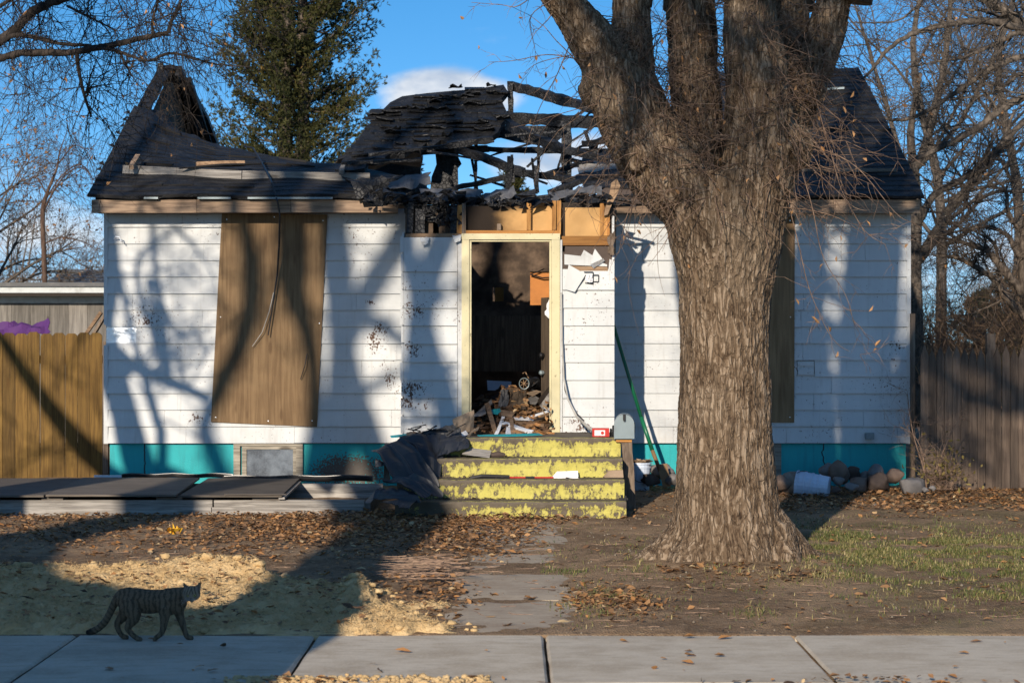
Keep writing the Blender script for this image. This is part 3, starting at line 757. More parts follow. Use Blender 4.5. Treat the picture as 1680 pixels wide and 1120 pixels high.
for k in range(40):
    yy = 20.9 + k * .118
    x = -2.5 + (k % 2) * .11
    while x < .1:
        w = R.uniform(.17, .27)
        if inside(poly_xy, x + w / 2, yy + .05) and R.random() < .74 and nt < 190:
            pz = lambda X, Yv: np.array([X, Yv, 3.13 + .4987 * (Yv - 20.35)])
            l0 = R.uniform(.010, .05); jx = R.uniform(-.04, .04)
            v = [pz(x, yy) + NRM * l0, pz(x + w * .97, yy + R.uniform(-.045, .045)) + NRM * l0 * R.uniform(.5, 1.5), pz(x + w * .95 + jx, yy + .135) + NRM * .006, pz(x + jx, yy + .135) + NRM * .006]
            off = NRM * -.02
            part(MB().prism(v, off), 'burnt_shingle', MAT['burnt_shingle'], roof_m); nt += 1
        x += w
# curled flaps on the slab
for _ in range(26):
    while True:
        px, py = R.uniform(570, 830), R.uniform(145, 270)
        if inside(slab_px, px, py): break
    c = front_pt(px, py); s_ = R.uniform(.05, .14)
    P = np.zeros((4, 3, 3))
    for i in range(4):
        for j in range(3):
            P[i, j] = np.array(c) + np.array([(i / 3 - .5) * s_ * 1.7, (j / 2) * s_ * SY, (j / 2) * s_ * SZ]) + NRM * (.02 + .07 * (1 - j / 2) ** 2 * R.uniform(.3, 1)) + NR.uniform(-.012, .012, 3)
    part(MB().grid(P, .012), 'curled_flap', MAT['burnt_shingle'], roof_m)
# remnant of the back slope seen dark below the slab
rb = [back_pt(x, y) for x, y in ((553, 262), (600, 250), (650, 246), (688, 244), (694, 262), (690, 280), (694, 300), (690, 330), (700, 400), (553, 400))]
part(MB().prism(rb, (0, .06, .05)), 'roof', MAT['char'])['label'] = 'blackened back slope seen under the hanging slab'
# burnt partition standing in the middle
part(MB().prism([at(x, y, 22.4) for x, y in ((713, 240), (752, 232), (752, 258), (757, 268), (751, 275), (752, 322), (705, 322), (708, 290), (716, 270))], (0, .1, 0)), 'burnt_partition', MAT['char'])
part(MB().prism([at(x, y, 22.3) for x, y in ((600, 285), (640, 268), (690, 275), (690, 322), (600, 322))], (0, .1, 0)), 'burnt_partition', MAT['char'])
part(MB().prism([at(x, y, 23.0) for x, y in ((800, 203), (832, 206), (932, 207), (932, 222), (915, 228), (895, 240), (870, 236), (845, 232), (822, 226), (800, 228), (780, 222))], (0, .05, 0)), 'hanging_sheet', MAT['char'])
# burnt beams of the porch roof and ceiling (pixel ends, depth, width, height in pixels)
BE = [(836, 140, 985, 181, 23.5, 22.6, 14, 'ridge_beam'), (985, 181, 1030, 192, 22.6, 22.4, 12, 'ridge_beam'), (828, 193, 990, 201, 23.2, 22.8, 18, 'beam'), (990, 201, 1040, 204, 22.8, 22.6, 16, 'beam'),
      (838, 138, 838, 190, 23.4, 23.4, 10, 'post'), (755, 244, 1000, 249, 22.4, 22.4, 8, 'beam'), (748, 243, 860, 284, 22.0, 21.6, 12, 'beam'), (860, 284, 985, 301, 21.6, 21.2, 10, 'beam'),
      (745, 309, 846, 287, 21.8, 21.8, 8, 'beam'), (846, 287, 930, 285, 21.8, 21.8, 7, 'beam'), (929, 200, 930, 322, 22.6, 22.6, 20, 'post'), (781, 236, 780, 316, 22.3, 22.3, 6, 'post'),
      (884, 230, 883, 284, 22.8, 22.8, 5, 'post'), (880, 272, 881, 316, 21.4, 21.4, 8, 'post'), (832, 322, 838, 258, 20.6, 20.5, 11, 'post'), (842, 300, 840, 254, 20.55, 20.55, 6, 'post'), (895, 286, 1005, 252, 22.0, 21.8, 7, 'beam'),
      (833, 204, 868, 222, 21.9, 21.6, 15, 'rafter'), (868, 222, 925, 246, 21.6, 21.2, 15, 'rafter'), (925, 246, 1000, 262, 21.2, 20.9, 10, 'rafter'), (960, 214, 976, 268, 22.3, 22.3, 6, 'post'), (605, 254, 735, 239, 20.75, 20.7, 5, 'batten'), (735, 238, 810, 229, 20.7, 20.7, 10, 'batten'),
      (560, 268, 690, 262, 20.9, 20.9, 5, 'batten'), (935, 262, 1000, 275, 21.3, 21.0, 6, 'beam'), (690, 250, 800, 243, 22.3, 22.3, 8, 'beam'), (950, 298, 900, 318, 20.4, 20.3, 9, 'beam'),
      (975, 232, 975, 300, 21.9, 21.9, 14, 'post'), (955, 236, 1000, 232, 21.8, 21.8, 9, 'beam')]
for (x0, y0, x1, y1, D0, D1, w, nm) in BE:
    ww = w * D0 / F
    a, b = at(x0, y0, D0), at(x1, y1, D1); n = max(3, int((b - a).length / .09))
    part(MB().bar(a, b, ww * .8, ww, up=(0, -.3, 1) if abs(x1 - x0) > 20 else (0, 1, 0), jit=.10 * ww + .003, seg=n), nm, MAT['char'])
RB = random.Random(77)
for k in range(20):                                     # thin burnt laths hanging at all angles in the opening
    x0, y0 = RB.uniform(700, 985), RB.uniform(205, 300); a_ = RB.choice((RB.gauss(0, .25), RB.gauss(1.5, .2), RB.gauss(.6, .2), RB.gauss(-.5, .2))); l_ = RB.uniform(35, 120); D0 = RB.uniform(21.2, 22.9)
    part(MB().bar(at(x0, y0, D0), at(x0 + l_ * math.cos(a_), min(322, y0 + l_ * math.sin(a_)), D0 + RB.uniform(-.3, .3)), .022, .022, jit=.006, seg=5), 'burnt_lath', MAT['char'])
# charred boards stacked at the right end of the opening
for k, (x0, y0, x1, y1, D) in enumerate(((950, 283, 1015, 272, 20.9), (946, 292, 1020, 282, 20.7), (960, 300, 1024, 294, 20.6), (952, 276, 1002, 262, 21.1), (965, 262, 1010, 252, 21.3), (958, 308, 1030, 303, 20.5), (970, 288, 1030, 276, 20.8), (955, 266, 985, 262, 21.2))):
    part(MB().bar(at(x0, y0, D), at(x1, y1, D), .16, .030, up=(0, -.5, 1), jit=.012, seg=5), 'burnt_board', MAT['char'] if k % 3 else MAT['grey_wood_x'])
part(MB().prism([at(x, y, D) for x, y, D in ((1003, 300, 20.5), (1060, 270, 21.2), (1075, 330, 20.35), (1003, 330, 20.3), (975, 322, 20.3))], NRM * -.03), 'roof_felt', MAT['felt'])

# debris along the top of the porch wall and eave
rub = MB()
for _ in range(420):
    px = R.uniform(600, 1005); py = 326 + R.gauss(0, 5) + (6 if px > 760 else 0); D = R.uniform(19.25, 20.3)
    c = at(px, min(py, 336), D); s_ = R.uniform(.015, .06); 
    v = np.array(c) + NR.normal(0, 1, (6, 3)) * s_ * np.array([1, 1, .6])
    rub.add(v, [(0, 1, 2), (0, 2, 3), (0, 3, 4), (1, 2, 5), (2, 3, 5), (3, 4, 5), (0, 1, 4), (1, 4, 5)])
for _ in range(60):
    px = R.uniform(610, 1000); D = R.uniform(19.4, 20.4); c = at(px, 330 + R.gauss(0, 4), D); a = R.uniform(-.5, .5); l = R.uniform(.1, .35)
    rub.bar(c, c + Vector((math.cos(a) * l, R.uniform(-.1, .1), math.sin(a) * l * .5 + .03)), .03, .02, jit=.004)
props(part(rub, 'burnt_rubble', MAT['char'], attr=None), kind='stuff')
part(MB().box((-1.09, YP + .13, 2.90), (1.02, 20.3, 2.98)), 'porch_ceiling', MAT['char'])
def patch(mb, corners, nu=8, nv=6, bulge=0.0, noise=.01, rib=None, th=.008, rough_edge=0.0, a=0.0, seed=0):
    """a bent sheet between four 3-D corners (a, b along the top, c, d back along the bottom)"""
    A, B, C, Dq = [np.array(c) for c in corners]; P = np.zeros((nu, nv, 3)); N = np.cross(B - A, Dq - A); N /= np.linalg.norm(N)
    if N[1] > 0: N = -N
    for i in range(nu):
        u = i / (nu - 1)
        for j in range(nv):
            v = j / (nv - 1); p = (A * (1 - u) + B * u) * (1 - v) + (Dq * (1 - u) + C * u) * v
            h = bulge * 4 * v * (1 - v) + noise * float(gnoise(np.array([[u * 3.1 + seed, v * 2.7, seed * 1.7]]))[0]) * 2
            if rib: h += rib[1] * max(0, math.cos(u * rib[0] * 2 * math.pi)) ** 8
            P[i, j] = p + N * h
            if rough_edge and (i in (0, nu - 1) or j in (0, nv - 1)): P[i, j] += NR.uniform(-rough_edge, rough_edge, 3)
    return mb.grid(P, th, a)
for (x0, y0, x1, y1, D0, D1, s_) in ((690, 324, 792, 319, 19.5, 20.0, 1), (792, 326, 846, 318, 19.4, 19.8, 2), (900, 326, 960, 322, 19.5, 19.9, 3), (930, 320, 985, 312, 19.6, 20.0, 4), (640, 312, 706, 292, 19.9, 20.2, 5), (615, 306, 680, 296, 20.2, 20.3, 6)):
    part(patch(MB(), (at(x0, y0 - 8, D1), at(x1, y1 - 6, D1), at(x1, y1 + 5, D0), at(x0, y0 + 6, D0)), 10, 5, .03, .03, None, .008, .02, seed=s_), 'ash_sheet', MAT['ash'] if s_ != 6 else MAT['burnt_shingle'])
part(patch(MB(), (at(560, 290, 20.6), at(700, 294, 20.5), at(704, 324, 20.15), at(590, 322, 20.3)), 14, 6, .04, .05, None, .01, .03, seed=9), 'slumped_shingles', MAT['burnt_shingle'])
# ---------------------------------------------------------------- porch front
wall_p = part(MB().box((-1.06, YP, .66), (-.50, YP + .12, 2.60)), 'wall', MAT['grey_wood_z'])
wall_q = part(MB().box((.48, YP, .66), (1.0, YP + .12, 2.50)), 'wall', MAT['felt'])
siding(wall_p, -1.085, -.548, YP, .668, .1812, 10, pieces=5)
part(MB().box((-1.09, YP - .004, 2.478), (-.55, YP, 2.645)), 'siding_plank', MAT['white'], wall_p)
siding(wall_q, .508, 1.03, YP, .668, .1812, 9, pieces=5)
part(MB().box((-.546, YP - .022, .67), (-.505, YP + .02, 2.64)), 'corner_trim', MAT['white'], wall_p)
part(MB().box((.484, YP - .020, .67), (.504, YP + .02, 2.62)), 'corner_trim', MAT['white'], wall_q)
# stepped edge strip between main siding and porch
ed = MB()
for k in range(11):
    z = .67 + .181 * k; ed.box((-1.112 - R.uniform(0, .012), YP - .01, z + R.uniform(.0, .02)), (-1.088, YP + .06, z + .178))
part(ed, 'corner_trim', MAT['white'], wall_p)
part(MB().box((-1.105, YP + .061, .6), (-1.085, YW, 2.7)), 'porch_side_skin', MAT['white'])
part(MB().box((1.005, YP + .001, .6), (1.028, YW, 2.86)), 'porch_side_skin', MAT['white'])
# broken pieces high on the right panel
pr = lambda px, py, D=YP - .012: at(px, py, D)
part(MB().prism([pr(926, 417), pr(953, 420), pr(958, 410), pr(972, 419), pr(976, 408), pr(988, 424), (pr(985, 430)), pr(996, 434), pr(996, 437), pr(926, 434)], (0, .012, 0)), 'siding_plank', MAT['white'], wall_q)
part(MB().prism([pr(927, 404, YP - .002), pr(1001, 404, YP - .002), pr(1001, 446, YP - .002), pr(927, 446, YP - .002)], (0, .01, 0)), 'building_paper', MAT['felt'], wall_q)
part(MB().prism([pr(934, 436), pr(996, 438), pr(999, 447), pr(940, 447)], (0, .008, 0)), 'bare_board', MAT['scrap_wood'], wall_q)
part(MB().prism([at(933, 434, YP - .05), at(961, 450, YP - .07), at(943, 479, YP - .06), at(925, 474, YP - .03)], (0, .010, 0)), 'siding_plank', MAT['white'], wall_q)['label'] = 'broken plank dangling askew'
part(MB().prism([pr(1000, 425), pr(1008, 428), pr(1008, 448), pr(998, 446)], (0, .012, 0)), 'siding_plank', MAT['white'], wall_q)
part(MB().prism([at(968, 434, YP - .04), at(990, 424, YP - .07), at(992, 428, YP - .03), at(974, 440, YP - .03)], (0, .004, 0)), 'foil_scrap', MAT['foil'], wall_q)
# framing above the door
SH = 2.985
part(MB().box((-.49, YP + .07, 2.68), (.46, YP + .09, SH - .02)), 'fibreboard_sheathing', MAT['fibreboard'])
part(MB().box((.535, YP + .02, 2.66), (.985, YP + .035, 2.945)), 'fibreboard_sheathing', MAT['fibreboard'])
part(MB().box((.475, YP + .072, 2.45), (.99, YP + .10, 3.0)), 'gap_shade_board', MAT['brown_dark'])  # dark board added behind the header; its colour stands for shade in the gap
part(MB().box((.50, YP + .0, 2.565), (.975, YP + .04, 2.658)), 'header_board', MAT['orange_x'])
part(MB().box((-.50, YP + .005, 2.675), (.46, YP + .06, 2.715)), 'header_board', MAT['orange_x'])
for (xa, xb, z0, z1, y0) in ((-.505, -.465, 2.66, SH, .0), (.15, .19, 2.718, SH + .01, .005), (.405, .445, 2.72, SH + .03, .0), (.452, .49, 2.66, SH + .03, -.004), (.885, .925, 2.662, SH, .0), (.93, .985, 2.662, SH, .004), (-.15, -.11, 2.718, 2.78, .005)):
    part(MB().box((xa, YP + y0, z0), (xb, YP + .065, z1), jit=.003), 'stud', MAT['orange_wood'] if xa > 0 else MAT['grey_wood_z'])
part(MB().box((-1.07, YP - .005, 2.648), (-.51, YP + .10, 2.685)), 'sill_plate', MAT['scrap_wood'])
for (xa, xb, z1, m) in ((-1.06, -1.0, 3.0, 'char'), (-.98, -.88, 2.93, 'char'), (-.62, -.56, 2.95, 'char'), (-.555, -.51, 2.97, 'orange_wood')):
    part(MB().bar((xa / 2 + xb / 2, YP + .05, 2.687), (xa / 2 + xb / 2 + .01, YP + .06, z1), xb - xa, .08, up=(0, 1, 0), jit=.006, seg=4), 'stud', MAT[m])
part(MB().box((-1.05, YP + .14, 2.6), (-.5, YP + .16, 2.98)), 'burnt_lath', MAT['soot'])
cr = MB()
for _ in range(130):
    c = np.array([R.uniform(-1.0, -.5), YP + R.uniform(.0, .1), 2.75 + R.random() * .3]); 
    if c[2] < 2.86 and c[0] < -.75: continue
    v = c + NR.normal(0, 1, (5, 3)) * R.uniform(.01, .03); cr.add(v, [(0, 1, 2), (0, 2, 3), (0, 3, 4), (1, 2, 4), (2, 3, 4)])
props(part(cr, 'burnt_crust', MAT['char']), kind='stuff')
# torn siding curls under the sill plate
for (px, py) in ((697, 396), (750, 392)):
    part(patch(MB(), (at(px - 8, py - 5, YP - .02), at(px + 8, py - 6, YP - .02), at(px + 5, py + 4, YP - .07), at(px - 4, py + 6, YP - .06)), 4, 4, .02, .01, None, .004, .006, seed=px), 'siding_curl', MAT['white'], wall_p)
# torn corner bits by the porch's right corner
part(patch(MB(), (at(998, 385, YP - .02), at(1010, 380, YP - .03), at(1006, 418, YP - .05), at(998, 415, YP - .02)), 4, 6, .03, .02, None, .006, .01, seed=3), 'torn_trim', MAT['grey_wood_z'])
part(MB().prism([at(x, y, YP - .05) for x, y in ((1003, 300), (1012, 293), (1018, 305), (1013, 318), (1004, 335), (997, 352), (991, 354), (993, 340), (999, 322))], (0, .03, 0)), 'splintered_board', MAT['scrap_wood'])
part(MB().prism([at(x, y, YP + .2) for x, y in ((1000, 340), (1012, 345), (1010, 420), (1002, 400))], (0, .05, 0)), 'splintered_board', MAT['scrap_wood'])
# door casing
dc = part(MB().box((-.505, YP - .03, .672), (-.43, YP + .08, 2.62)).box((.398, YP - .03, .665), (.48, YP + .08, 2.62)).box((-.507, YP - .033, 2.622), (.482, YP + .08, 2.682)), 'door_casing', MAT['cream'])
part(MB().box((-.428, YP - .012, .68), (-.408, YP + .10, 2.60)).box((.376, YP - .012, .68), (.396, YP + .10, 2.60)).box((-.428, YP - .012, 2.602), (.396, YP + .1, 2.619)), 'door_stop', MAT['cream'], dc)
# interior seen through the doorway
part(MB().box((-1.0, YP + .13, .58), (.95, 26.5, .655)), 'floor', MAT['soot'])
part(MB().box((-1.2, 23.0, .66), (-.23, 23.1, 2.9)).box((-.10, 23.0, .66), (1.1, 23.1, 2.88)).box((-.23, 23.0, .66), (-.10, 23.1, 2.08)).box((-.23, 23.0, 2.25), (-.10, 23.1, 2.9)), 'interior_wall', MAT['soot'])
part(MB().box((-.80, YP + .14, .66), (-.74, 23, 2.85)), 'interior_wall', MAT['soot'])
part(MB().box((.70, YP + .14, .66), (.76, 23, 2.85)), 'interior_wall', MAT['soot'])
part(MB().box((-.9, YP + .10, 2.81), (.9, 20.6, 2.86)), 'ceiling', MAT['char'])
part(MB().box((-.22, 24.6, 1.5), (-.05, 24.7, 2.3)), 'inner_cabinet', MAT['orange_box'])
part(MB().box((-.55, 22.4, 1.25), (.35, 22.45, 1.9)), 'charred_panel', MAT['door_brown'])
dl = part(MB().prism([(.30, YP + .50, .70), (.42, YP + .16, .70), (.42, YP + .16, 2.05), (.30, YP + .50, 2.05)], (.035, .012, 0)), 'door', MAT['door_brown'])
for z, r in ((1.46, .030), (1.28, .026)):
    c = Vector((.325, YP + .40, z)); part(MB().tube([c, c + Vector((-.03, -.012, 0)), c + Vector((-.045, -.018, 0))], [r * .7, r, r * .6], 10), 'knob', MAT['metal'] if z < 1.4 else MAT['black'], dl)
part(MB().box((.40, YP + .115, .70), (.44, YP + .15, 2.1)), 'door_edge', MAT['orange_wood'])
# ================================================================ GROUND
def insul_mask(x, y):
    """0..1: where the blown-in insulation lies"""
    edge = np.interp(y, [10.3, 10.6, 11.2, 11.7, 12.2, 12.8, 13.4, 13.9], [-.50, -.55, -.60, -.75, -1.15, -1.5, -2.0, -2.6])
    nz = fbm(n2(x, y, 2.3, 4.0), 4)
    m = sst(-.05, .22, edge - x + nz * .55) * sst(10.36, 10.52, y + nz * .08) * sst(13.75, 13.0, y + nz * .35)
    return m
def insul_h(x, y):
    n = fbm(n2(x, y, 3.0, 9.0), 5, .55); b = np.abs(fbm(n2(x, y, 7.5, 2.0), 4, .55))
    h = .010 + .030 * n + .022 * (1 - b)
    def hill(cx, cy, rx, ry, a): return a * np.exp(-((x - cx) / rx) ** 2 - ((y - cy) / ry) ** 2)
    h = h + hill(-.95, 11.9, .12, .35, .13) + hill(-.80, 11.35, .14, .22, .09) + hill(-.66, 10.8, .2, .12, .05) + hill(-2.15, 13.05, .40, .16, .11) + hill(-1.6, 12.95, .30, .12, .07) + hill(-2.95, 11.3, .35, .3, .06) + hill(-2.75, 10.62, .4, .08, .06) + hill(-3.3, 12.6, .4, .3, .05) + hill(-.72, 12.45, .12, .10, .08)
    return h
TX, TY = 1.50, 13.66
def dirt_h(x, y):
    h = .018 * fbm(n2(x, y, 1.1, 1.0), 3) + .010 * fbm(n2(x, y, 6.0, 5.0), 3) + .004 * gnoise(n2(x, y, 22.0, 8.0))
    pth = sst(.62, .36, np.abs(x - .04 + .10 * gnoise(n2(y * .0, y, 1.4, 3.0)))) * sst(17.6, 16.8, y)
    h = h * (1 - .5 * pth) - .010 * pth + .014
    r = np.hypot(x - TX, y - TY); h = h + .10 * np.exp(-(r / .75) ** 2)
    h = h + .03 * sst(18.2, 19.9, y)
    return np.where(y < 10.46, np.minimum(h, .004 + .012 * sst(10.3, 10.46, y)), h)
def ground():
    xs = np.arange(-6.2, 6.8, .045); ys = np.arange(10.36, 22.4, .045)
    Xg, Yg = np.meshgrid(xs, ys, indexing='ij'); x = Xg.ravel(); y = Yg.ravel()
    z = dirt_h(x, y); rim = (x < -6.15) | (x > 6.7) | (y > 22.3) | (y < 10.38); z = np.where(rim, -.07, z)
    m, n = Xg.shape; idx = np.arange(m * n).reshape(m, n)
    Q = np.stack([idx[:-1, :-1], idx[1:, :-1], idx[1:, 1:], idx[:-1, 1:]], -1).reshape(-1, 4)
    me = fast_mesh('yard_ground', np.stack([x, y, z], 1), Q, MAT['dirt'], smooth=True)
    props(link('yard_ground', me, (0, 0, 0)), kind='structure')
    far = MB().grid(np.array([[(-900, -60, -.06), (-900, 2500, -.06)], [(900, -60, -.06), (900, 2500, -.06)]]))
    props(far.build('ground', MAT['far'], None, recenter=False), kind='structure')
ground()
# sidewalk: slabs with open joints
walk = props(MB().box((-9, 8.90, -.10), (9, 10.385, -.018)).build('sidewalk', MAT['dirt'], None), kind='structure')
WORLD[walk.name] = walk.location.copy()
jx = [-6.2, -4.95, -3.65, -2.35, -1.06, .175, 1.52, 2.82, 4.1, 5.4]
for a, b in zip(jx[:-1], jx[1:]):
    mb = MB(); nx = 7
    xs = [a + .007] + [a + .02] + list(np.linspace(a + .15, b - .15, nx)) + [b - .02, b - .007]
    for (y0, y1) in ((8.92, 10.38),):
        ys = [y0, y0 + .015] + list(np.linspace(y0 + .15, y1 - .15, 7)) + [y1 - .015, y1]
        P = np.array([[(x + .003 * R.uniform(-1, 1) * (i in (0, len(xs) - 1)), y, .014 + .002 * math.sin(x * 3 + y * 2) - .012 * ((i in (0, len(xs) - 1)) or (j in (0, len(ys) - 1)))) for j, y in enumerate(ys)] for i, x in enumerate(xs)])
        mb.grid(P, .07)
    mb.build('slab', MAT['concrete'], walk, smooth=False)
path = props(MB().box((-.45, 10.385, -.1), (.5, 17.0, -.05)).build('front_path', MAT['dirt'], None), kind='structure')
for k, (y0, y1) in enumerate(((10.42, 11.84), (11.87, 13.2), (13.22, 14.55), (14.57, 15.9), (15.92, 17.0))):
    P = np.array([[(x + .01 * math.sin(y * 3), y, .008 - .008 * ((i in (0, 6)) or (j in (0, 8))) + .004 * math.sin(k * 2.1)) for j, y in enumerate(np.linspace(y0, y1, 9))] for i, x in enumerate(np.linspace(-.40, .44, 7))])
    MB().grid(P, .05).build('slab', MAT['path'], path)
# boulevard verge in front of the sidewalk
P = np.array([[(x, y, (-.03 if j == 0 else .006 + .012 * float(gnoise(np.array([[x * 4, y * 4, 1.0]]))[0]))) for j, y in enumerate(np.linspace(8.91, 2.0, 14))] for x in np.linspace(9, -9, 60)])
props(MB().grid(P).build('verge', MAT['dirt'], None, smooth=True), kind='structure')

# ---------------------------------------------------------------- insulation
def insulation():
    xs = np.arange(-4.2, -.2, .02); ys = np.arange(10.36, 13.9, .02)
    Xg, Yg = np.meshgrid(xs, ys, indexing='ij'); x = Xg.ravel(); y = Yg.ravel()
    m = insul_mask(x, y); h = insul_h(x, y); nf = .024 * np.abs(gnoise(n2(x, y, 17.0, 3.0))) + .016 * gnoise(n2(x, y, 34.0, 13.0)) + .010 * gnoise(n2(x, y, 62.0, 6.0)) - .008
    holes = sst(.05, .38, fbm(n2(x, y * 2.2, 2.2, 21.0), 5, .6))
    z = dirt_h(x, y) + np.maximum(0, (h + nf)) * sst(0, .8, m) * (1 - .93 * holes) - .05 * (m < .03) - .02 * sst(.35, .0, m)
    ms, ns = Xg.shape; idx = np.arange(ms * ns).reshape(ms, ns)
    Q = np.stack([idx[:-1, :-1], idx[1:, :-1], idx[1:, 1:], idx[:-1, 1:]], -1).reshape(-1, 4)
    keep = (m[Q].max(1) > .03); Q = Q[keep]
    V = np.stack([x, y, z], 1)
    # tufts
    ico = bmesh.new(); bmesh.ops.create_icosphere(ico, subdivisions=1, radius=1.0)
    iv = np.array([v.co[:] for v in ico.verts]); it = np.array([[v.index for v in f.verts] for f in ico.faces]); ico.free()
    n = 5200; cx = NR.uniform(-4.1, -.25, n); cy = NR.uniform(10.38, 13.8, n); mm = insul_mask(cx, cy)
    hh = insul_h(cx, cy); hl = sst(.05, .38, fbm(n2(cx, cy * 2.2, 2.2, 21.0), 5, .6))
    ok = (mm > .15) & (NR.random_sample(n) < np.clip((hh - .05) * 9, .03, 1)) & (hl < .5)
    cx, cy, mm, hh = cx[ok], cy[ok], mm[ok], hh[ok]
    # and a loose strip at the near edge of the picture
    k = 520; ex = NR.uniform(-1.35, -.1, k); ey = NR.uniform(8.75, 9.06, k) + .08 * NR.random_sample(k) ** 3; cx = np.r_[cx, ex]; cy = np.r_[cy, ey]; mm = np.r_[mm, np.ones(k)]; hh = np.r_[hh, np.full(k, .02)]
    r = NR.uniform(.005, .014, len(cx)) + NR.random_sample(len(cx)) ** 8 * .016
    base = np.where(cy < 9.3, .018, dirt_h(cx, cy) + hh * sst(0, .8, mm))
    TV = iv[None] * (r[:, None, None] * NR.uniform(.6, 1.3, (len(cx), len(iv), 1))) * np.array([1.2, 1.2, .8]) + np.stack([cx, cy, base], 1)[:, None]
    TT = it[None] + (np.arange(len(cx)) * len(iv))[:, None, None] + len(V)
    # bigger ragged clumps on the ridges and strays beyond the edge
    ico = bmesh.new(); bmesh.ops.create_icosphere(ico, subdivisions=2, radius=1.0)
    jv = np.array([v.co[:] for v in ico.verts]); jt = np.array([[v.index for v in f.verts] for f in ico.faces]); ico.free()
    n = 2600; gx = NR.uniform(-4.0, .1, n); gy = NR.uniform(10.42, 13.8, n); gm = insul_mask(gx, gy); gh = insul_h(gx, gy); near = insul_mask(gx - .25, gy) * (gx < .0)
    ok = ((gm > .15) & (NR.random_sample(n) < np.clip((gh - .06) * 5, 0, .8))) | ((gm <= .15) & (near > .3) & (NR.random_sample(n) < .22)) | ((gm > .1) & (gm < .6) & (NR.random_sample(n) < .35))
    gx, gy, gm, gh = gx[ok], gy[ok], gm[ok], gh[ok]; gr = NR.uniform(.008, .022, len(gx)) + .022 * NR.random_sample(len(gx)) ** 6
    CV = []
    for k in range(len(gx)):
        kk = 1 + .5 * gnoise(jv * 1.6 + k * 3.1) + .35 * gnoise(jv * 4.5 + k); CV.append(jv * kk[:, None] * gr[k] * np.array([1.25, 1.1, .75]) + np.array([gx[k], gy[k], float(dirt_h(gx[k:k+1], gy[k:k+1])[0]) + gh[k] * float(sst(0, .8, gm[k])) + gr[k] * .2]))
    CV = np.array(CV).reshape(-1, 3); base0 = len(V) + len(cx) * len(iv); CT = (jt[None] + (np.arange(len(gx)) * len(jv))[:, None, None]).reshape(-1, 3) + base0
    # loose fibres
    n = 60000; fx = NR.uniform(-4.1, -.2, n); fy = NR.uniform(10.40, 13.8, n); fm = insul_mask(fx, fy); fh = sst(.05, .38, fbm(n2(fx, fy * 2.2, 2.2, 21.0), 5, .6)); ok = (fm > .1) & (fh < .7); fx, fy, fm = fx[ok], fy[ok], fm[ok]
    fz = dirt_h(fx, fy) + insul_h(fx, fy) * sst(0, .8, fm) * (1 - .93 * fh[ok]) + .006; fd = NR.normal(0, 1, (len(fx), 3)); fd[:, 2] = np.abs(fd[:, 2]) * .5; fd /= np.linalg.norm(fd, axis=1)[:, None]; fp = np.stack([fx, fy, fz], 1); fs = np.cross(fd, NR.normal(0, 1, fd.shape)); fs /= np.linalg.norm(fs, axis=1)[:, None]
    fl = NR.uniform(.014, .045, len(fx))[:, None]; FV = np.stack([fp - fs * .0020, fp + fs * .0020, fp + fd * fl], 1).reshape(-1, 3); FT = np.arange(len(FV)).reshape(-1, 3) + base0 + len(CV)
    T = np.concatenate([Q[:, [0, 1, 2]], Q[:, [0, 2, 3]], TT.reshape(-1, 3), CT, FT])
    me = fast_mesh('insulation', np.concatenate([V, TV.reshape(-1, 3), CV, FV]), T, MAT['fluff'], smooth=True)
    props(link('insulation', me, (0, 0, 0)), kind='stuff')
insulation()

# ---------------------------------------------------------------- leaf litter
LEAF = np.array([(0, -.5, 0), (.20, -.22, .05), (.30, .08, .11), (.16, .36, .06), (0, .55, .02), (-.17, .34, .07), (-.28, .06, .12), (-.19, -.24, .05), (0, .05, -.01)])
LEAFT = np.array([(0, 1, 8), (1, 2, 8), (2, 3, 8), (3, 4, 8), (4, 5, 8), (5, 6, 8), (6, 7, 8), (7, 0, 8)])
def rotz(a):
    c, s = np.cos(a), np.sin(a); M = np.zeros((len(a), 3, 3)); M[:, 0, 0] = c; M[:, 0, 1] = -s; M[:, 1, 0] = s; M[:, 1, 1] = c; M[:, 2, 2] = 1; return M
def rotx(a):
    c, s = np.cos(a), np.sin(a); M = np.zeros((len(a), 3, 3)); M[:, 0, 0] = 1; M[:, 1, 1] = c; M[:, 1, 2] = -s; M[:, 2, 1] = s; M[:, 2, 2] = c; return M
def leaves_at(pts, size, tilt=.35, curl=1.0):
    n = len(pts); M = rotz(NR.uniform(0, 6.28, n)) @ rotx(NR.normal(0, tilt, n)) @ rotz(NR.uniform(0, 6.28, n))
    L = np.repeat(LEAF[None], n, 0); L = L * np.stack([NR.uniform(.7, 1.2, n), NR.uniform(.8, 1.2, n), NR.uniform(-.6, 1.9, n) * curl], 1)[:, None]
    L[:, :, 2] += NR.normal(0, .035, (n, len(LEAF)))
    V = np.einsum('nij,nkj->nki', M, L) * np.asarray(size)[:, None, None] + pts[:, None]
    T = LEAFT[None] + (np.arange(n) * len(LEAF))[:, None, None]
    return V.reshape(-1, 3), T.reshape(-1, 3), n
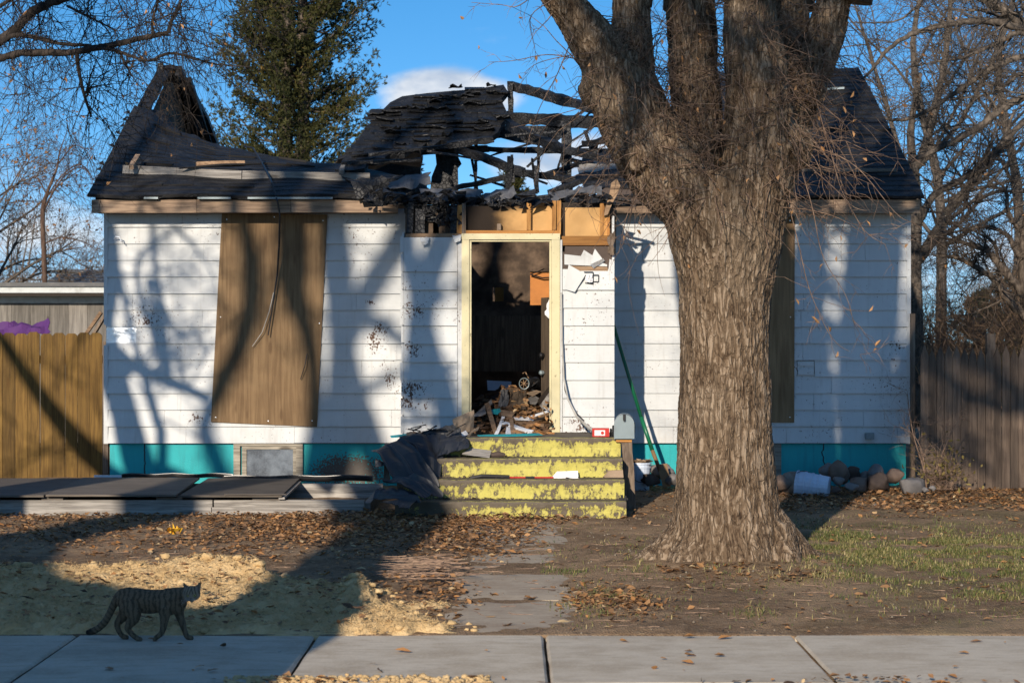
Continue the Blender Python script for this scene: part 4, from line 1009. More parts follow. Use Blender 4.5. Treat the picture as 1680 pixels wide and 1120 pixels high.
def leaf_litter():
    pts = []
    def zone(n, x0, x1, y0, y1, dens, lift=.02):
        x = NR.uniform(x0, x1, n); y = NR.uniform(y0, y1, n); d = dens(x, y); ok = NR.random_sample(n) < d
        x, y = x[ok], y[ok]; z = np.where((y > 9.1) & (y < 10.385), .016, np.where(y < 9.1, .018, dirt_h(x, y))) + NR.random_sample(len(x)) * lift * np.clip(d[ok], .1, 1) + .006
        pts.append(np.stack([x, y, z], 1))
    nz = lambda x, y, s, k: fbm(n2(x, y, s, k), 4)
    # along the wooden bed and round the foot of the steps
    zone(26000, -5.6, .35, 13.4, 17.6, lambda x, y: sst(13.6, 16.4, y + .8 * nz(x, y, 1.1, 3.0)) * sst(.35, -.1, x + .2 * nz(x, y, 2.0, 7.0)) * np.clip(.35 + .9 * sst(-2.9, -1.2, x), 0, 1), .05)
    zone(1500, -1.3, .95, 16.4, 17.2, lambda x, y: sst(16.5, 17.1, y + .25 * nz(x, y, 3.0, 5.0)) * sst(.9, .2, x), .05)
    # between the trunk and the right foundation, along the right fence
    zone(11000, 1.9, 5.8, 17.2, 20.4, lambda x, y: sst(17.3, 18.9, y + .9 * nz(x, y, 1.2, 11.0)) * np.clip(.8 + .4 * nz(x, y, 3.0, 4.0), .3, 1), .035)
    zone(900, .95, 2.1, 17.4, 20.5, lambda x, y: np.clip(.5 + .8 * nz(x, y, 3.0, 14.0), .1, 1))
    # clump right of the path, debris beside it
    zone(2600, .25, 1.15, 10.7, 12.7, lambda x, y: np.exp(-((x - .62 + .12 * (y - 11.5)) / .24) ** 2 - ((y - 11.7) / .55) ** 2))
    zone(900, -.75, -.1, 11.0, 13.3, lambda x, y: np.exp(-((x + .42) / .2) ** 2 - ((y - 12.2) / .6) ** 2))
    zone(900, 1.0, 2.1, 12.6, 13.2, lambda x, y: .45 * sst(-.2, .4, nz(x, y, 4.0, 1.0)))
    # scattered everywhere
    zone(6500, -5.5, 6.0, 10.5, 17.4, lambda x, y: np.clip(.10 + .40 * nz(x, y, 1.6, 31.0), 0.02, .5))
    zone(3600, .8, 5.5, 10.9, 17.4, lambda x, y: np.clip(.12 + .5 * nz(x, y, 1.9, 41.0), 0.03, .6))
    zone(2400, -3.6, -.3, 10.5, 13.6, lambda x, y: np.clip(.30 + .8 * nz(x, y, 2.2, 51.0), 0.05, .8), .10)
    zone(700, -2.4, 2.6, 8.6, 9.16, lambda x, y: np.clip(.12 + .8 * sst(.2, .5, nz(x, y, 1.4, 61.0)) + .5 * np.exp(-((x - 1.95) / .3) ** 2), 0, 1) * sst(9.10, 8.95, y), .02)
    zone(60, -2.6, 2.8, 9.2, 10.4, lambda x, y: np.full(x.shape, .35))
    P = np.concatenate(pts)
    on_ins = (insul_mask(P[:, 0], P[:, 1]) > .3); P[on_ins, 2] += insul_h(P[on_ins, 0], P[on_ins, 1]) * .95
    size = NR.uniform(.030, .072, len(P)) * np.where(NR.random_sample(len(P)) < .35, .6, 1.0)
    V, T, n = leaves_at(P, size)
    tone = np.repeat(np.clip(NR.normal(.56, .25, n), 0, 1), len(LEAF))
    me = fast_mesh('leaf_litter', V, T, MAT['leaf'], {'tone': tone})
    props(link('leaf_litter', me, (0, 0, 0)), kind='stuff'); return n
leaf_litter()
def grass():
    n = 190000; x = NR.uniform(.2, 5.6, n); y = NR.uniform(10.6, 17.6, n)
    def hill(cx, cy, rx, ry, a): return a * np.exp(-((x - cx) / rx) ** 2 - ((y - cy) / ry) ** 2)
    d = hill(2.75, 14.2, 1.1, 1.1, 1.1) + hill(3.8, 13.8, 1.0, 1.6, 1.1) + hill(3.0, 12.2, .5, .3, .25) + hill(.62, 13.35, .35, .22, .65) + hill(.95, 13.0, .3, .12, .4) + hill(.52, 11.75, .2, .45, .6) + hill(1.42, 11.2, .12, .15, .4) + hill(3.3, 11.9, .6, .5, .5) + hill(2.35, 15.6, .4, .8, .5) + hill(2.05, 12.85, .25, .12, .5) + hill(4.6, 12.5, .6, 1.4, .6) + .02
    d = d * np.clip(.65 + 2.2 * fbm(n2(x, y, 2.4, 13.0), 5, .6), 0, 1.6)
    d = d * sst(.46, .60, np.hypot(x - TX, y - TY))
    ok = NR.random_sample(n) < d; x, y = x[ok], y[ok]; n = len(x)
    z = dirt_h(x, y) - .004; h = NR.uniform(.012, .040, n); a = NR.uniform(0, 6.28, n); l = NR.uniform(.2, 1.4, n) * h; w = NR.uniform(.0016, .0034, n)
    c, s = np.cos(a), np.sin(a); b = np.stack([x, y, z], 1); side = np.stack([-s, c, 0 * c], 1) * w[:, None]; fw = np.stack([c, s, 0 * c], 1)
    mid = b + fw * (l * .35)[:, None] + np.array([0, 0, 1]) * (h * .65)[:, None]; tip = b + fw * l[:, None] + np.array([0, 0, 1]) * h[:, None]
    V = np.stack([b - side, b + side, mid + side * .8, mid - side * .8, tip], 1).reshape(-1, 3)
    T = (np.array([(0, 1, 2), (0, 2, 3), (3, 2, 4)])[None] + (np.arange(n) * 5)[:, None, None]).reshape(-1, 3)
    tone = np.repeat(np.clip(NR.normal(.42, .22, n) + .25 * gnoise(n2(x, y, 1.5, 2.0)) + .5 * np.exp(-((x - 1.7) / .35) ** 2 - ((y - 12.95) / .3) ** 2), 0, 1), 5)
    props(link('lawn_grass', fast_mesh('lawn_grass', V, T, MAT['grass'], {'tone': tone}), (0, 0, 0)), kind='stuff')
grass()
def grit():
    """small stones, chips and crumbs of soil lying on the bare dirt"""
    n = 3600; x = NR.uniform(-3.6, 4.4, n); y = NR.uniform(10.42, 17.3, n); d = np.clip(.45 + .8 * fbm(n2(x, y, 1.7, 71.0), 3), .1, 1)
    ok = NR.random_sample(n) < d; x, y = x[ok], y[ok]; n = len(x); r = .003 + .010 * NR.random_sample(n) ** 3
    o8 = np.array([(1, 0, 0), (-1, 0, 0), (0, 1, 0), (0, -1, 0), (0, 0, 1), (0, 0, -1)], float); t8 = np.array([(0, 2, 4), (2, 1, 4), (1, 3, 4), (3, 0, 4), (2, 0, 5), (1, 2, 5), (3, 1, 5), (0, 3, 5)])
    V = o8[None] * (r[:, None, None] * NR.uniform(.5, 1.4, (n, 6, 1))) + np.stack([x, y, dirt_h(x, y) + r * .3], 1)[:, None]
    T = (t8[None] + (np.arange(n) * 6)[:, None, None]).reshape(-1, 3)
    props(link('grit', fast_mesh('grit', V.reshape(-1, 3), T, MAT['grit']), (0, 0, 0)), kind='stuff')
grit()
def litter_twigs():
    mb = MB()
    for _ in range(420):
        if R.random() < .6: x, y = R.uniform(-.6, 4.0), R.uniform(10.5, 16.5)
        else: x, y = R.uniform(-4.5, .3), R.uniform(13.2, 17.3)
        z = float(dirt_h(np.array([x]), np.array([y]))[0]) + .006; a = R.uniform(0, 6.28); l = R.uniform(.03, .22); p = Vector((x, y, z)); pts = [p]
        for k in range(3): a += R.gauss(0, .35); p = p + Vector((math.cos(a), math.sin(a), R.uniform(-.02, .06))) * l / 3; pts.append(p)
        mb.tube(pts, [.003, .0028, .002, .001], 3)
    # brush heap at the path's left edge
    for _ in range(110):
        c = Vector((-.46 + R.gauss(0, .16), 13.0 + R.gauss(0, .22), .03 + abs(R.gauss(0, .04)))); a = R.gauss(2.9, .5); l = R.uniform(.15, .5); pts = [c]
        for k in range(4): a += R.gauss(0, .2); c = c + Vector((math.cos(a), math.sin(a) * .6, R.uniform(-.08, .10))) * l / 4; c.z = max(c.z, .01); pts.append(c)
        mb.tube(pts, [.004, .0035, .003, .002, .001], 3)
    props(mb.build('twig_litter', MAT['twig'], None), kind='stuff')
litter_twigs()
# a few single leaves lying apart on the concrete
lf = bpy.data.meshes.new('fallen_leaf'); lf.from_pydata((LEAF * .085).tolist(), [], [tuple(int(i) for i in t) for t in LEAFT]); lf.materials.append(MAT['leaf'])
q = lf.attributes.new('tone', 'FLOAT', 'POINT'); q.data.foreach_set('value', [.82] * len(LEAF)); lf.update()
for k, (px, py) in enumerate(((662, 1068), (1133, 1075), (1128, 1087), (1190, 1046), (868, 981), (838, 905))):
    g_ = ground_at(px, py, .02); o = link('fallen_leaf', lf, (g_.x, g_.y, .024), None, rot=(R.uniform(-.3, .3), R.uniform(-.3, .3), R.uniform(0, 6)))
    lab = ['single orange leaf on the sidewalk below the end of the insulation', 'pale upper leaf of two on the sidewalk below the tree trunk', 'darker lower leaf of two on the sidewalk below the tree trunk', 'orange leaf at the far edge of the sidewalk near the trunk', 'orange leaf lying on a crack across the front path', 'orange leaf on the front path close to the steps'][k]
    props(o, lab, 'leaf', 'single leaves lying on the concrete')
# ================================================================ STEPS AND THINGS ABOUT THE DOOR
steps = thing('concrete_steps', 'peeling yellow concrete steps leading to the doorway', 'steps', (.2, 18.2, 0))
def step_block(x0, x1, y0, y1, z0, z1, name, seed):
    """a block with a worn nosing; attribute 'rise' runs 0..1 up the riser and is -1 on the tread"""
    xs = np.linspace(x0, x1, 40); V = []; A = []
    prof = [(0, z0, 0.0), (0.004, z0 + (z1 - z0) * .3, .3), (.002, z0 + (z1 - z0) * .6, .6), (-.006, z1 - .05, .74), (-.010, z1 - .02, .9), (-.002, z1 - .004, 1.0), (.02, z1, .3), (.06, z1, -1), (y1 - y0, z1 - .002, -1)]
    for i, x in enumerate(xs):
        for (dy, z, a) in prof:
            w = .006 * float(gnoise(np.array([[x * 7, z * 9, seed]]))[0]) + .004 * float(gnoise(np.array([[x * 23, z * 23, seed + 3]]))[0])
            V.append((x, y0 + dy + w * (dy < .05), z + (w * .7 if dy < .1 else 0))); A.append(a)
    n = len(prof); Fs = [(i * n + j, (i + 1) * n + j, (i + 1) * n + j + 1, i * n + j + 1) for i in range(len(xs) - 1) for j in range(n - 1)]
    for e, rev in ((0, 0), ((len(xs) - 1) * n, 1)):
        k = len(V); V.append((xs[0] if not rev else xs[-1], y1, z0)); A.append(.4)
        for j in range(n - 1): Fs.append((e + j, e + j + 1, k)[::-1 if rev else 1])
    m = MB().add(V, Fs, A); return m.build(name, MAT['steps'], steps, attr='rise', smooth=False)
step_block(-1.05, 1.025, 17.22, 17.6, -.05, .165, 'step', 1.0)
step_block(-1.05, 1.025, 17.52, 17.9, .10, .340, 'step', 2.0)
step_block(-1.05, 1.025, 17.82, 18.2, .28, .515, 'step', 3.0)
step_block(-1.05, 1.025, 18.12, 19.29, .45, .692, 'landing', 4.0)
st_l = MB()                                              # crumbs and dirt on the treads
for (yy, zz) in ((17.5, .165), (17.8, .341), (18.1, .516), (19.1, .693)):
    for _ in range(150):
        c = np.array([R.uniform(-1, 1.0) if R.random() < .5 else R.uniform(-1, 0), yy - abs(R.gauss(0, .05)), zz + .006]); v = c + NR.normal(0, 1, (5, 3)) * R.uniform(.003, .012) * np.array([1.5, 1, .5])
        st_l.add(v, [(0, 1, 2), (0, 2, 3), (0, 3, 4), (1, 2, 4), (2, 3, 4)])
props(st_l.build('grit', MAT['rock_c'], steps), kind='stuff')

def solo(mb, name, mat, label, cat, group=None, smooth=False, attr=None):
    o = mb.build(name, mat, None, smooth=smooth, attr=attr); return props(o, label, cat, group)
def bar_px(x0, y0, D0, x1, y1, D1, w, h, up=(0, -.4, 1), jit=.004, seg=4):
    return MB().bar(at(x0, y0, D0), at(x1, y1, D1), w, h, up=up, jit=jit, seg=seg)
def poly_px(pts, th=.006): return MB().prism([at(*p) for p in pts], (0, th, th * .4))

# ---- debris in the doorway
DG = 'fire debris heaped in the doorway'
solo(patch(MB(), (at(742, 688, 18.75), at(777, 672, 19.0), at(775, 708, 18.85), at(746, 716, 18.55)), 6, 5, .02, .01, None, .006, .004), 'cardboard_flap', MAT['cardboard'], 'grey cardboard box flap leaning at the left of the doorway', 'cardboard', DG)
solo(patch(MB(), (at(772, 708, 18.7), at(788, 700, 18.9), at(784, 706, 18.6), at(766, 717, 18.45)), 5, 4, .01, .01, None, .004, .004), 'paper_scrap', MAT['cardboard'], 'curled tan paper scrap beside the leaning cardboard flap', 'paper', DG)
solo(poly_px(((752, 712, 18.6), (764, 706, 18.7), (768, 712, 18.55), (758, 720, 18.4))), 'paper_scrap', MAT['white_card'], 'small white paper scrap below the cardboard flap', 'paper', DG)
solo(poly_px(((783, 714, 18.5), (884, 711, 18.6), (890, 714, 18.45), (788, 717, 18.35)), .012), 'turquoise_strip', MAT['teal_scrap'], 'long turquoise strip lying along the edge of the landing', 'wood scrap', DG)
solo(bar_px(799, 662, 19.5, 813, 709, 18.8, .045, .02, (0, -1, .3)), 'broken_stick', MAT['scrap_wood'], 'brown broken lath leaning in the left of the doorway debris', 'stick', DG)
solo(bar_px(836, 676, 19.4, 842, 711, 18.75, .04, .02, (0, -1, .3)), 'broken_stick', MAT['scrap_wood'], 'upright brown lath stub in the middle of the doorway debris', 'stick', DG)
solo(poly_px(((820, 672, 19.45), (845, 677, 19.35), (838, 686, 19.2), (822, 680, 19.3)), .015), 'wood_chunk', MAT['scrap_wood'], 'flat wood chunk on top of the middle lath stub', 'wood scrap', DG)
solo(bar_px(826, 684, 19.3, 814, 713, 18.7, .03, .012, (0, -1, .3)), 'white_lath', MAT['white_card'], 'thin white slat leaning between the two brown laths', 'slat', DG)
solo(poly_px(((833, 690, 19.2), (841, 700, 19.0), (838, 712, 18.7), (829, 712, 18.7))), 'white_lath', MAT['white_card'], 'wide white slat propped behind the middle lath', 'slat', DG)
solo(bar_px(826, 694, 19.1, 871, 709, 18.75, .06, .025), 'white_batten', MAT['white_card'], 'white painted batten lying at the front of the doorway debris', 'batten', DG)
solo(poly_px(((842, 684, 19.3), (872, 684, 19.4), (876, 690, 19.2), (846, 689, 19.15)), .01), 'white_board', MAT['white_card'], 'white board with grey patch lying across the debris', 'board', DG)
solo(MB().bar(at(866, 685, 19.2), at(903, 673, 19.3), .02, .02).bar(at(903, 673, 19.3), at(891, 667, 19.6), .02, .02), 'white_frame_piece', MAT['white_card'], 'white L shaped frame piece in the right of the doorway debris', 'frame piece', DG)
solo(bar_px(843, 690, 19.2, 892, 697, 19.2, .06, .025), 'brown_board', MAT['scrap_wood'], 'brown board lying under the white board in the doorway', 'board', DG)
solo(bar_px(870, 692, 19.3, 904, 678, 19.5, .07, .02), 'brown_board', MAT['scrap_wood'], 'brown board slanting up to the right door jamb', 'board', DG)
solo(bar_px(858, 703, 19.1, 907, 694, 19.3, .06, .02), 'brown_board', MAT['scrap_wood'], 'lowest brown board resting by the right door jamb', 'board', DG)
solo(bar_px(889, 668, 19.55, 908, 644, 19.4, .02, .06), 'dark_strip', MAT['grey_wood_x'], 'grey strip leaning on the right door jamb', 'wood scrap', DG)
solo(bar_px(884, 660, 19.75, 908, 632, 19.5, .03, .05), 'dark_strip', MAT['brown_dark'], 'dark brown strip behind the grey one at the right door jamb', 'wood scrap', DG)
solo(poly_px(((774, 684, 19.1), (806, 655, 19.9), (808, 662, 19.7), (796, 672, 19.4), (798, 678, 19.2), (790, 682, 19.1))), 'grey_sheet', MAT['ash'], 'crumpled grey sheet at the left side of the doorway heap', 'sheet', DG)
solo(poly_px(((806, 672, 19.5), (820, 670, 19.5), (822, 674, 19.4), (816, 680, 19.3), (806, 678, 19.35))), 'turquoise_scrap', MAT['teal_scrap'], 'small turquoise scrap in the middle of the doorway heap', 'scrap', DG)
solo(poly_px(((799, 625, 20.8), (839, 627, 20.8), (838, 645, 20.6), (826, 633, 20.7), (812, 640, 20.6), (800, 640, 20.6)), .02), 'blue_grey_panel', MAT['bucket'], 'blue grey panel standing at the back of the hallway', 'panel', DG)
solo(patch(MB(), (at(836, 640, 20.3), at(862, 638, 20.4), at(866, 676, 19.6), at(834, 676, 19.5)), 7, 6, .05, .02, None, .01, .015), 'brown_sheet', MAT['door_brown'], 'large dull brown sheet slumped in the middle of the hallway', 'sheet', DG)
solo(patch(MB(), (at(820, 642, 20.1), at(832, 640, 20.2), at(832, 668, 19.7), at(818, 668, 19.6)), 6, 6, .05, .02, None, .008, .01, seed=4), 'grey_rag', MAT['ash'], 'crumpled pale grey rag in the hallway heap', 'rag', DG)
solo(poly_px(((862, 645, 20.1), (880, 640, 20.2), (888, 642, 20.1), (874, 650, 19.9))), 'tan_box_lid', MAT['cardboard'], 'flattened tan box lid under the wrecked fan', 'cardboard', DG)
solo(poly_px(((866, 654, 19.9), (876, 649, 20.0), (886, 655, 19.8), (878, 664, 19.6), (869, 662, 19.7)), .02), 'slate_piece', MAT['grey_wood_x'], 'grey flat piece below the tan box lid', 'scrap', DG)
fan = thing('wrecked_fan', 'wrecked fan with a bent wire frame on top of the hallway heap', 'fan', at(868, 650, 20.2))
c0 = at(860, 629, 20.2); ring = [c0 + Vector((math.cos(a) * .052, 0, math.sin(a) * .058)) for a in np.linspace(0, 2 * math.pi, 17)]
MB().tube(ring, .005, 5, cap=False).build('ring', MAT['metal'], fan)
mb = MB()
for k in range(7):
    a = k * .9; mb.tube([c0, c0 + Vector((math.cos(a) * .05, .02, math.sin(a) * .055))], .003, 4)
mb.build('spokes', MAT['scrap_wood'], fan)
MB().tube([at(858, 612, 20.25), at(862, 610, 20.3), at(868, 622, 20.3), at(876, 628, 20.3)], .006, 5).build('bent_rod', MAT['scrap_wood'], fan)
mb = MB(); mb.tube([at(866, 628, 20.3), at(880, 626, 20.4)], [.05, .055], 9); mb.build('motor', MAT['black'], fan)
fw = MB()
for k in range(9):
    p = at(R.uniform(862, 886), R.uniform(612, 638), 20.3); fw.tube([p, p + Vector((R.uniform(-.08, .08), R.uniform(-.05, .05), R.uniform(-.06, .08))), p + Vector((R.uniform(-.1, .1), 0, R.uniform(-.1, .05)))], .003, 4)
fw.build('wires', MAT['black'], fan)
solo(MB().box((.19, YP + .75, 1.98), (.46, YP + .79, 2.33)), 'orange_cabinet_door', MAT['orange_box'], 'orange brown cabinet panel hanging at the upper right of the doorway', 'cabinet panel')
solo(MB().tube([at(870, 450, 20.0), at(876, 452, 20.0), at(890, 456, 20.0), at(907, 455, 20.0)], .008, 5).tube([at(870, 450, 20.0), at(882, 446, 20.0), at(893, 441, 20.0)], .006, 5), 'hanging_wire', MAT['cable'], 'black wire drooping across the orange cabinet panel', 'wire')
solo(patch(MB(), (at(904, 484, 19.55), at(908, 482, 19.5), at(907, 532, 19.5), at(896, 518, 19.5)), 4, 8, .02, .03, None, .006, .006), 'hanging_cloth', MAT['white_card'], 'torn white cloth hanging below the orange cabinet panel', 'cloth')
hp = MB()                                                # shapeless rubble under all that
for _ in range(420):
    px = R.uniform(772, 906); t = R.random(); D = 18.75 + t * 1.6; py = 712 - t * (52 + 28 * math.sin((px - 772) / 134 * math.pi)) + R.uniform(-2, 10)
    c = np.array(at(px, py, D)); c[2] = max(c[2], .66); s_ = R.uniform(.012, .05); v = c + NR.normal(0, 1, (6, 3)) * s_ * np.array([1.3, .8, .5])
    hp.add(v, [(0, 1, 2), (0, 2, 3), (0, 3, 4), (1, 2, 5), (2, 3, 5), (3, 4, 5), (0, 1, 4), (1, 4, 5)], R.choice((.15, .35, .5, .7, .85)) if px > 845 else R.choice((0, 0, .1, .3)))  # sunlit right and shaded left of the heap put into the tone
P = np.zeros((12, 8, 3))
for i in range(12):
    for j in range(8):
        px = 770 + 138 * i / 11; t = j / 7; py = 716 - t * (54 + 28 * math.sin(i / 11 * math.pi)); v = at(px, py, 18.85 + t * 1.5); P[i, j] = (v.x, v.y, max(.655, v.z - .05))
hp.grid(P, 0, .0)
props(hp.build('doorway_rubble', MAT['leaf'], None, attr='tone'), kind='stuff')
bd = MB()
for _ in range(60):
    p = at(R.uniform(842, 905), R.uniform(655, 705), R.uniform(19.0, 19.7)); bd.add(*leaves_at(np.array([p]), [R.uniform(.05, .09)], 1.0)[:2], R.uniform(.6, 1))
props(bd.build('leaves_in_doorway', MAT['leaf'], None, attr='tone'), kind='stuff')

# ---- on the landing and steps
bx = thing('red_box', 'red and white cardboard packet at the right end of the landing', 'packet', (.83, 18.30, .694))
MB().box((.765, 18.27, .694), (.925, 18.36, .775)).build('carton', MAT['red'], bx); MB().box((.785, 18.2665, .705), (.885, 18.2695, .757)).build('label', MAT['white_card'], bx)
MB().tube([(.86, 18.2655, .731), (.86, 18.264, .731)], .016, 12).build('emblem', MAT['red'], bx)
bt = MB()
for k, (x, h) in enumerate(((.945, .07), (.967, .10), (.99, .085), (1.01, .11))): bt.tube([(x, 18.35, .694), (x, 18.35, .694 + h), (x + .003, 18.35, .70 + h)], [.011, .011, .005], 7)
solo(bt, 'black_clip', MAT['black'], 'small black clips standing between red packet and mailbox', 'clip')
sb = thing('ice_scraper', 'long snow brush with red shaft and white blade lying on the steps', 'snow brush', (0, 17.74, .345))
MB().tube([at(772, 784, 17.72), at(790, 781, 17.72), at(836, 782, 17.72)], [.016, .022, .018], 8).build('brush_grip', MAT['black'], sb)
MB().tube([at(836, 783, 17.72), at(862, 783, 17.72)], .008, 8).tube([at(876, 783, 17.72), at(908, 783, 17.72)], .008, 8).build('shaft', MAT['red'], sb)
MB().tube([at(862, 783, 17.72), at(877, 783, 17.72)], .012, 8).build('collar', MAT['black'], sb)
MB().prism([at(904, 784, 17.72), at(914, 773, 17.74), at(948, 772, 17.76), at(949, 785, 17.72)], (0, .008, 0)).build('blade', MAT['white_card'], sb)
solo(MB().prism([at(989, 783, 17.74), at(999, 772, 17.80), at(1022, 771, 17.80), at(1023, 783, 17.74)], (0, .02, .004)), 'brown_tile', MAT['cardboard'], 'brown flat cardboard piece at the right end of the third step', 'cardboard')
cp = MB().box((.985, 17.36, .166), (1.005, 17.40, .212)).box((1.015, 17.36, .166), (1.035, 17.40, .206)).box((.97, 17.37, .166), (1.05, 17.41, .185))
solo(cp, 'black_bracket', MAT['black'], 'small black bracket standing on the right end of the bottom step', 'bracket')
solo(poly_px(((758, 745, 17.95), (772, 736, 18.05), (806, 740, 18.05), (803, 751, 17.9)), .02), 'grey_board', MAT['grey_wood_x'], 'grey brown board end lying on the upper step by the black sheet', 'board')
solo(MB().tube([at(806, 746, 17.95), at(818, 745, 17.95), at(829, 746, 17.95)], [.022, .03, .015], 7), 'dirt_clod', MAT['rock_c'], 'dark lump of dirt on the upper step', 'clod')
# ---- heap of black sheets left of the steps
heap = thing('crumpled_sheeting', 'crumpled black roofing sheets dumped left of the steps', 'sheeting', at(670, 832, 17.4))
def sheet(c, **k):
    m = k.pop('mat', 'sheet'); return patch(MB(), [at(*q) for q in c], **k).build('sheet', MAT[m], heap, smooth=False)
sheet([(609, 743, 17.6), (657, 718, 17.85), (722, 800, 17.5), (640, 784, 17.3)], nu=26, nv=12, bulge=.07, noise=.02, rib=(2, .022), th=.006, rough_edge=.006, seed=1)
sheet([(655, 714, 18.0), (730, 716, 18.1), (720, 798, 17.7), (690, 752, 17.75)], nu=18, nv=10, bulge=.06, noise=.025, th=.006, rough_edge=.006, mat='sheet_blue', seed=2)
sheet([(626, 790, 17.25), (672, 782, 17.35), (728, 812, 17.2), (688, 819, 16.95)], nu=20, nv=9, bulge=.05, noise=.02, rib=(2, .02), th=.006, rough_edge=.006, seed=3)
sheet([(622, 800, 17.2), (676, 806, 17.1), (690, 824, 16.9), (612, 818, 17.05)], nu=16, nv=7, bulge=.03, noise=.02, th=.006, rough_edge=.006, seed=4)
sheet([(624, 824, 17.1), (690, 820, 17.0), (670, 833, 16.7), (640, 829, 16.75)], nu=14, nv=5, bulge=.01, noise=.01, th=.006, rough_edge=.006, seed=5)
sheet([(718, 718, 18.0), (764, 716, 18.15), (770, 735, 17.95), (716, 748, 17.8)], nu=10, nv=6, bulge=.03, noise=.02, th=.01, rough_edge=.008, mat='sheet_blue', seed=6)
sheet([(626, 736, 17.9), (700, 712, 18.3), (735, 722, 18.3), (650, 742, 17.9)], nu=10, nv=5, bulge=.02, noise=.02, th=.01, rough_edge=.008, mat='cardboard', seed=7)
sheet([(690, 712, 18.35), (740, 703, 18.5), (760, 716, 18.2), (700, 722, 18.2)], nu=10, nv=5, bulge=.05, noise=.03, th=.01, rough_edge=.01, seed=8)
sheet([(616, 752, 17.5), (628, 758, 17.5), (634, 764, 17.45), (617, 765, 17.45)], nu=5, nv=4, bulge=.01, noise=.01, th=.005, rough_edge=.006, seed=11)
hs = MB()
for _ in range(26):
    c = at(R.uniform(668, 752), R.uniform(702, 716), R.uniform(18.1, 18.5)); a = R.uniform(-.4, .9); l = R.uniform(.06, .2)
    hs.bar(c, c + Vector((math.cos(a) * l, R.uniform(-.05, .05), math.sin(a) * l * .6)), .02, .008, jit=.003)
props(hs.build('splinters', MAT['char'], heap), kind='stuff')
solo(poly_px(((640, 715, 18.3), (666, 712, 18.4), (668, 716, 18.3), (642, 718, 18.2)), .01), 'turquoise_board', MAT['teal_scrap'], 'turquoise strip poking out behind the black sheets', 'board')
solo(poly_px(((629, 790, 17.4), (640, 790, 17.4), (637, 770, 17.5), (630, 764, 17.5)), .03), 'yellow_block', MAT['steps'], 'yellow painted block peeking out left of the black sheets', 'block')

# ---- mailbox on its post
mbx = thing('mailbox', 'grey metal mailbox on a leaning wooden post by the steps', 'mailbox', at(1030, 838, 18.1))
D = 18.05; c = at(1024, 700, D); w = .092; zb = at(0, 719, D).z; zt = at(0, 680, D).z
arch = [(c.x - w, zb)] + [(c.x - w * math.cos(a), zt - w + w * math.sin(a)) for a in np.linspace(0, math.pi, 13)] + [(c.x + w, zb)]
MB().prism([(x, D + .012, z) for x, z in arch], (.03, .46, 0)).build('body', MAT['metal'], mbx)
MB().prism([(c.x + (x - c.x) * 1.04, D - .004, zb - .003 + (z - zb) * 1.02) for x, z in arch], (0, .014, 0)).build('door', MAT['metal'], mbx)
MB().box((c.x - .012, D - .022, zt - .045), (c.x + .012, D - .005, zt + .004)).tube([(c.x, D - .018, zt - .05), (c.x, D - .028, zt - .05)], .012, 8).build('latch', MAT['black'], mbx)
MB().box((c.x + .098, D + .08, zb + .05), (c.x + .106, D + .11, zb + .14)).box((c.x + .098, D + .05, zb + .12), (c.x + .105, D + .08, zb + .15)).build('flag', MAT['brown_dark'], mbx)
MB().box((c.x - .075, D + .03, zb - .035), (c.x + .075, D + .42, zb - .008)).build('mount', MAT['orange_x'], mbx)
MB().bar(at(1028, 724, 18.14), at(1035, 838, 18.06), .095, .09, up=(0, 1, 0), jit=.005, seg=6).build('post', MAT['grey_wood_z'], mbx)

# ---- green handled shovel, buckets
sh = thing('leaning_shovel', 'green handled shovel leaning in the corner behind the mailbox', 'shovel', at(1095, 800, 19.9))
MB().tube([at(1006, 532, 20.1), at(1030, 612, 20.08), at(1052, 684, 20.05)], [.019, .020, .020], 9).build('grip_sleeve', MAT['green'], sh, smooth=True)
MB().tube([at(1052, 684, 20.05), at(1070, 738, 20.0)], [.022, .022], 9).build('collar', MAT['green'], sh, smooth=True)
MB().tube([at(1070, 738, 20.0), at(1083, 772, 19.95)], [.020, .022], 9).build('shaft', MAT['handle_wood'], sh, smooth=True)
patch(MB(), (at(1078, 764, 19.97), at(1094, 760, 19.97), at(1101, 798, 19.9), at(1088, 800, 19.9)), 7, 7, .025, .0, None, .006).build('blade', MAT['handle_wood'], sh)
def lathe(prof, n=20):
    mb = MB(); V = []; Fs = []
    for r, z in prof:
        for k in range(n): a = 2 * math.pi * k / n; V.append((r * math.cos(a), r * math.sin(a), z))
    for i in range(len(prof) - 1):
        for k in range(n): Fs.append((i * n + k, i * n + (k + 1) % n, (i + 1) * n + (k + 1) % n, (i + 1) * n + k))
    return V, Fs
bk = thing('standing_bucket', 'pale blue bucket full of debris standing behind the mailbox post', 'bucket', (1.345, 20.2, .02))
V, Fs = lathe([(0, .0), (.098, .0), (.112, .25), (.12, .252), (.121, .272), (.112, .274), (.113, .29), (.121, .292), (.12, .31), (.108, .31), (.10, .2), (0, .2)])
MB().add(np.array(V) + np.array([1.345, 20.2, .02]), Fs).build('tub', MAT['bucket'], bk, smooth=False)
hd = [Vector((1.345 - .118 * math.cos(a), 20.2 - .118 * math.sin(a) * 1.02, .30 - .17 * math.sin(a))) for a in np.linspace(0, math.pi, 12)]
MB().tube(hd, .004, 5).build('handle', MAT['cable'], bk)
mb = MB()
for _ in range(34):
    cc = np.array([1.345 + R.uniform(-.09, .1), 20.2 + R.uniform(-.09, .09), .30 + R.uniform(0, .06)]); v = cc + NR.normal(0, 1, (5, 3)) * .03 * np.array([1.4, 1, .4]); mb.add(v, [(0, 1, 2), (0, 2, 3), (0, 3, 4), (1, 2, 4), (2, 3, 4)])
props(mb.build('debris', MAT['cardboard'], bk), kind='stuff')
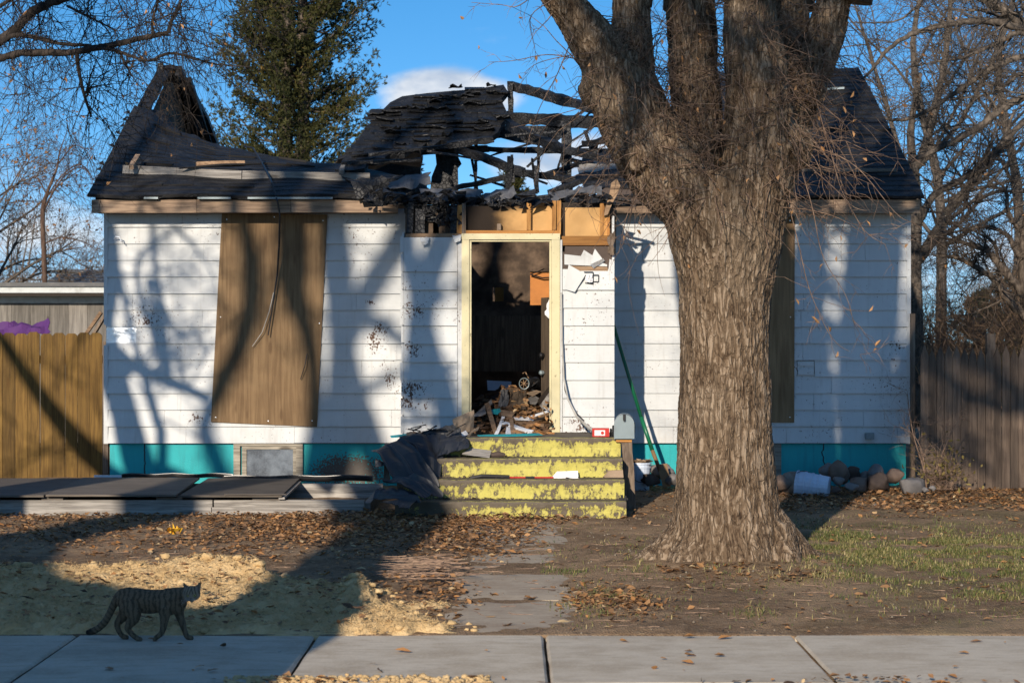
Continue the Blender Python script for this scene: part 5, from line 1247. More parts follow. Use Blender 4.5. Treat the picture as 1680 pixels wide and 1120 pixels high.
b2 = thing('tipped_bucket', 'ribbed white bucket lying on its side spilling a cement plug', 'bucket', (2.98, 19.35, .02))
M = Matrix.Rotation(math.radians(-18), 3, 'Z') @ Matrix.Rotation(math.radians(-84), 3, 'Y'); ctr = np.array([3.05, 19.5, .135]); MM = np.array(M)
V, Fs = lathe([(0, -.17), (.115, -.17), (.122, -.08), (.128, -.075), (.128, -.06), (.123, -.055), (.126, -.01), (.134, -.005), (.134, .012), (.127, .016), (.13, .06), (.138, .065), (.138, .085), (.131, .09), (.132, .14), (.14, .143), (.14, .165), (.126, .165), (.12, .10), (0, .10)])
MB().add(np.array(V) @ MM.T + ctr, Fs).build('tub', MAT['bucket'], b2, smooth=False)
V, Fs = lathe([(0, .10), (.118, .10), (.122, .17), (.118, .25), (.09, .30), (.04, .315), (0, .315)])
V = np.array(V); V[:, :] += .015 * np.stack([gnoise(V * 14 + 3), gnoise(V * 14 + 9), gnoise(V * 14 + 15)], 1); MB().add(V @ MM.T + ctr, Fs).build('cement_plug', MAT['cement'], b2, smooth=True)
hd = [Vector(ctr + MM @ np.array([.142 * math.cos(a), .142 * math.sin(a), .10 - .10 * math.sin(a)])) for a in np.linspace(-.6, 2.2, 10)]
MB().tube(hd, .004, 5).build('handle', MAT['cable'], b2)

# ---- rocks along the right foundation
def rock(px, py, rpx, D, mat, label, squash=.75, seed=0, group='rocks along the right foundation', name='rock'):
    r = rpx * D / F; c = at(px, py, D); c.z = max(c.z - r * squash * .12, r * squash * .42)
    bm = bmesh.new(); bmesh.ops.create_icosphere(bm, subdivisions=3, radius=1.0)
    v = np.array([q.co[:] for q in bm.verts]); fs = [[q.index for q in f.verts] for f in bm.faces]; bm.free()
    k = 1 + .38 * gnoise(v * 1.15 + seed * 3.7) + .13 * np.abs(gnoise(v * 2.6 + seed)) + .04 * gnoise(v * 7 + seed); v = v * k[:, None]
    rg_ = np.random.RandomState(seed * 7 + 1)
    for _ in range(9): nv_ = rg_.normal(0, 1, 3); nv_ /= np.linalg.norm(nv_); v = v - nv_ * np.maximum(0, v @ nv_ - rg_.uniform(.62, .9))[:, None] * .85
    v = v * np.array([1.12, .95, squash * 1.08]) * r
    a = seed * 1.3; v = v @ np.array([[math.cos(a), -math.sin(a), 0], [math.sin(a), math.cos(a), 0], [0, 0, 1]]).T
    return solo(MB().add(v + np.array(c), fs), name, MAT[mat], label, 'rock', group, smooth=True)
RK = [(1284, 792, 17, 19.5, 'rock_a', 'brown rounded rock between the trunk and the tipped bucket'), (1358, 768, 13, 20.0, 'rock_b', 'pale blue grey rock directly behind the tipped bucket'), (1376, 770, 19, 19.95, 'rock_a', 'tall brown boulder, highest in the rock row'),
      (1398, 774, 13, 20.1, 'rock_c', 'dark pointed rock right of the tall boulder'), (1376, 789, 10, 19.5, 'rock_b', 'small pale stone in front of the tall boulder'), (1410, 791, 18, 19.6, 'rock_a', 'broad flat grey brown rock in the middle of the row'),
      (1436, 776, 15, 20.0, 'rock_b', 'upright pale topped rock behind the dark boulder'), (1440, 790, 20, 19.6, 'rock_c', 'big dark boulder in the right half of the row'), (1467, 780, 16, 19.9, 'rock_a', 'brown round rock beside the house corner'),
      (1494, 793, 21, 19.4, 'rock_b', 'large speckled grey boulder at the house corner, rightmost of the rocks'), (1420, 780, 11, 20.1, 'rock_b', 'grey stone between the flat rock and the upright one'), (1397, 797, 10, 19.2, 'rock_b', 'low grey stone in front of the flat rock'),
      (1372, 803, 8, 18.9, 'rock_c', 'dark small stone at the foot of the tipped bucket'), (1086, 772, 18, 20.2, 'rock_b', 'grey rock behind the shovel beside the trunk'), (1068, 786, 15, 20.0, 'rock_c', 'dark rock between the blue bucket and the shovel'), (1102, 786, 13, 19.9, 'rock_b', 'pale rock touching the left side of the trunk')]
for k, a in enumerate(RK): rock(a[0], a[1], a[2], a[3], a[4], a[5], .75 if k not in (2, 3, 6) else 1.0, seed=k + 1)
sm = MB()
for k in range(40):
    D = R.uniform(18.6, 19.5); r = R.uniform(3.0, 6.5) * D / F; c = ground_at(R.uniform(1335, 1482), CY + EYE * F / D); c.z = r * .3
    bm = bmesh.new(); bmesh.ops.create_icosphere(bm, subdivisions=2, radius=1.0); v = np.array([q.co[:] for q in bm.verts]); fs = [[q.index for q in f.verts] for f in bm.faces]; bm.free()
    sm.add(v * (1 + .3 * gnoise(v * 1.2 + k))[:, None] * np.array([1, .8, .65]) * r + np.array(c), fs)
props(sm.build('small_stones', MAT['rock_b'], None, smooth=True), kind='stuff')
rock(1518, 803, 7, 19.0, 'rock_b', 'pale stone at the foot of the dried bush, left one', .7, 81, 'pale stones by the dried bush'); rock(1530, 800, 6, 19.2, 'rock_b', 'pale stone at the foot of the dried bush, right one', .7, 82, 'pale stones by the dried bush')

# ---- wooden bed frame on the left, its covers and the old gutter
bed = thing('wooden_bed_frame', 'low weathered timber garden bed covered with dark boards', 'garden bed', (-3.7, 17.6, 0))
for (xa, xb) in ((-6.3, -2.75), (-2.745, -1.36)):
    MB().box((xa, 17.55, -.02), (xb, 17.62, .085), jit=.002).build('timber', MAT['grey_wood_x'], bed); MB().box((xa + .02, 17.553, .087), (xb + .01, 17.62, .150), jit=.002).build('timber', MAT['grey_wood_x'], bed)
MB().box((-6.3, 19.30, -.02), (-1.30, 19.37, .08), jit=.002).build('timber', MAT['grey_wood_x'], bed); MB().box((-6.3, 19.302, .082), (-1.30, 19.37, .17), jit=.002).build('timber', MAT['grey_wood_x'], bed)
MB().box((-1.36, 17.63, -.02), (-1.30, 19.29, .12), jit=.002).build('timber', MAT['grey_wood_x'], bed)
for (px0, px1) in ((415, 463), (70, 105), (258, 300)):
    a = at(px0, 818, 17.60); b = at(px1, 818, 17.60); MB().box((a.x, 17.56, .151), (b.x, 17.75, .176), jit=.002).build('block', MAT['dark_ply'], bed)
for k, (xa, xb, sk) in enumerate(((-6.2, -4.27, -.10), (-4.25, -3.06, -.12), (-3.03, -2.10, -.06))):
    z = .182 + .006 * (k == 1); P = [(xa, 17.50, z), (xb, 17.50, z), (xb + sk, 19.55, z + .01), (xa + sk, 19.55, z + .01)]
    MB().prism(P, (0, 0, .018)).build('cover_board', MAT['dark_ply'], bed)
MB().box((-2.62, 17.48, .203), (-2.06, 17.54, .212), jit=.002).build('edge_strip', MAT['dark_ply'], bed)
MB().prism([(-2.13, 17.52, .16), (-2.075, 17.52, .16), (-2.13, 19.4, .17), (-2.19, 19.4, .17)], (0, 0, .02)).build('edge_strip', MAT['grey_wood_x'], bed)
def gutter(a, b, r, name, label):
    n = 8; P = np.zeros((14, n, 3)); a = np.array(a); b = np.array(b)
    for i in range(14):
        c = a + (b - a) * i / 13 + np.array([0, .0, .006 * math.sin(i * 1.3)])
        for j in range(n): t = math.pi * j / (n - 1); P[i, j] = c + np.array([0, math.cos(t) * r, -math.sin(t) * r])
    m = MB().grid(P, .006); return m
props(gutter((-4.05, 19.95, .225), (-2.9, 19.9, .23), .04, 'g', '').build('fallen_gutter', MAT['gutter'], None), 'fallen black gutter lying between the boards and the foundation, longer left piece', 'gutter', 'gutters fallen along the left foundation')
props(gutter((-2.95, 19.62, .225), (-1.42, 19.55, .235), .055, 'g', '').build('fallen_gutter', MAT['gutter'], None), 'fallen black gutter in front of the basement window, reaching the black sheets', 'gutter', 'gutters fallen along the left foundation')
solo(MB().box((-4.35, 19.98, .19), (-3.6, 20.02, .208), jit=.002), 'pale_strip', MAT['white_plastic'], 'thin pale strip lying along the turquoise foundation', 'strip')

# ---- cables
cb = MB().tube([at(400, 240, 21.7), at(415, 243, 21.55), at(430, 268, 21.1), at(446, 300, 20.4), at(455, 330, 20.33), at(459, 352, 20.36), at(458, 400, 20.5), at(455, 450, 20.6), at(449, 490, 20.6), at(440, 550, 20.6)], [.010] * 7 + [.009, .008, .006], 6)
solo(cb, 'hanging_cable', MAT['cable'], 'black power cable drooping from the roof down over the left plywood board', 'cable')
solo(MB().tube([at(449, 480, 20.62), at(442, 510, 20.6), at(430, 545, 20.6), at(414, 568, 20.62)], [.006, .005, .004, .004], 5), 'bare_wire', MAT['grey_cable'], 'thin grey wire end below the black cable', 'wire')
solo(MB().tube([at(504, 580, 20.62), at(500, 600, 20.6), at(493, 622, 20.63)], .005, 5), 'short_wire', MAT['cable'], 'short black wire stuck low on the left plywood board', 'wire')
solo(MB().tube([at(921, 480, 19.24), at(922, 560, 19.22), at(925, 620, 19.2), at(932, 655, 19.15), at(946, 683, 19.0), at(962, 698, 18.7), at(978, 709, 18.45)], [.009] * 4 + [.012, .016, .018], 7), 'pale_cable', MAT['grey_cable'], 'pale cable hanging beside the door down to the red packet', 'cable')
solo(MB().tube([at(925, 600, 19.24), at(927, 640, 19.2), at(940, 672, 19.1), at(958, 690, 18.9)], .007, 6), 'thin_black_cable', MAT['cable'], 'thin black cable running beside the pale one', 'cable')
eb = thing('porch_light_bracket', 'broken porch light bracket on the right porch wall', 'bracket', at(966, 458, YP - .03))
f_ = MB()
for (x0, y0, x1, y1) in ((958, 446, 973, 446), (973, 446, 973, 466), (973, 466, 960, 464), (973, 451, 982, 451), (982, 451, 982, 462), (982, 462, 973, 462)): f_.bar(at(x0, y0, YP - .035), at(x1, y1, YP - .035), .008, .008)
f_.build('wire_frame', MAT['black'], eb)
patch(MB(), (at(960, 450, YP - .04), at(972, 451, YP - .04), at(971, 464, YP - .06), at(960, 462, YP - .05)), 5, 5, .015, .02, None, .004, .006).build('broken_globe', MAT['white_card'], eb)
solo(MB().tube([at(187, 392, 20.64), at(190, 388, 20.6), at(196, 389, 20.58), at(199, 396, 20.58), at(202, 398, 20.62)], .006, 5), 'wire_hook', MAT['white_plastic'], 'small white hook near the top left of the siding', 'hook')
ys_ = MB()
for k in range(7):
    c_ = ground_at(283 + R.uniform(-9, 9), 876 + R.uniform(-2, 2)); v = np.array(c_) + np.array([0, 0, .04]) + NR.normal(0, 1, (6, 3)) * .022; ys_.add(v, [(0, 1, 2), (0, 2, 3), (0, 3, 4), (1, 2, 5), (2, 3, 5), (3, 4, 5)])
solo(ys_, 'yellow_scrap', MAT['yellow'], 'crumpled yellow scrap lying on the dirt before the garden bed', 'scrap')

# ================================================================ FENCES
def fence_board(name, w, h, th, top, mat):
    if top == 'dog': pts = [(0, 0), (w, 0), (w, h - .03), (w - .03, h), (.03, h), (0, h - .03)]
    else: pts = [(0, 0), (w, 0), (w, h - .13), (w * .92, h - .095), (w * .70, h - .045), (w * .5, h), (w * .30, h - .045), (w * .08, h - .095), (0, h - .13)]
    me = bpy.data.meshes.new(name); mb = MB().prism([(x, 0, z) for x, z in pts], (0, th, 0))
    me.from_pydata(np.concatenate(mb.V).tolist(), [], mb.Fc); me.materials.append(mat); me.update(); return me
fl_ = thing('board_fence', 'yellowish dog-eared board fence left of the house', 'fence', (-5.5, 21.9, 0))
me = fence_board('fence_board', .140, 1.70, .018, 'dog', MAT['fence_l'])
x = at(168, 600, 21.9).x - .140
while x > -7.6:
    link('fence_board', me, (x + R.uniform(-.002, .002), 21.9 + R.uniform(-.003, .003), R.uniform(-.012, .012)), fl_, scale=(R.uniform(.965, .99), 1, 1), rot=(0, math.radians(R.uniform(-.15, .15)), 0)); x -= .1425
for z in (.3, 1.35): MB().box((-7.6, 21.922, z), (-4.62, 21.96, z + .09)).build('rail', MAT['fence_l'], fl_)
MB().box((-4.66, 21.86, 0), (-4.60, 21.95, 1.6)).build('post', MAT['grey_wood_z'], fl_)
fr_ = thing('picket_fence', 'weathered brown picket fence with pointed tops right of the house', 'fence', (5.5, 20.2, 0))
me = fence_board('picket', .083, 1.56, .018, 'point', MAT['fence_r'])
x = 4.30; k = 0
while x < 7.6:
    hgt = R.uniform(.985, 1.01)
    link('picket', me, (x, 20.22 + R.uniform(-.004, .004), R.uniform(-.02, .0)), fr_, scale=(R.uniform(.96, 1.01), 1, hgt), rot=(0, math.radians(R.uniform(-.25, .25)), 0)); x += .0862; k += 1
for z in (.35, 1.15): MB().box((4.29, 20.242, z), (7.6, 20.28, z + .09)).build('rail', MAT['fence_r'], fr_)
MB().box((5.02, 20.285, 0), (5.11, 20.37, 1.68)).build('post', MAT['grey_wood_z'], fr_)
MB().box((4.285, 20.62, 0), (4.33, 20.69, 1.9)).build('post', MAT['grey_wood_z'], fr_)

# ================================================================ BEHIND THE LEFT FENCE
shed = thing('neighbour_shed', 'long grey shed with pale gutter line behind the left fence', 'shed', (-8, 30, 0))
z0 = at(0, 487, 30).z; zt = at(0, 470, 30).z
bx0 = -13.0
while bx0 < -5.5:
    MB().box((bx0, 30.3, 0), (bx0 + .295, 30.34, z0 - .09)).build('wall_board', MAT['shed_wall'], shed); bx0 += .30
MB().box((-13, 30.28, z0 - .088), (-5.5, 30.36, z0 + .08)).build('trim_board', MAT['shed_trim'], shed)
MB().box((-13, 29.96, z0 + .03), (-5.4, 30.27, z0 + .07)).build('soffit', MAT['brown_dark'], shed)
MB().box((-13, 29.93, z0 + .015), (-5.4, 29.955, z0 + .06)).build('lower_fascia', MAT['brown_dark'], shed)
MB().box((-13, 29.90, z0 + .062), (-5.4, 29.955, zt - .005)).build('gutter', MAT['shed_trim'], shed)
MB().box((-13, 29.86, zt - .003), (-5.4, 33.0, zt + .06)).build('roof', MAT['gutter'], shed)
nb = thing('neighbour_garage', 'garage with grey shingled hip roof behind the shed', 'garage', (-9, 38, 0))
P0 = [at(66, 472, 37.8), at(205, 472, 37.8), at(205, 443, 40.5), at(102, 443, 40.5)]
gr = MB().prism(P0, (0, .03, -.12)).build('roof', MAT['roof_grey'], nb)
cz = MB()
for r_ in range(6):
    t0, t1 = r_ / 6, (r_ + .98) / 6
    a = P0[0].lerp(P0[3], t0); b = P0[1].lerp(P0[2], t0); c = P0[1].lerp(P0[2], t1); d_ = P0[0].lerp(P0[3], t1)
    nseg = 12
    for s_ in range(nseg):
        u0 = (s_ + .5 * (r_ % 2)) / nseg; u1 = min(1, u0 + .97 / nseg)
        if u0 >= 1: continue
        q = [a.lerp(b, u0), a.lerp(b, u1), d_.lerp(c, u1), d_.lerp(c, u0)]; q = [v + Vector((0, -.015, .035 if i < 2 else .012)) for i, v in enumerate(q)]
        MB().prism(q, (0, .01, -.02)).build('shingle', MAT['roof_grey'], gr)
MB().prism([at(66, 472, 37.8), at(102, 443, 40.5), at(80, 472, 43.5)], (0, .02, -.05)).build('roof', MAT['roof_grey'], nb)
MB().box((-9.1, 38.2, 0), (-6.5, 42, 2.6)).build('wall', MAT['shed_trim'], nb)
solo(patch(MB(), (at(-60, 534, 25), at(82, 530, 25), at(82, 552, 24.6), at(-60, 556, 24.6)), 20, 6, .05, .05, (3, .03), .01, .02), 'purple_tarp', MAT['tarp'], 'purple tarp bundled just behind the left fence', 'tarp')
MB_ = MB().bar(at(141, 548, 23.0), at(166, 512, 23.0), .05, .04, jit=.003)
props(MB_.build('leaning_board', MAT['scrap_wood'], None), 'pale board leaning behind the left fence by the house corner', 'board', 'boards leaning behind the left fence')
props(MB().bar(at(153, 550, 22.8), at(180, 505, 22.8), .10, .03, jit=.003).build('leaning_board', MAT['grey_wood_z'], None), 'darker wide board leaning nearest the house corner', 'board', 'boards leaning behind the left fence')
# ================================================================ TREES
class Branches:
    """many thin branches as six-point tapered tubes, meshed in one go"""
    def __init__(s): s.P = []; s.Rd = []
    def add(s, pts, rads): s.P.append(pts); s.Rd.append(rads)
    def arrays(s, n=3):
        P = np.array(s.P, float); Rr = np.array(s.Rd, float); K, m, _ = P.shape
        T = np.gradient(P, axis=1); T /= np.maximum(np.linalg.norm(T, axis=2), 1e-9)[..., None]
        ref = np.where(np.abs(T[:, :1, 2:3]) < .8, np.array([[[0, 0, 1.0]]]), np.array([[[1.0, 0, 0]]]))
        U = np.cross(T, np.broadcast_to(ref, T.shape)); U /= np.maximum(np.linalg.norm(U, axis=2), 1e-9)[..., None]; W = np.cross(T, U)
        th = np.arange(n) * 2 * math.pi / n
        V = P[:, :, None] + Rr[:, :, None, None] * (U[:, :, None] * np.cos(th)[None, None, :, None] + W[:, :, None] * np.sin(th)[None, None, :, None])
        q = []
        for k in range(m - 1):
            for i in range(n): j = (i + 1) % n; q.append((k * n + i, k * n + j, (k + 1) * n + j, (k + 1) * n + i))
        Q = np.array(q)[None] + (np.arange(K) * m * n)[:, None, None]
        return V.reshape(-1, 3), Q.reshape(-1, 4)
    def build(s, name, mat, parent, n=3, kind='stuff'):
        if not s.P: return None
        V, Q = s.arrays(n); c = wloc(parent) if parent is not None else Vector((0, 0, 0))
        o = link(name, fast_mesh(name, V - np.array(c), Q, mat, smooth=True), c, parent)
        if kind: o['kind'] = kind
        return o
def nrm(v): return v / max(np.linalg.norm(v), 1e-9)
def grow(out, p, d, L, r, depth, droop=.0, wob=.18, spread=.8, kids=4, tips=None, up=0.0, ratio=.62, rng=R):
    p = np.array(p, float); d = nrm(np.array(d, float)); pts = [p]
    for k in range(5):
        d = nrm(d + np.array([rng.gauss(0, wob), rng.gauss(0, wob), rng.gauss(0, wob) - droop * (k + 1) / 5 + up])); p = p + d * L / 5; pts.append(p)
    out.add(pts, [r * (1 - .72 * k / 5) for k in range(6)])
    if depth <= 0:
        if tips is not None: tips.append(pts[-1])
        return
    for c in range(kids):
        t = rng.uniform(.25, 1.0) * 5; i = min(4, int(t)); q = pts[i] + (pts[i + 1] - pts[i]) * (t - i)
        dd = nrm(pts[i + 1] - pts[i]); a = np.array([rng.gauss(0, 1), rng.gauss(0, 1), rng.gauss(0, 1)]); a = nrm(a - dd * a.dot(dd))
        grow(out, q, nrm(dd * (1 - spread * .45) + a * spread * rng.uniform(.6, 1.2)), L * ratio * rng.uniform(.7, 1.15), r * .5 * (1 - .5 * t / 5) + .0012, depth - 1, droop, wob, spread, kids, tips, up, ratio, rng)
def spline(pts, rad, n):
    """smooth a polyline with radii (Catmull-Rom)"""
    P = np.array([tuple(p) for p in pts], float); rad = np.array(rad, float); m = len(P)
    Pe = np.concatenate([[2 * P[0] - P[1]], P, [2 * P[-1] - P[-2]]]); Re = np.concatenate([[rad[0]], rad, [rad[-1]]])
    out = []; ro = []
    for t in np.linspace(0, m - 1 - 1e-6, n):
        i = int(t); f = t - i; a, b, c, d = Pe[i], Pe[i + 1], Pe[i + 2], Pe[i + 3]
        out.append(.5 * (2 * b + (c - a) * f + (2 * a - 5 * b + 4 * c - d) * f * f + (3 * b - a - 3 * c + d) * f ** 3)); ro.append(Re[i + 1] * (1 - f) + Re[i + 2] * f)
    return np.array(out), np.array(ro)
def limb_part(tree, pts, rad, mat, name='limb', n=24, sides=10, wob=.03):
    P, rr = spline(pts, rad, n); P[1:-1] += NR.normal(0, 1, P[1:-1].shape) * (rr[1:-1, None] * wob)
    return MB().tube(P, rr * (1 + NR.normal(0, .04, n)), sides).build(name, mat, tree, smooth=True)
def leaf_tris(pts, size, jit=.05):
    pts = np.asarray(pts, float); n = len(pts); return leaves_at(pts + NR.normal(0, jit, pts.shape), NR.uniform(size * .6, size * 1.3, n), 1.2, 1.0)

# ---------------------------------------------------------------- the big elm in front of the house
TD = 13.66; TS = F / TD
elm = thing('elm_tree', 'massive forked elm with deeply furrowed bark standing before the right half of the house', 'tree', (1.5, TD, 0))
def tp(px, py, dd=0.0): v = at(px, py, TD); v.y += dd; return v
TRUNK = [(952, 1208, 100), (935, 1206, 98), (900, 1198, 99), (850, 1193, 91), (800, 1191, 83), (700, 1190, 77), (600, 1189, 73.5), (500, 1189, 74), (450, 1191, 81), (400, 1192, 93), (355, 1190, 101), (318, 1188, 103), (285, 1186, 96)]
core = MB(); axis = []                                   # axis samples for the bark's grain
def seg(pts, rads, rc=False):
    P, rr = spline(pts, rads, max(8, 5 * len(pts))); core.tube(P, rr, 18, round_cap=rc)
    for k in range(len(P)): axis.append((P[k], nrm(P[min(k + 1, len(P) - 1)] - P[max(k - 1, 0)]), len(axis)))
seg([tp(x, y) for y, x, r in TRUNK], [r / TS for y, x, r in TRUNK])
LIMBS = {
 'stemAB': ([(1160, 350, 0), (1092, 275, -.04), (1046, 205, -.06), (1018, 140, -.06), (1000, 95, -.05)], [60, 70, 61, 58, 50]),
 'A': ([(1015, 125, -.07), (975, 75, -.1), (945, 35, -.13), (915, 0, -.17), (888, -45, -.22), (868, -85, -.27)], [46, 40, 33, 29, 27, 26]),
 'B': ([(1030, 150, -.03), (1034, 85, 0), (1036, 40, .02), (1037, 0, .04), (1040, -45, .08), (1042, -85, .1)], [46, 38, 33, 32, 31, 30]),
 'C': ([(1152, 350, .06), (1150, 260, .12), (1146, 170, .16), (1141, 90, .2), (1138, 0, .24), (1134, -50, .26), (1130, -85, .28)], [66, 45, 42, 42, 42, 40, 38]),
 'D': ([(1228, 350, -.05), (1242, 270, -.10), (1243, 190, -.12), (1236, 110, -.13), (1227, 40, -.14), (1224, -20, -.15), (1222, -85, -.16)], [62, 62, 56, 50, 44, 40, 36]),
 'stemE': ([(1242, 330, .02), (1270, 245, .06), (1293, 185, .08), (1314, 130, .1)], [54, 50, 47, 44]),
 'D2': ([(1294, 205, .08), (1292, 130, .13), (1296, 60, .17), (1302, 0, .2), (1312, -85, .24)], [44, 42, 37, 33, 30]),
 'E': ([(1308, 150, .08), (1340, 90, .06), (1357, 45, .03), (1371, 0, 0), (1388, -45, -.03), (1402, -85, -.06)], [44, 37, 32, 28, 27, 26])}
for nm, (pts, rd) in LIMBS.items(): seg([tp(x, y, d) for x, y, d in pts], [r / TS for r in rd])
for a, b, r0 in (((1170, 870, 0), (1022, 908, -.12), 60), ((1240, 870, 0), (1362, 915, .05), 58), ((1160, 885, -.1), (1080, 946, -.40), 52), ((1215, 885, -.15), (1215, 957, -.50), 62), ((1255, 885, -.1), (1306, 948, -.40), 50), ((1180, 880, .1), (1110, 885, .5), 55), ((1240, 880, .1), (1310, 880, .5), 50)):
    pa, pb = tp(*a), tp(*b); pb.z = min(pb.z, -.03) if pb.z < .3 else -.03
    m_ = pa.lerp(pb, .55); m_.z = pb.z + (pa.z - pb.z) * .28
    seg([pa, m_, pb, pb + (pb - m_) * .35], [r0 / TS, r0 / TS * .62, .055, .02])
for (px, py, r, d) in ((1040, 260, 22, -.30), (1268, 195, 26, -.3), (1225, 210, 20, -.25), (968, 150, 22, -.03), (1300, 245, 34, -.2), (1330, 150, 26, -.05)):
    c = tp(px, py, d); core.tube([c - Vector((0, 0, .05)), c, c + Vector((0, 0, .05))], [r / TS * .8, r / TS, r / TS * .8], 10, round_cap=True)
tm = remesh(core, .0095, 32)
v, nn = mesh_np(tm)
# grain direction at every vertex: a soft average of the limb axes, laid into the surface
AP = np.array([a[0] for a in axis]); AD = np.array([a[1] for a in axis]); AD = AD * np.where(AD[:, 2:3] < 0, -1, 1)
dirf = np.empty_like(v); CH = 4000
for i in range(0, len(v), CH):
    d2 = ((v[i:i + CH, None] - AP[None]) ** 2).sum(2); w_ = np.exp(-(d2 - d2.min(1, keepdims=True)) / .012); dirf[i:i + CH] = (w_[..., None] * AD[None]).sum(1)
dirf += .35 * np.stack([gnoise(v * 2.6 + 5), gnoise(v * 2.6 + 15), gnoise(v * 1.5 + 25) * .4], 1) * np.linalg.norm(dirf, axis=1)[:, None]
dirf -= nn * (dirf * nn).sum(1)[:, None]; dirf /= np.maximum(np.linalg.norm(dirf, axis=1), 1e-6)[:, None]
E = np.empty(len(tm.edges) * 2, np.int32); tm.edges.foreach_get('vertices', E); E = E.reshape(-1, 2)
# widen the stencil with the quad diagonals so that streaks can run at any angle
LQ = np.empty(len(tm.loops), np.int32); tm.loops.foreach_get('vertex_index', LQ)
if len(LQ) == 4 * len(tm.polygons): Q4 = LQ.reshape(-1, 4); E = np.concatenate([E, Q4[:, [0, 2]], Q4[:, [1, 3]]])
ed = v[E[:, 1]] - v[E[:, 0]]; el_ = np.linalg.norm(ed, axis=1); ed /= np.maximum(el_, 1e-6)[:, None]
wa = np.abs((ed * dirf[E[:, 0]]).sum(1)) ** 10; wb = np.abs((ed * dirf[E[:, 1]]).sum(1)) ** 10
nV = len(v); den = np.bincount(E[:, 0], wa, nV) + np.bincount(E[:, 1], wb, nV) + 1e-6
def streak(f, it, keep=.10):
    f0 = f
    for _ in range(it): f = (1 - keep) * (np.bincount(E[:, 0], wa * f[E[:, 1]], nV) + np.bincount(E[:, 1], wb * f[E[:, 0]], nV)) / den + keep * f0
    f = f - f.mean(); return f / f.std()
s1 = streak(gnoise(v * 44), 34, .03); s2 = streak(gnoise(v * 95 + 31), 20, .05)
ridge = np.tanh(.75 * (.75 * s1 + .75 * s2)) + .30 * gnoise(v * np.array([60, 60, 34]) + 50)
ridge = np.clip(ridge * .5 + .5, 0, 1) ** .55
ridge = np.clip(ridge, 0, 1)
lowz = sst(.02, .55, v[:, 2])
amp = .017 * (.5 + .5 * lowz)
v2 = v + nn * (amp * (ridge - .62) + .004 * gnoise(v * 60) + .012 * gnoise(v * 3.2 + 70))[:, None]
tm.vertices.foreach_set('co', v2.astype(np.float32).ravel())
ar = tm.attributes.new('ridge', 'FLOAT', 'POINT'); ar.data.foreach_set('value', ridge.astype(np.float32))
tm.materials.clear(); tm.materials.append(MAT['bark']); tm.polygons.foreach_set('use_smooth', [True] * len(tm.polygons)); tm.update(); tm.name = 'trunk'
for vv in (tm,): vv.transform(Matrix.Translation(-wloc(elm)))
link('trunk', tm, wloc(elm), elm)
TV, TN = v2, nn
# limbs above the picture
eb_ = Branches()
UP = {'A': [(-.05, 13.3, 4.0), (-.25, 13.1, 4.7), (-.40, 12.9, 5.6), (-.45, 12.7, 6.8), (-.5, 12.6, 8.2)], 'B': [(.87, 13.75, 4.0), (.92, 13.8, 5.0), (.85, 13.9, 6.2), (.7, 14, 7.6), (.6, 14.1, 9.0)],
      'C': [(1.27, 13.93, 4.0), (1.30, 13.97, 5.0), (1.36, 14.0, 6.0), (1.5, 14.1, 7.4), (1.6, 14.2, 9.2)], 'D': [(1.66, 13.5, 4.0), (1.70, 13.48, 5.0), (1.74, 13.4, 6.0), (1.9, 13.3, 7.4), (2.1, 13.2, 9.0)],
      'D2': [(2.04, 13.9, 4.0), (2.12, 13.95, 5.0), (2.20, 14, 6.0), (2.5, 14.1, 7.3), (2.8, 14.2, 8.8)], 'E': [(2.43, 13.6, 4.0), (2.62, 13.55, 5.0), (2.85, 13.5, 6.0), (3.3, 13.4, 7.2), (3.9, 13.4, 8.4)]}
R0 = {'A': .115, 'B': .14, 'C': .18, 'D': .19, 'D2': .16, 'E': .12}
for k_, pts in UP.items():
    r0 = R0[k_]; P, rr = spline(pts, [r0, r0 * .95, r0 * .85, r0 * .65, r0 * .4], 16)
    limb_part(elm, pts, [r0 * 1.0, r0 * .95, r0 * .85, r0 * .65, r0 * .4], MAT['limb'], n=18)
    for j in range(7):
        i = R.randrange(5, 16); grow(eb_, P[i], (R.gauss(.1, .7), R.gauss(0, .7), R.uniform(.1, .9)), R.uniform(.9, 1.9), rr[i] * .4, 2, .05, .16, .8, 5, None, 0, .6)
# epicormic twigs in the crotch and on the limbs
sel = np.where((TV[:, 2] > 2.55) & (TV[:, 2] < 4.1) & (TN[:, 1] < .35))[0]
tw = Branches(); hl = []
hot = [(1105, 150, 110), (1210, 60, 120), (1300, 120, 90), (1050, 230, 90), (1150, 330, 70), (1270, 240, 80)]
hv = [np.array(tp(x, y)) for x, y, _ in hot]
cnt = 0
while cnt < 780:
    i = int(sel[NR.randint(len(sel))]); p = TV[i]
    w_ = max(math.exp(-((p[0] - h[0]) ** 2 + (p[2] - h[2]) ** 2) / (hh[2] / TS) ** 2) for h, hh in zip(hv, hot))
    if R.random() > w_ * 1.1 + .08: continue
    d = TN[i] * .8 + np.array([R.gauss(0, .7), R.gauss(-.15, .4), R.gauss(-.15, .6)]); tips = []
    L = R.choice((.18, .25, .35, .5, .65)) * R.uniform(.7, 1.2)
    grow(tw, p - TN[i] * .01, d, L, R.uniform(.0028, .0055), 1 if R.random() < .6 else 0, R.uniform(0, .35), .2, .8, 2, tips, 0, .6); cnt += 1
    if R.random() < .16 and tips: hl.append(tips[0])
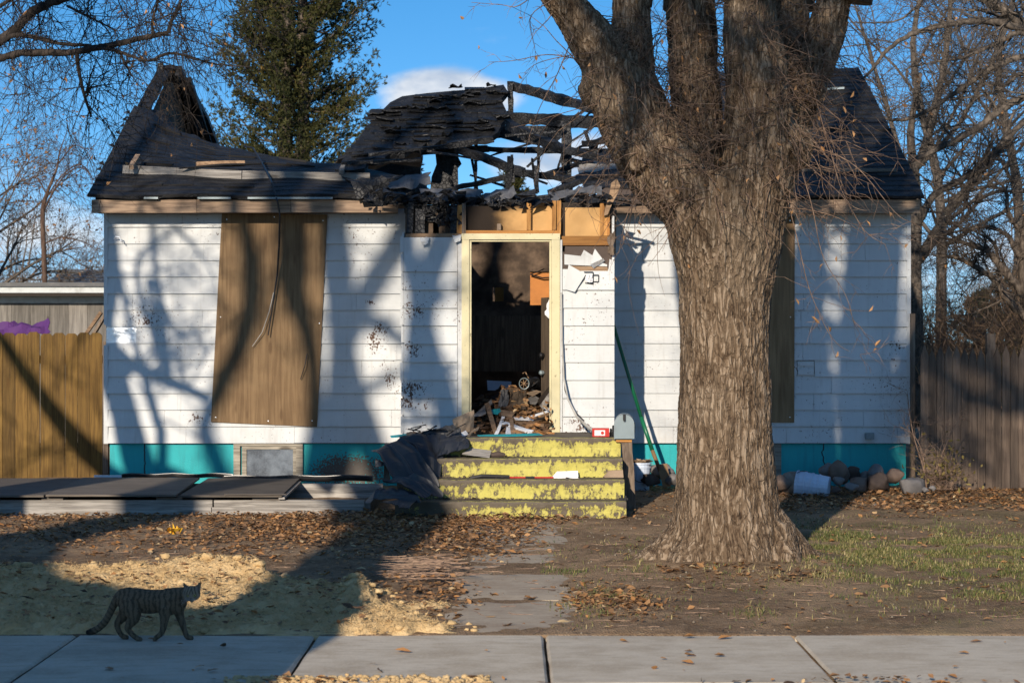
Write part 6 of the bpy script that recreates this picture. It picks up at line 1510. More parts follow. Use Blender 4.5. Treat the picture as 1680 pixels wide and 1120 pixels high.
# long drooping sprays: right of the trunk before the wall, and left over the porch
def spray(pts, r, kids, L, lf=.4):
    P, rr = spline([at(x, y, D) for x, y, D in pts], np.linspace(r, .0015, len(pts)), 6 * max(1, len(pts) - 1))
    for a in range(0, len(P) - 5, 5): tw.add(P[a:a + 6], rr[a:a + 6])
    for k in range(kids):
        i = R.randrange(3, len(P) - 1); d = nrm(P[i + 1] - P[i] if i + 1 < len(P) else P[i] - P[i - 1]); tips = []
        grow(tw, P[i], d + np.array([R.gauss(0, .6), R.gauss(0, .4), R.gauss(-.1, .5)]), L * R.uniform(.5, 1.3), .002, 1, .08, .2, .7, 2, tips, 0, .6)
        if R.random() < lf and tips: hl.append(tips[0])
for pts, kids, L in (([(1290, 200, 13.4), (1330, 330, 13.1), (1350, 420, 13.0), (1390, 490, 12.9), (1405, 560, 12.9)], 10, .3), ([(1300, 250, 13.3), (1380, 320, 13.0), (1420, 380, 12.9), (1470, 410, 12.8)], 9, .3), ([(1290, 320, 13.4), (1310, 400, 13.2), (1330, 480, 13.1), (1370, 560, 13.0), (1420, 585, 13.0)], 10, .28),
                     ([(1310, 230, 13.3), (1400, 270, 13.0), (1470, 350, 12.9), (1500, 365, 12.8)], 8, .3), ([(1330, 130, 13.4), (1360, 240, 13.1), (1390, 330, 13.0), (1440, 350, 12.9)], 8, .3), ([(1360, 60, 13.5), (1420, 170, 13.2), (1500, 260, 13.0), (1560, 290, 12.9)], 5, .3), ([(1280, 340, 13.3), (1330, 345, 13.1), (1380, 360, 13.0), (1440, 400, 12.9)], 8, .25),
                     ([(960, 100, 13.4), (900, 90, 13.3), (840, 100, 13.2), (780, 103, 13.1)], 6, .18), ([(985, 85, 13.4), (930, 92, 13.3), (880, 105, 13.2), (850, 130, 13.2)], 6, .2), ([(905, 0, 13.2), (870, 30, 13.1), (880, 90, 13.1)], 5, .2), ([(890, -20, 13.2), (850, 10, 13.1), (820, 8, 13.1), (745, 2, 13.0)], 6, .2), ([(1010, 240, 13.2), (985, 290, 13.0), (960, 340, 12.9)], 6, .25), ([(1060, 300, 13.1), (1030, 350, 12.9), (1012, 430, 12.8)], 5, .2), ([(940, 60, 13.3), (915, 120, 13.2), (880, 190, 13.1), (850, 290, 13.1)], 4, .2)):
    spray(pts, .005, kids, L)
tw.build('twigs', MAT['twig'], elm)
eb_.build('crown_twigs', MAT['limb'], elm, n=4)
# leaves still hanging, each its own piece
hlm = bpy.data.meshes.new('leaf'); hlm.from_pydata((LEAF * .07 - np.array([0, .035, 0])).tolist(), [], [tuple(int(i) for i in t) for t in LEAFT]); hlm.materials.append(MAT['leaf'])
aq = hlm.attributes.new('tone', 'FLOAT', 'POINT'); aq.data.foreach_set('value', [.68] * len(LEAF)); hlm.update()
for (px, py) in ((1095, 150), (1012, 30), (1008, 110), (1060, 45), (1150, 60), (985, 210), (1015, 260), (1180, 315), (1225, 300), (1005, 185), (1140, 25), (1400, 225), (1395, 160), (1345, 215), (1050, 385), (1062, 410), (1012, 465), (870, 205), (925, 90), (880, 100), (1310, 500), (1336, 525), (1362, 545), (1345, 440), (1380, 395), (1310, 370), (1300, 455), (1345, 530)): hl.append(np.array(at(px, py, R.uniform(12.7, 13.0))))
R.shuffle(hl)
for p in hl[:110]: link('leaf', hlm, p, elm, scale=(R.uniform(.3, .6), R.uniform(.4, .8), R.uniform(.8, 2.2)), rot=(R.gauss(-1.4, .5), R.gauss(0, .5), R.uniform(0, 6.28)))

# ---------------------------------------------------------------- trees just outside the left and near edges, whose limbs shade the house front
def wallp(cx, cy, dy, Yw=YW):
    if Yw == YW: X, z = -4.474 + .002428 * cx, 3.113 - .002428 * cy
    else: X, z = -4.172 + .002264 * cx, 3.011 - .002264 * cy
    return (X - SLX * dy, Yw - dy, z - LZ * dy)
t1 = thing('elm_tree', 'dark elm limbs reaching into the upper left corner over the fence', 'tree', (-6.7, 11.0, 0))
b1 = Branches(); tip1 = []
limb_part(t1, [(-6.7, 11, -.1), (-6.7, 11, .5), (-6.65, 11.1, 1.8), (-6.6, 11.2, 3.2), (-6.5, 11.2, 3.8)], [.55, .42, .38, .36, .3], MAT['shade_limb'], 'trunk', 22, 16, .02)
fork1 = (-6.55, 11.2, 3.3)
def t1limb(cs, rr, dy, ext=True):
    P = [wallp(x, y, dy) for x, y in cs]; P = P[::-1]; rr = rr[::-1]
    pts = [fork1] + P; rad = [max(rr) * 1.2] + rr
    top = np.array(P[-1]); d = top - np.array(P[-2]); d = nrm(d + np.array([-.05, 0, .35])); 
    if ext: pts += [tuple(top + d * 1.2), tuple(top + d * 2.6 + np.array([R.uniform(-.4, .2), R.uniform(-.3, .3), .3]))]; rad += [rr[-1] * .7, rr[-1] * .35]
    o = limb_part(t1, pts, rad, MAT['shade_limb'], n=26); return spline(pts, rad, 26)
for cs, rr, dy, kd in (([(40, 60), (60, 280), (50, 450), (45, 640)], [.10, .12, .11, .13], 8.6, 9), ([(20, 640), (60, 780), (110, 900), (150, 1070)], [.12, .13, .14, .15], 8.2, 6), ([(190, 700), (235, 850), (265, 960), (290, 1070)], [.045, .05, .055, .06], 8.8, 7), ([(480, 870), (330, 805), (180, 745), (40, 690)], [.05, .06, .07, .08], 8.4, 9)):
    P, r_ = t1limb(cs, rr, dy, cs[0][0] < 400)
    for k in range(kd):
        i = R.randrange(8, 25); grow(b1, P[i], (R.gauss(.35, .6), R.gauss(.1, .4), R.gauss(.25, .5)), R.uniform(.7, 1.4), max(.012, r_[i] * .3), 2, .08, .18, .85, 4, tip1, 0, .6)
for cs in (((230, 360), (300, 470), (340, 560), (420, 640)), ((180, 330), (270, 180), (400, 110), (520, 60)), ((250, 90), (390, 160), (460, 240), (520, 330))):
    P = [wallp(x, y, 8.8) for x, y in cs]; limb_part(t1, [(-6.3, 11.5, 4.6)] + P, [.05, .03, .025, .018, .010], MAT['shade_limb'])
    Ps, rs = spline(P, [.03, .022, .016, .01], 14)
    for k in range(15): i = R.randrange(1, 14); grow(b1, Ps[i], (R.gauss(.3, .7), R.gauss(0, .3), R.gauss(-.1, .6)), R.uniform(.25, .6), .008, 2, .08, .2, .85, 4, tip1, 0, .6)
limb_part(t1, [fork1, (-7.5, 11.5, 4.0), (-8.1, 11.8, 4.6), (-8.8, 12.0, 5.6)], [.22, .15, .11, .05], MAT['shade_limb'])
for k in range(14): grow(b1, (-7.2 - R.random() * 1.4, 11.6, 3.8 + R.random() * 1.3), (R.gauss(-.3, .6), R.gauss(.2, .4), R.gauss(.1, .5)), R.uniform(.7, 1.3), .02, 2, .08, .18, .85, 4, None, 0, .6)
# the branches that show in the picture
VB = [([(-160, 260, 12.3), (-60, 120, 12.3), (0, 68, 12.4), (28, 46, 12.4), (52, 20, 12.4), (88, 4, 12.4), (125, -8, 12.4), (190, -40, 12.4)], [26, 13, 9, 8.5, 8, 7, 6, 5]), ([(-140, 210, 12.3), (-60, 110, 12.3), (0, 96, 12.3), (30, 88, 12.3), (75, 86, 12.3), (112, 87, 12.3), (150, 80, 12.3), (195, 72, 12.3), (240, 61, 12.3), (276, 54, 12.3)], [16, 8, 6.2, 6, 6, 5.8, 5.6, 5, 4.4, 3.6]),
      ([(-40, 88, 12.35), (0, 70, 12.35), (25, 58, 12.35), (60, 62, 12.35), (100, 72, 12.3), (150, 75, 12.3)], [6, 4.2, 4, 3.6, 3.2, 2.4]), ([(150, 78, 12.3), (185, 82, 12.25), (215, 92, 12.2), (245, 100, 12.2), (275, 88, 12.2), (310, 93, 12.2), (350, 105, 12.2), (410, 110, 12.2)], [3.2, 2.8, 2.6, 2.4, 2.2, 1.8, 1.4, .9]),
      ([(126, 88, 12.3), (130, 120, 12.3), (138, 155, 12.3), (150, 192, 12.3)], [3.6, 3, 2.6, 1.8]), ([(138, 155, 12.3), (146, 146, 12.3), (151, 141, 12.3)], [2.4, 1.8, 1.2]), ([(276, 54, 12.3), (280, 38, 12.3), (290, 18, 12.3), (297, 0, 12.3), (300, -30, 12.3)], [3.4, 3, 2.6, 2.4, 2]), ([(198, 86, 12.25), (205, 106, 12.2), (214, 111, 12.2), (220, 104, 12.2)], [2.4, 2, 1.8, 1.2]),
      ([(252, 58, 12.3), (250, 35, 12.3), (258, 8, 12.3), (262, -20, 12.3)], [2.6, 2.2, 1.8, 1.6]), ([(88, 4, 12.4), (60, -20, 12.4), (20, -40, 12.4)], [4, 3, 2]), ([(-20, 60, 12.4), (-10, 20, 12.4), (15, 0, 12.4), (40, -30, 12.4)], [5, 4, 3, 2]), ([(110, 10, 12.4), (150, 30, 12.35), (190, 50, 12.3)], [2.4, 1.8, 1.2])]
lv1 = []
for pts, rd in VB:
    P = [at(x, y, D) for x, y, D in pts]; rad = [q_ * 12.3 / F for q_ in rd]; limb_part(t1, P, rad, MAT['shade_limb'], 'branch', 4 * len(P), 8, .08)
    Ps, rs = spline(P, rad, 30)
    for k in range(17):
        i = R.randrange(4, 30)
        if Ps[i][2] < 2.5: continue
        tips = []; grow(b1, Ps[i], (R.gauss(.2, .6), R.gauss(0, .5), R.gauss(-.1, .7)), R.uniform(.2, .75), R.uniform(.0025, .005), 2 if R.random() < .6 else 1, .22, .2, .8, 3, tips, 0, .6)
        lv1 += [t_ for t_ in tips if R.random() < .05]
for k in range(60):                                      # fine twigs drooping from above the picture
    grow(b1, at(R.uniform(-10, 420), R.uniform(-60, -5), R.uniform(12.1, 12.9)), (R.gauss(0, .35), R.gauss(0, .2), -1), R.uniform(.3, .8), .003, 2, .12, .2, .7, 3, None, 0, .55)
b1.build('twigs', MAT['shade_limb'], t1)
for p in lv1[:60]: link('leaf', hlm, p, t1, scale=(R.uniform(.25, .5), R.uniform(.35, .65), R.uniform(.8, 2.2)), rot=(R.gauss(-1.4, .5), R.gauss(0, .5), R.uniform(0, 6.28)))

def add_boulevard(name_label, base, stems, limbs, bcount, seed, box=None, nbox=0):
    t = thing('street_elm', name_label, 'tree', base); bb = Branches(); rng = random.Random(seed)
    for pts, rd in stems: limb_part(t, pts, rd, MAT['limb'], 'trunk', 24, 14, .02)
    for li, (pts, rd) in enumerate(limbs):
        limb_part(t, pts, rd, MAT['limb'], n=24); P, rr = spline(pts, rd, 24)
        for k in range(bcount if li > 1 else 3):
            i = rng.randrange(9, 24); grow(bb, P[i], (rng.gauss(-.15, .6), rng.gauss(0, .6), rng.uniform(-.1, .8)), rng.uniform(.7, 1.6), max(.010, rr[i] * .28), 2, .05, .18, .85, 4, None, 0, .6, rng)
    for k in range(nbox): grow(bb, [rng.uniform(a, b) for a, b in box], (rng.gauss(.3, .6), rng.gauss(0, .5), rng.gauss(-.1, .6)), rng.uniform(.6, 1.2), rng.uniform(.014, .026), 2, .06, .2, .85, 4, None, 0, .62, rng)  # loose twig mass out of view, added to shade the big elm's fork
    bb.build('twigs', MAT['limb'], t); return t
DY = 16.2
W = lambda x, y: wallp(x, y, DY)
f3 = (-6.95, 4.5, 5.4)
top = lambda p, dx, dz=2.2: tuple(np.array(p) + np.array([dx, 0, dz]))
def lim(cs, rr, base=f3, br=.2, dx=0.2):
    P = [W(x, y) for x, y in cs][::-1]; rr = rr[::-1]; return [base] + P + [top(P[-1], dx, 1.2), top(P[-1], dx * 2.5, 2.8)], [br] + rr + [rr[-1] * .8, rr[-1] * .4]
add_boulevard('street elm standing outside the picture to the left', (-6.95, 4.5, 0), [([(-6.95, 4.5, -.1), (-6.95, 4.5, .6), (-6.95, 4.5, 3), (-6.95, 4.5, 5.6)], [.62, .5, .42, .36])],
    [lim([(1065, 60), (1080, 300), (1080, 480), (1085, 650), (1080, 850), (1075, 1080)], [.15, .17, .16, .135, .17, .2], br=.3), lim([(870, 60), (875, 250), (880, 400), (930, 560), (962, 700), (972, 900), (965, 1080)], [.19, .19, .17, .10, .095, .095, .10], br=.2, dx=-.2),
     lim([(660, 60), (680, 200), (695, 350), (690, 480), (625, 690), (545, 850), (490, 1080)], [.09, .10, .12, .12, .115, .11, .11], (-7.1, 4.5, 5.2), .15), lim([(1420, 20), (1340, 190), (1240, 350), (1150, 500)], [.13, .14, .14, .13], W(1085, 700), .15, .5), lim([(1400, 605), (1290, 560), (1180, 520)], [.07, .085, .09], W(1090, 480), .12, .7), lim([(1420, 690), (1290, 790), (1180, 860)], [.05, .06, .07], W(1085, 950), .1, .5)], 3, 5)
PP = lambda x, y: wallp(x, y, 14.8, YP)
p1 = [PP(1560, 960), PP(1500, 760), PP(1450, 560), PP(1420, 360), PP(1370, 190)]
add_boulevard('street elm standing outside the picture near the sidewalk on the left', (-2.5, 4.5, 0), [([(-2.5, 4.5, -.1), (-2.6, 4.5, .5), (-2.9, 4.5, 1.4), (-3.1, 4.5, 1.9), (-3.2, 4.5, 2.45), (-3.5, 4.5, 3.0), (-3.9, 4.5, 3.7), (-4.6, 4.5, 5.0)], [.75, .62, .60, .56, .50, .30, .34, .34]), ([(-3.1, 4.5, 1.2), (-3.6, 4.5, 1.8), (-4.12, 4.5, 2.35), (-5.5, 4.5, 3.0), (-7.0, 4.4, 4.2)], [.5, .42, .38, .24, .15])],
    [([(-4.6, 4.5, 4.6)] + p1 + [top(p1[-1], -.3), top(p1[-1], -.8, 3.5)], [.3, .14, .15, .14, .12, .12, .1, .06]), ([(-4.7, 4.5, 4.6), (-5.6, 4.7, 5.6), (-6.2, 4.9, 7.0), (-6.5, 5, 9)], [.26, .2, .15, .1]), ([(-5.2, 4.5, 6.6), (-5.0, 4.5, 8.0), (-4.2, 4.5, 9.4), (-3.0, 4.5, 9.6), (-2.1, 4.5, 8.7), (-1.4, 4.5, 7.6), (-.7, 4.5, 6.8)], [.16, .15, .14, .13, .11, .08, .03]), ([(-2.6, 4.5, 9.2), (-1.7, 4.6, 8.6), (-.9, 4.7, 8.0), (-.1, 4.7, 7.4)], [.10, .09, .07, .03]), ([(-1.7, 4.5, 8.1), (-1.6, 4.4, 7.3), (-1.7, 4.4, 6.6), (-1.9, 4.4, 6.0)], [.10, .09, .07, .03]), ([(-2.1, 4.5, 8.7), (-1.2, 4.3, 7.9), (-.6, 4.2, 7.2), (-.1, 4.2, 6.6), (.5, 4.2, 6.3)], [.13, .12, .10, .08, .04]), ([(-3.0, 4.5, 9.5), (-2.3, 4.7, 8.3), (-2.0, 4.8, 7.4), (-1.5, 4.8, 6.6)], [.12, .11, .09, .05]), ([(-.9, 4.6, 7.9), (-.2, 4.5, 7.5), (.5, 4.5, 7.3), (1.2, 4.5, 6.5)], [.11, .10, .09, .05]), ([(-.2, 4.5, 7.5), (.3, 4.5, 7.0), (.9, 4.4, 6.9), (1.6, 4.4, 7.3)], [.09, .08, .07, .04])], 15, 9, ((-2.3, .3), (4.1, 4.9), (6.35, 8.4)), 150)

# ---------------------------------------------------------------- bare trees behind
def px_tree(name, label, base, trunk, limbs, seed, twig_n, L, tmat='grey_limb', depth=2, droop=.03, leaves=0, group='bare trees behind the house', kids=5, tr=.004, dirb=(0, 0, .3)):
    t = thing(name, label, 'tree', base, group); rng = random.Random(seed); bb = Branches(); tips = []
    if trunk: limb_part(t, trunk[0], trunk[1], MAT[tmat], 'trunk', 18, 10, .03)
    for pts, rd in limbs:
        limb_part(t, pts, rd, MAT[tmat], n=4 * len(pts), sides=7, wob=.15); P, rr = spline(pts, rd, 30)
        for k in range(twig_n):
            i = rng.randrange(4, 30); dd = nrm(P[min(i + 1, 29)] - P[i - 1]); grow(bb, P[i], dd * .5 + np.array([rng.gauss(dirb[0], .6), rng.gauss(0, .5), rng.gauss(dirb[2], .6)]), L * rng.uniform(.5, 1.3), max(tr, rr[i] * .35), depth, droop, .17, .8, kids, tips, 0, .62, rng)
    bb.build('twigs', MAT[tmat], t)
    if leaves and tips:
        rng.shuffle(tips); V, T, n = leaf_tris(tips[:leaves], .06); c = np.array(wloc(t))
        props(link('leaves', fast_mesh('leaves', V - c, T, MAT['leaf'], {'tone': np.repeat(NR.uniform(.1, .7, n), len(LEAF))}), c, t), kind='stuff')
    return t
def PL(lst, D, s=1.0, dz=0.0): return [at(x, y, D + dz * k) for k, (x, y) in enumerate(lst)]
def RR(lst, D): return [w * .5 * D / F for w in lst]
D = 24.0
px_tree('bare_elm', 'bare tree whose long dark limbs arch in from the upper right corner', (8.2, D, 0), ([(8.2, D, -.1), (8.1, D, 2), (7.8, D, 4.2), (7.3, D, 5.4)], [.4, .34, .3, .2]),
    [(PL([(1840, 90), (1740, 60), (1680, 46), (1621, 35), (1589, 35), (1551, 41), (1509, 52), (1487, 60), (1455, 83), (1428, 118), (1396, 145)], D), RR([20, 16, 14, 12, 11, 10, 9, 8, 7, 5, 3], D)), (PL([(1840, 110), (1740, 70), (1680, 40), (1664, 30), (1637, 11), (1610, -3), (1560, -25)], D), RR([24, 22, 19, 18, 17, 15, 10], D)),
     (PL([(1800, 90), (1680, 55), (1648, 64), (1616, 80), (1584, 94), (1551, 99), (1509, 107)], D), RR([12, 9, 8, 7, 6, 4, 2], D)), (PL([(1840, 120), (1740, 90), (1680, 94), (1637, 107), (1600, 131), (1567, 153), (1530, 177), (1495, 194), (1466, 197), (1441, 190), (1425, 177)], D), RR([14, 12, 10, 9.5, 9, 8, 7, 6, 5, 4, 2.5], D)),
     (PL([(1840, 140), (1740, 135), (1680, 161), (1648, 177), (1616, 201), (1584, 222), (1551, 238), (1519, 254), (1487, 268)], D), RR([18, 15, 13.5, 13, 12.5, 12, 10, 8, 6], D)), (PL([(1800, 120), (1680, 121), (1661, 131), (1637, 150), (1600, 158), (1560, 165)], D), RR([9, 7, 6, 5, 4, 2], D)), (PL([(1509, 107), (1489, 113), (1489, 135), (1500, 155)], D), RR([4, 3.5, 3, 2], D)), (PL([(1395, 37), (1465, 36), (1500, 15), (1520, -15)], D), RR([2, 3, 4, 5], D))], 21, 22, .62, droop=-.02, leaves=120, kids=4)
D = 28.0
px_tree('bare_elm', 'grey bare tree rising right behind the house corner', (6.0, D, 0), ([at(1503, 700, D), at(1500, 560, D), at(1498, 430, D), at(1502, 340, D), at(1500, 281, D), at(1494, 215, D), at(1510, 120, D)], RR([34, 32, 28, 20, 16, 12, 7], D)),
    [(PL([(1497, 440), (1534, 387), (1556, 347), (1578, 319), (1619, 269), (1650, 230), (1690, 190), (1750, 130)], D), RR([20, 18, 16, 15, 13, 11, 9, 6], D)), (PL([(1505, 365), (1534, 319), (1575, 297), (1605, 275), (1640, 240), (1665, 180)], D), RR([14, 12, 11, 10, 8, 4], D)), (PL([(1500, 281), (1530, 200), (1545, 130), (1556, 50), (1560, -40)], D), RR([14, 12, 11, 9, 6], D)),
     (PL([(1500, 320), (1470, 230), (1450, 160), (1425, 80), (1400, 0)], D), RR([10, 8, 7, 6, 3], D)), (PL([(1500, 281), (1560, 220), (1610, 140), (1640, 60), (1650, -20)], D), RR([9, 8, 7, 5, 3], D)), (PL([(1520, 400), (1570, 370), (1620, 320), (1680, 315), (1740, 330)], D), RR([8, 7, 6, 5, 3], D))], 22, 34, .95, droop=0, leaves=260, kids=4)
D = 23.0
px_tree('bare_elm', 'dark gnarled bare tree at the right edge behind the picket fence', (7.0, D, 0), ([at(1720, 720, D), at(1712, 600, D), at(1690, 500, D), at(1682, 420, D), at(1690, 340, D), at(1700, 240, D)], RR([44, 38, 30, 26, 18, 8], D)),
    [(PL([(1690, 525), (1656, 494), (1634, 462), (1600, 437), (1569, 423), (1531, 419)], D), RR([16, 12.5, 11, 9, 7, 3], D)), (PL([(1685, 490), (1665, 462), (1637, 431), (1616, 409), (1594, 403), (1569, 395), (1525, 385)], D), RR([16, 14, 12, 11, 8, 6, 3], D)), (PL([(1680, 440), (1662, 400), (1650, 384), (1615, 372), (1580, 378), (1550, 385)], D), RR([12, 9, 7, 6, 4, 2], D)), (PL([(1672, 470), (1640, 440), (1632, 400), (1600, 380)], D), RR([8, 7, 5, 3], D)),
     (PL([(1690, 400), (1655, 350), (1650, 310), (1620, 290)], D), RR([10, 7, 5, 2], D))], 23, 26, .5, tmat='limb', droop=.02, leaves=60, kids=4)
def bare(name, label, X, Y, H, r, seed, kids=5, depth=4, mat='grey_limb', leaves=0, group='bare trees behind the house', spread=.75):
    t = thing(name, label, 'tree', (X, Y, 0), group); rng = random.Random(seed); bb = Branches(); tips = []
    pts = [(X, Y, -.1), (X + rng.gauss(0, .1), Y, H * .2), (X + rng.gauss(0, .25), Y, H * .42), (X + rng.gauss(0, .4), Y, H * .7), (X + rng.gauss(0, .6), Y, H)]
    limb_part(t, pts, [r * 1.2, r, r * .85, r * .5, r * .1], MAT[mat], 'trunk', 20, 8, .06); P, rr = spline(pts, [r * 1.2, r, r * .85, r * .5, r * .1], 24)
    for k in range(13):
        i = rng.randrange(6, 23); a = rng.uniform(0, 6.28); grow(bb, P[i], (math.cos(a), math.sin(a), rng.uniform(.4, 1.3)), H * rng.uniform(.22, .42), rr[i] * .5, depth - 1, .0, .13, spread, kids, tips, .03, .58, rng)
    bb.build('branches', MAT[mat], t)
    if leaves:
        rng.shuffle(tips); V, T, n = leaf_tris(tips[:leaves], .065); c = np.array(wloc(t))
        props(link('leaves', fast_mesh('leaves', V - c, T, MAT['leaf'], {'tone': np.repeat(NR.uniform(.1, .6, n), len(LEAF))}), c, t), kind='stuff')
    return t
bare('bare_tree', 'slender grey bare tree seen far behind the right roof end', 8.0, 36, 10.5, .11, 31, kids=6); bare('bare_tree', 'bare tree far behind, between the two big limbs on the right', 10.2, 39, 11, .12, 32, kids=6, leaves=200); bare('bare_tree', 'bare tree far behind at the right edge', 12.6, 41, 9.5, .12, 33, kids=6, leaves=200)
bare('bare_tree', 'bare tree far behind seen through the fork of the elm', 4.2, 43, 9.8, .12, 34, kids=6)
bare('bare_tree', 'leafy brown young tree at the far left above the shed', -9.6, 35.5, 5.6, .11, 35, kids=6, leaves=1500, group='trees behind the shed'); bare('bare_tree', 'brownish bushy tree behind the shed at the left edge', -11.0, 37.5, 5.0, .12, 36, kids=6, leaves=1200, group='trees behind the shed')
sp = thing('sapling', 'thin weeping sapling leaning up beside the shed roof', 'tree', (-8.3, 34.5, 0), 'trees behind the shed')
D = 34.5; P = PL([(75, 640), (74, 500), (72, 420), (70, 350), (76, 320), (92, 280), (98, 250), (110, 215)], D); limb_part(sp, P, RR([11, 10, 9, 8, 6, 4, 2.5, 1], D), MAT['birch_limb'], 'trunk', 24, 8, .05)
sb_ = Branches(); rng = random.Random(41)
for pts, rd in (([(72, 345), (90, 310), (110, 285), (135, 275), (158, 300)], [4, 3, 2.5, 2, 1]), ([(70, 335), (100, 290), (130, 270), (150, 290), (155, 330)], [3, 2.5, 2, 1.5, .8]), ([(76, 318), (60, 290), (48, 300), (40, 330)], [2.5, 2, 1.5, .8]), ([(71, 400), (100, 390), (130, 395), (165, 410)], [3, 2.4, 1.8, .8]), ([(95, 270), (120, 240), (140, 245), (150, 262)], [2, 1.8, 1.2, .7])):
    pts = PL(pts, D); limb_part(sp, pts, RR(rd, D), MAT['birch_limb'], 'branch', 16, 5, .1); Ps, rs = spline(pts, RR(rd, D), 20)
    for k in range(26): i = rng.randrange(3, 20); grow(sb_, Ps[i], (rng.gauss(.3, .5), rng.gauss(0, .4), rng.gauss(.0, .5)), rng.uniform(.3, .8), .005, 1, .35, .15, .7, 3, None, 0, .6, rng)
sb_.build('twigs', MAT['birch_limb'], sp)

# ---------------------------------------------------------------- evergreens
def conifer(label, X, Y, z0, H, prof, n, seed, size=.19, mat='conifer', lean=0.0, stems=1, group='evergreens behind the house'):
    """prof: list of (fraction of height, radius); sprays of narrow blades on drooping boughs, with gaps"""
    t = thing('conifer_tree', label, 'tree', (X, Y, 0), group); rs = np.random.RandomState(seed); bb = Branches(); rng = random.Random(seed)
    for s_ in range(stems):
        o_ = (s_ - (stems - 1) / 2) * .35
        limb_part(t, [(X + o_, Y, -.1), (X + o_ * .9, Y, H * .4), (X + o_ * .8 + lean * .6, Y, H * .75), (X + o_ * .5 + lean, Y, H)], [.17, .13, .08, .02], MAT['limb'], 'trunk', 16, 8, .05)
    boughs = []
    zs = z0
    nb = int(n / 75)
    for k in range(nb):
        f = rs.uniform(0, 1) ** .9; z = z0 + (H - z0) * f; rad = np.interp(z / H, [a for a, b in prof], [b for a, b in prof]) * rs.uniform(.45, 1.08)
        a = rs.uniform(0, 6.28); el = rs.uniform(-.15, .55); d = np.array([math.cos(a), math.sin(a) * .9, el]); p0 = np.array([X + lean * z / H + rs.uniform(-.15, .15), Y, z - rad * .25]); L = rad
        pts = [p0 + d * L * q_ + np.array([0, 0, -.10 * L * math.sin(q_ * 3) + .25 * L * q_ * q_]) for q_ in np.linspace(0, 1, 6)]; bb.add(pts, [.022 * (1 - .85 * i / 5) for i in range(6)]); boughs.append(np.array(pts))
    bb.build('boughs', MAT['limb'], t, 4)
    B = np.array(boughs); K = len(B); per = int(n / K)
    tt = np.clip(rs.beta(2.4, 1.1, (K, per)), 0, .999) * 5; i0 = tt.astype(int); fr = (tt - i0)[..., None]; kk = np.arange(K)[:, None]
    C = B[kk, i0] * (1 - fr) + B[kk, i0 + 1] * fr; out = B[:, 5] - B[:, 0]; out = out / np.maximum(np.linalg.norm(out, axis=1), 1e-6)[:, None]
    C = (C + rs.normal(0, 1, C.shape) * .065).reshape(-1, 3); dirs = np.repeat(out, per, 0) * .7 + rs.normal(0, .55, C.shape) + np.array([0, 0, .25]); dirs /= np.linalg.norm(dirs, axis=1)[:, None]
    m = len(C); blades = 5; V = []; tone = []
    side0 = np.cross(dirs, rs.normal(0, 1, C.shape)); side0 /= np.maximum(np.linalg.norm(side0, axis=1), 1e-6)[:, None]; bt_ = np.repeat(rs.uniform(0, 1, K), per)
    for b in range(blades):
        s_ = size * rs.uniform(.5, 1.15, m); dv = dirs + side0 * (b - 2) * .42 + rs.normal(0, .12, C.shape); dv /= np.linalg.norm(dv, axis=1)[:, None]; w_ = np.cross(dv, rs.normal(0, 1, C.shape)); w_ /= np.maximum(np.linalg.norm(w_, axis=1), 1e-6)[:, None]; w_ *= (s_ * .11)[:, None]
        V.append(np.stack([C, C + dv * (s_ * .55)[:, None] + w_, C + dv * s_[:, None], C + dv * (s_ * .5)[:, None] - w_], 1)); tone.append(np.clip(.42 * bt_ + .5 * rs.uniform(0, 1, m) + .06 * b - .05, 0, 1))
    V = np.concatenate(V).reshape(-1, 3); tone = np.repeat(np.concatenate(tone), 4); Q = np.arange(len(V)).reshape(-1, 4); c = np.array(wloc(t))
    props(link('crown', fast_mesh('crown', V - c, Q, MAT[mat], {'tone': tone}), c, t), kind='stuff'); return t
conifer('tall olive green evergreen rising behind the left roof', -3.85, 34, 1.8, 10.5, [(0, 1.0), (.25, 1.65), (.45, 1.75), (.62, 1.6), (.75, 1.45), (.9, 1.0), (1, .1)], 42000, 51, .095, stems=2)
conifer('smaller evergreen peeking past the charred slab of roof', -2.15, 37, 1.5, 5.95, [(0, 1.0), (.5, .8), (.8, .5), (1, .08)], 7000, 52, .12)
conifer('evergreen glimpsed low through the burnt beams', .1, 40, 1.0, 5.1, [(0, 1.1), (.5, .8), (1, .1)], 5000, 53, .12)
conifer('evergreen tip showing beside the left wall above the shed', -7.75, 44, .5, 3.5, [(0, .9), (.6, .7), (1, .3)], 3000, 54, .13, 'olive')
for k, (px, D, H, w_, lab) in enumerate(((1668, 33, 2.7, 1.0, 'olive evergreen shrub behind the picket fence at the right edge'), (1610, 36, 2.5, .8, 'olive evergreen shrub behind the picket fence, left of the other two'), (1725, 31, 2.6, 1.0, 'olive evergreen shrub cut by the right edge of the photo'))):
    conifer(lab, (px - CX) * D / F, D, .2, H, [(0, w_), (.5, w_), (.8, w_ * .7), (1, w_ * .2)], 4200, 60 + k, .09, 'olive', group='evergreen shrubs behind the picket fence')
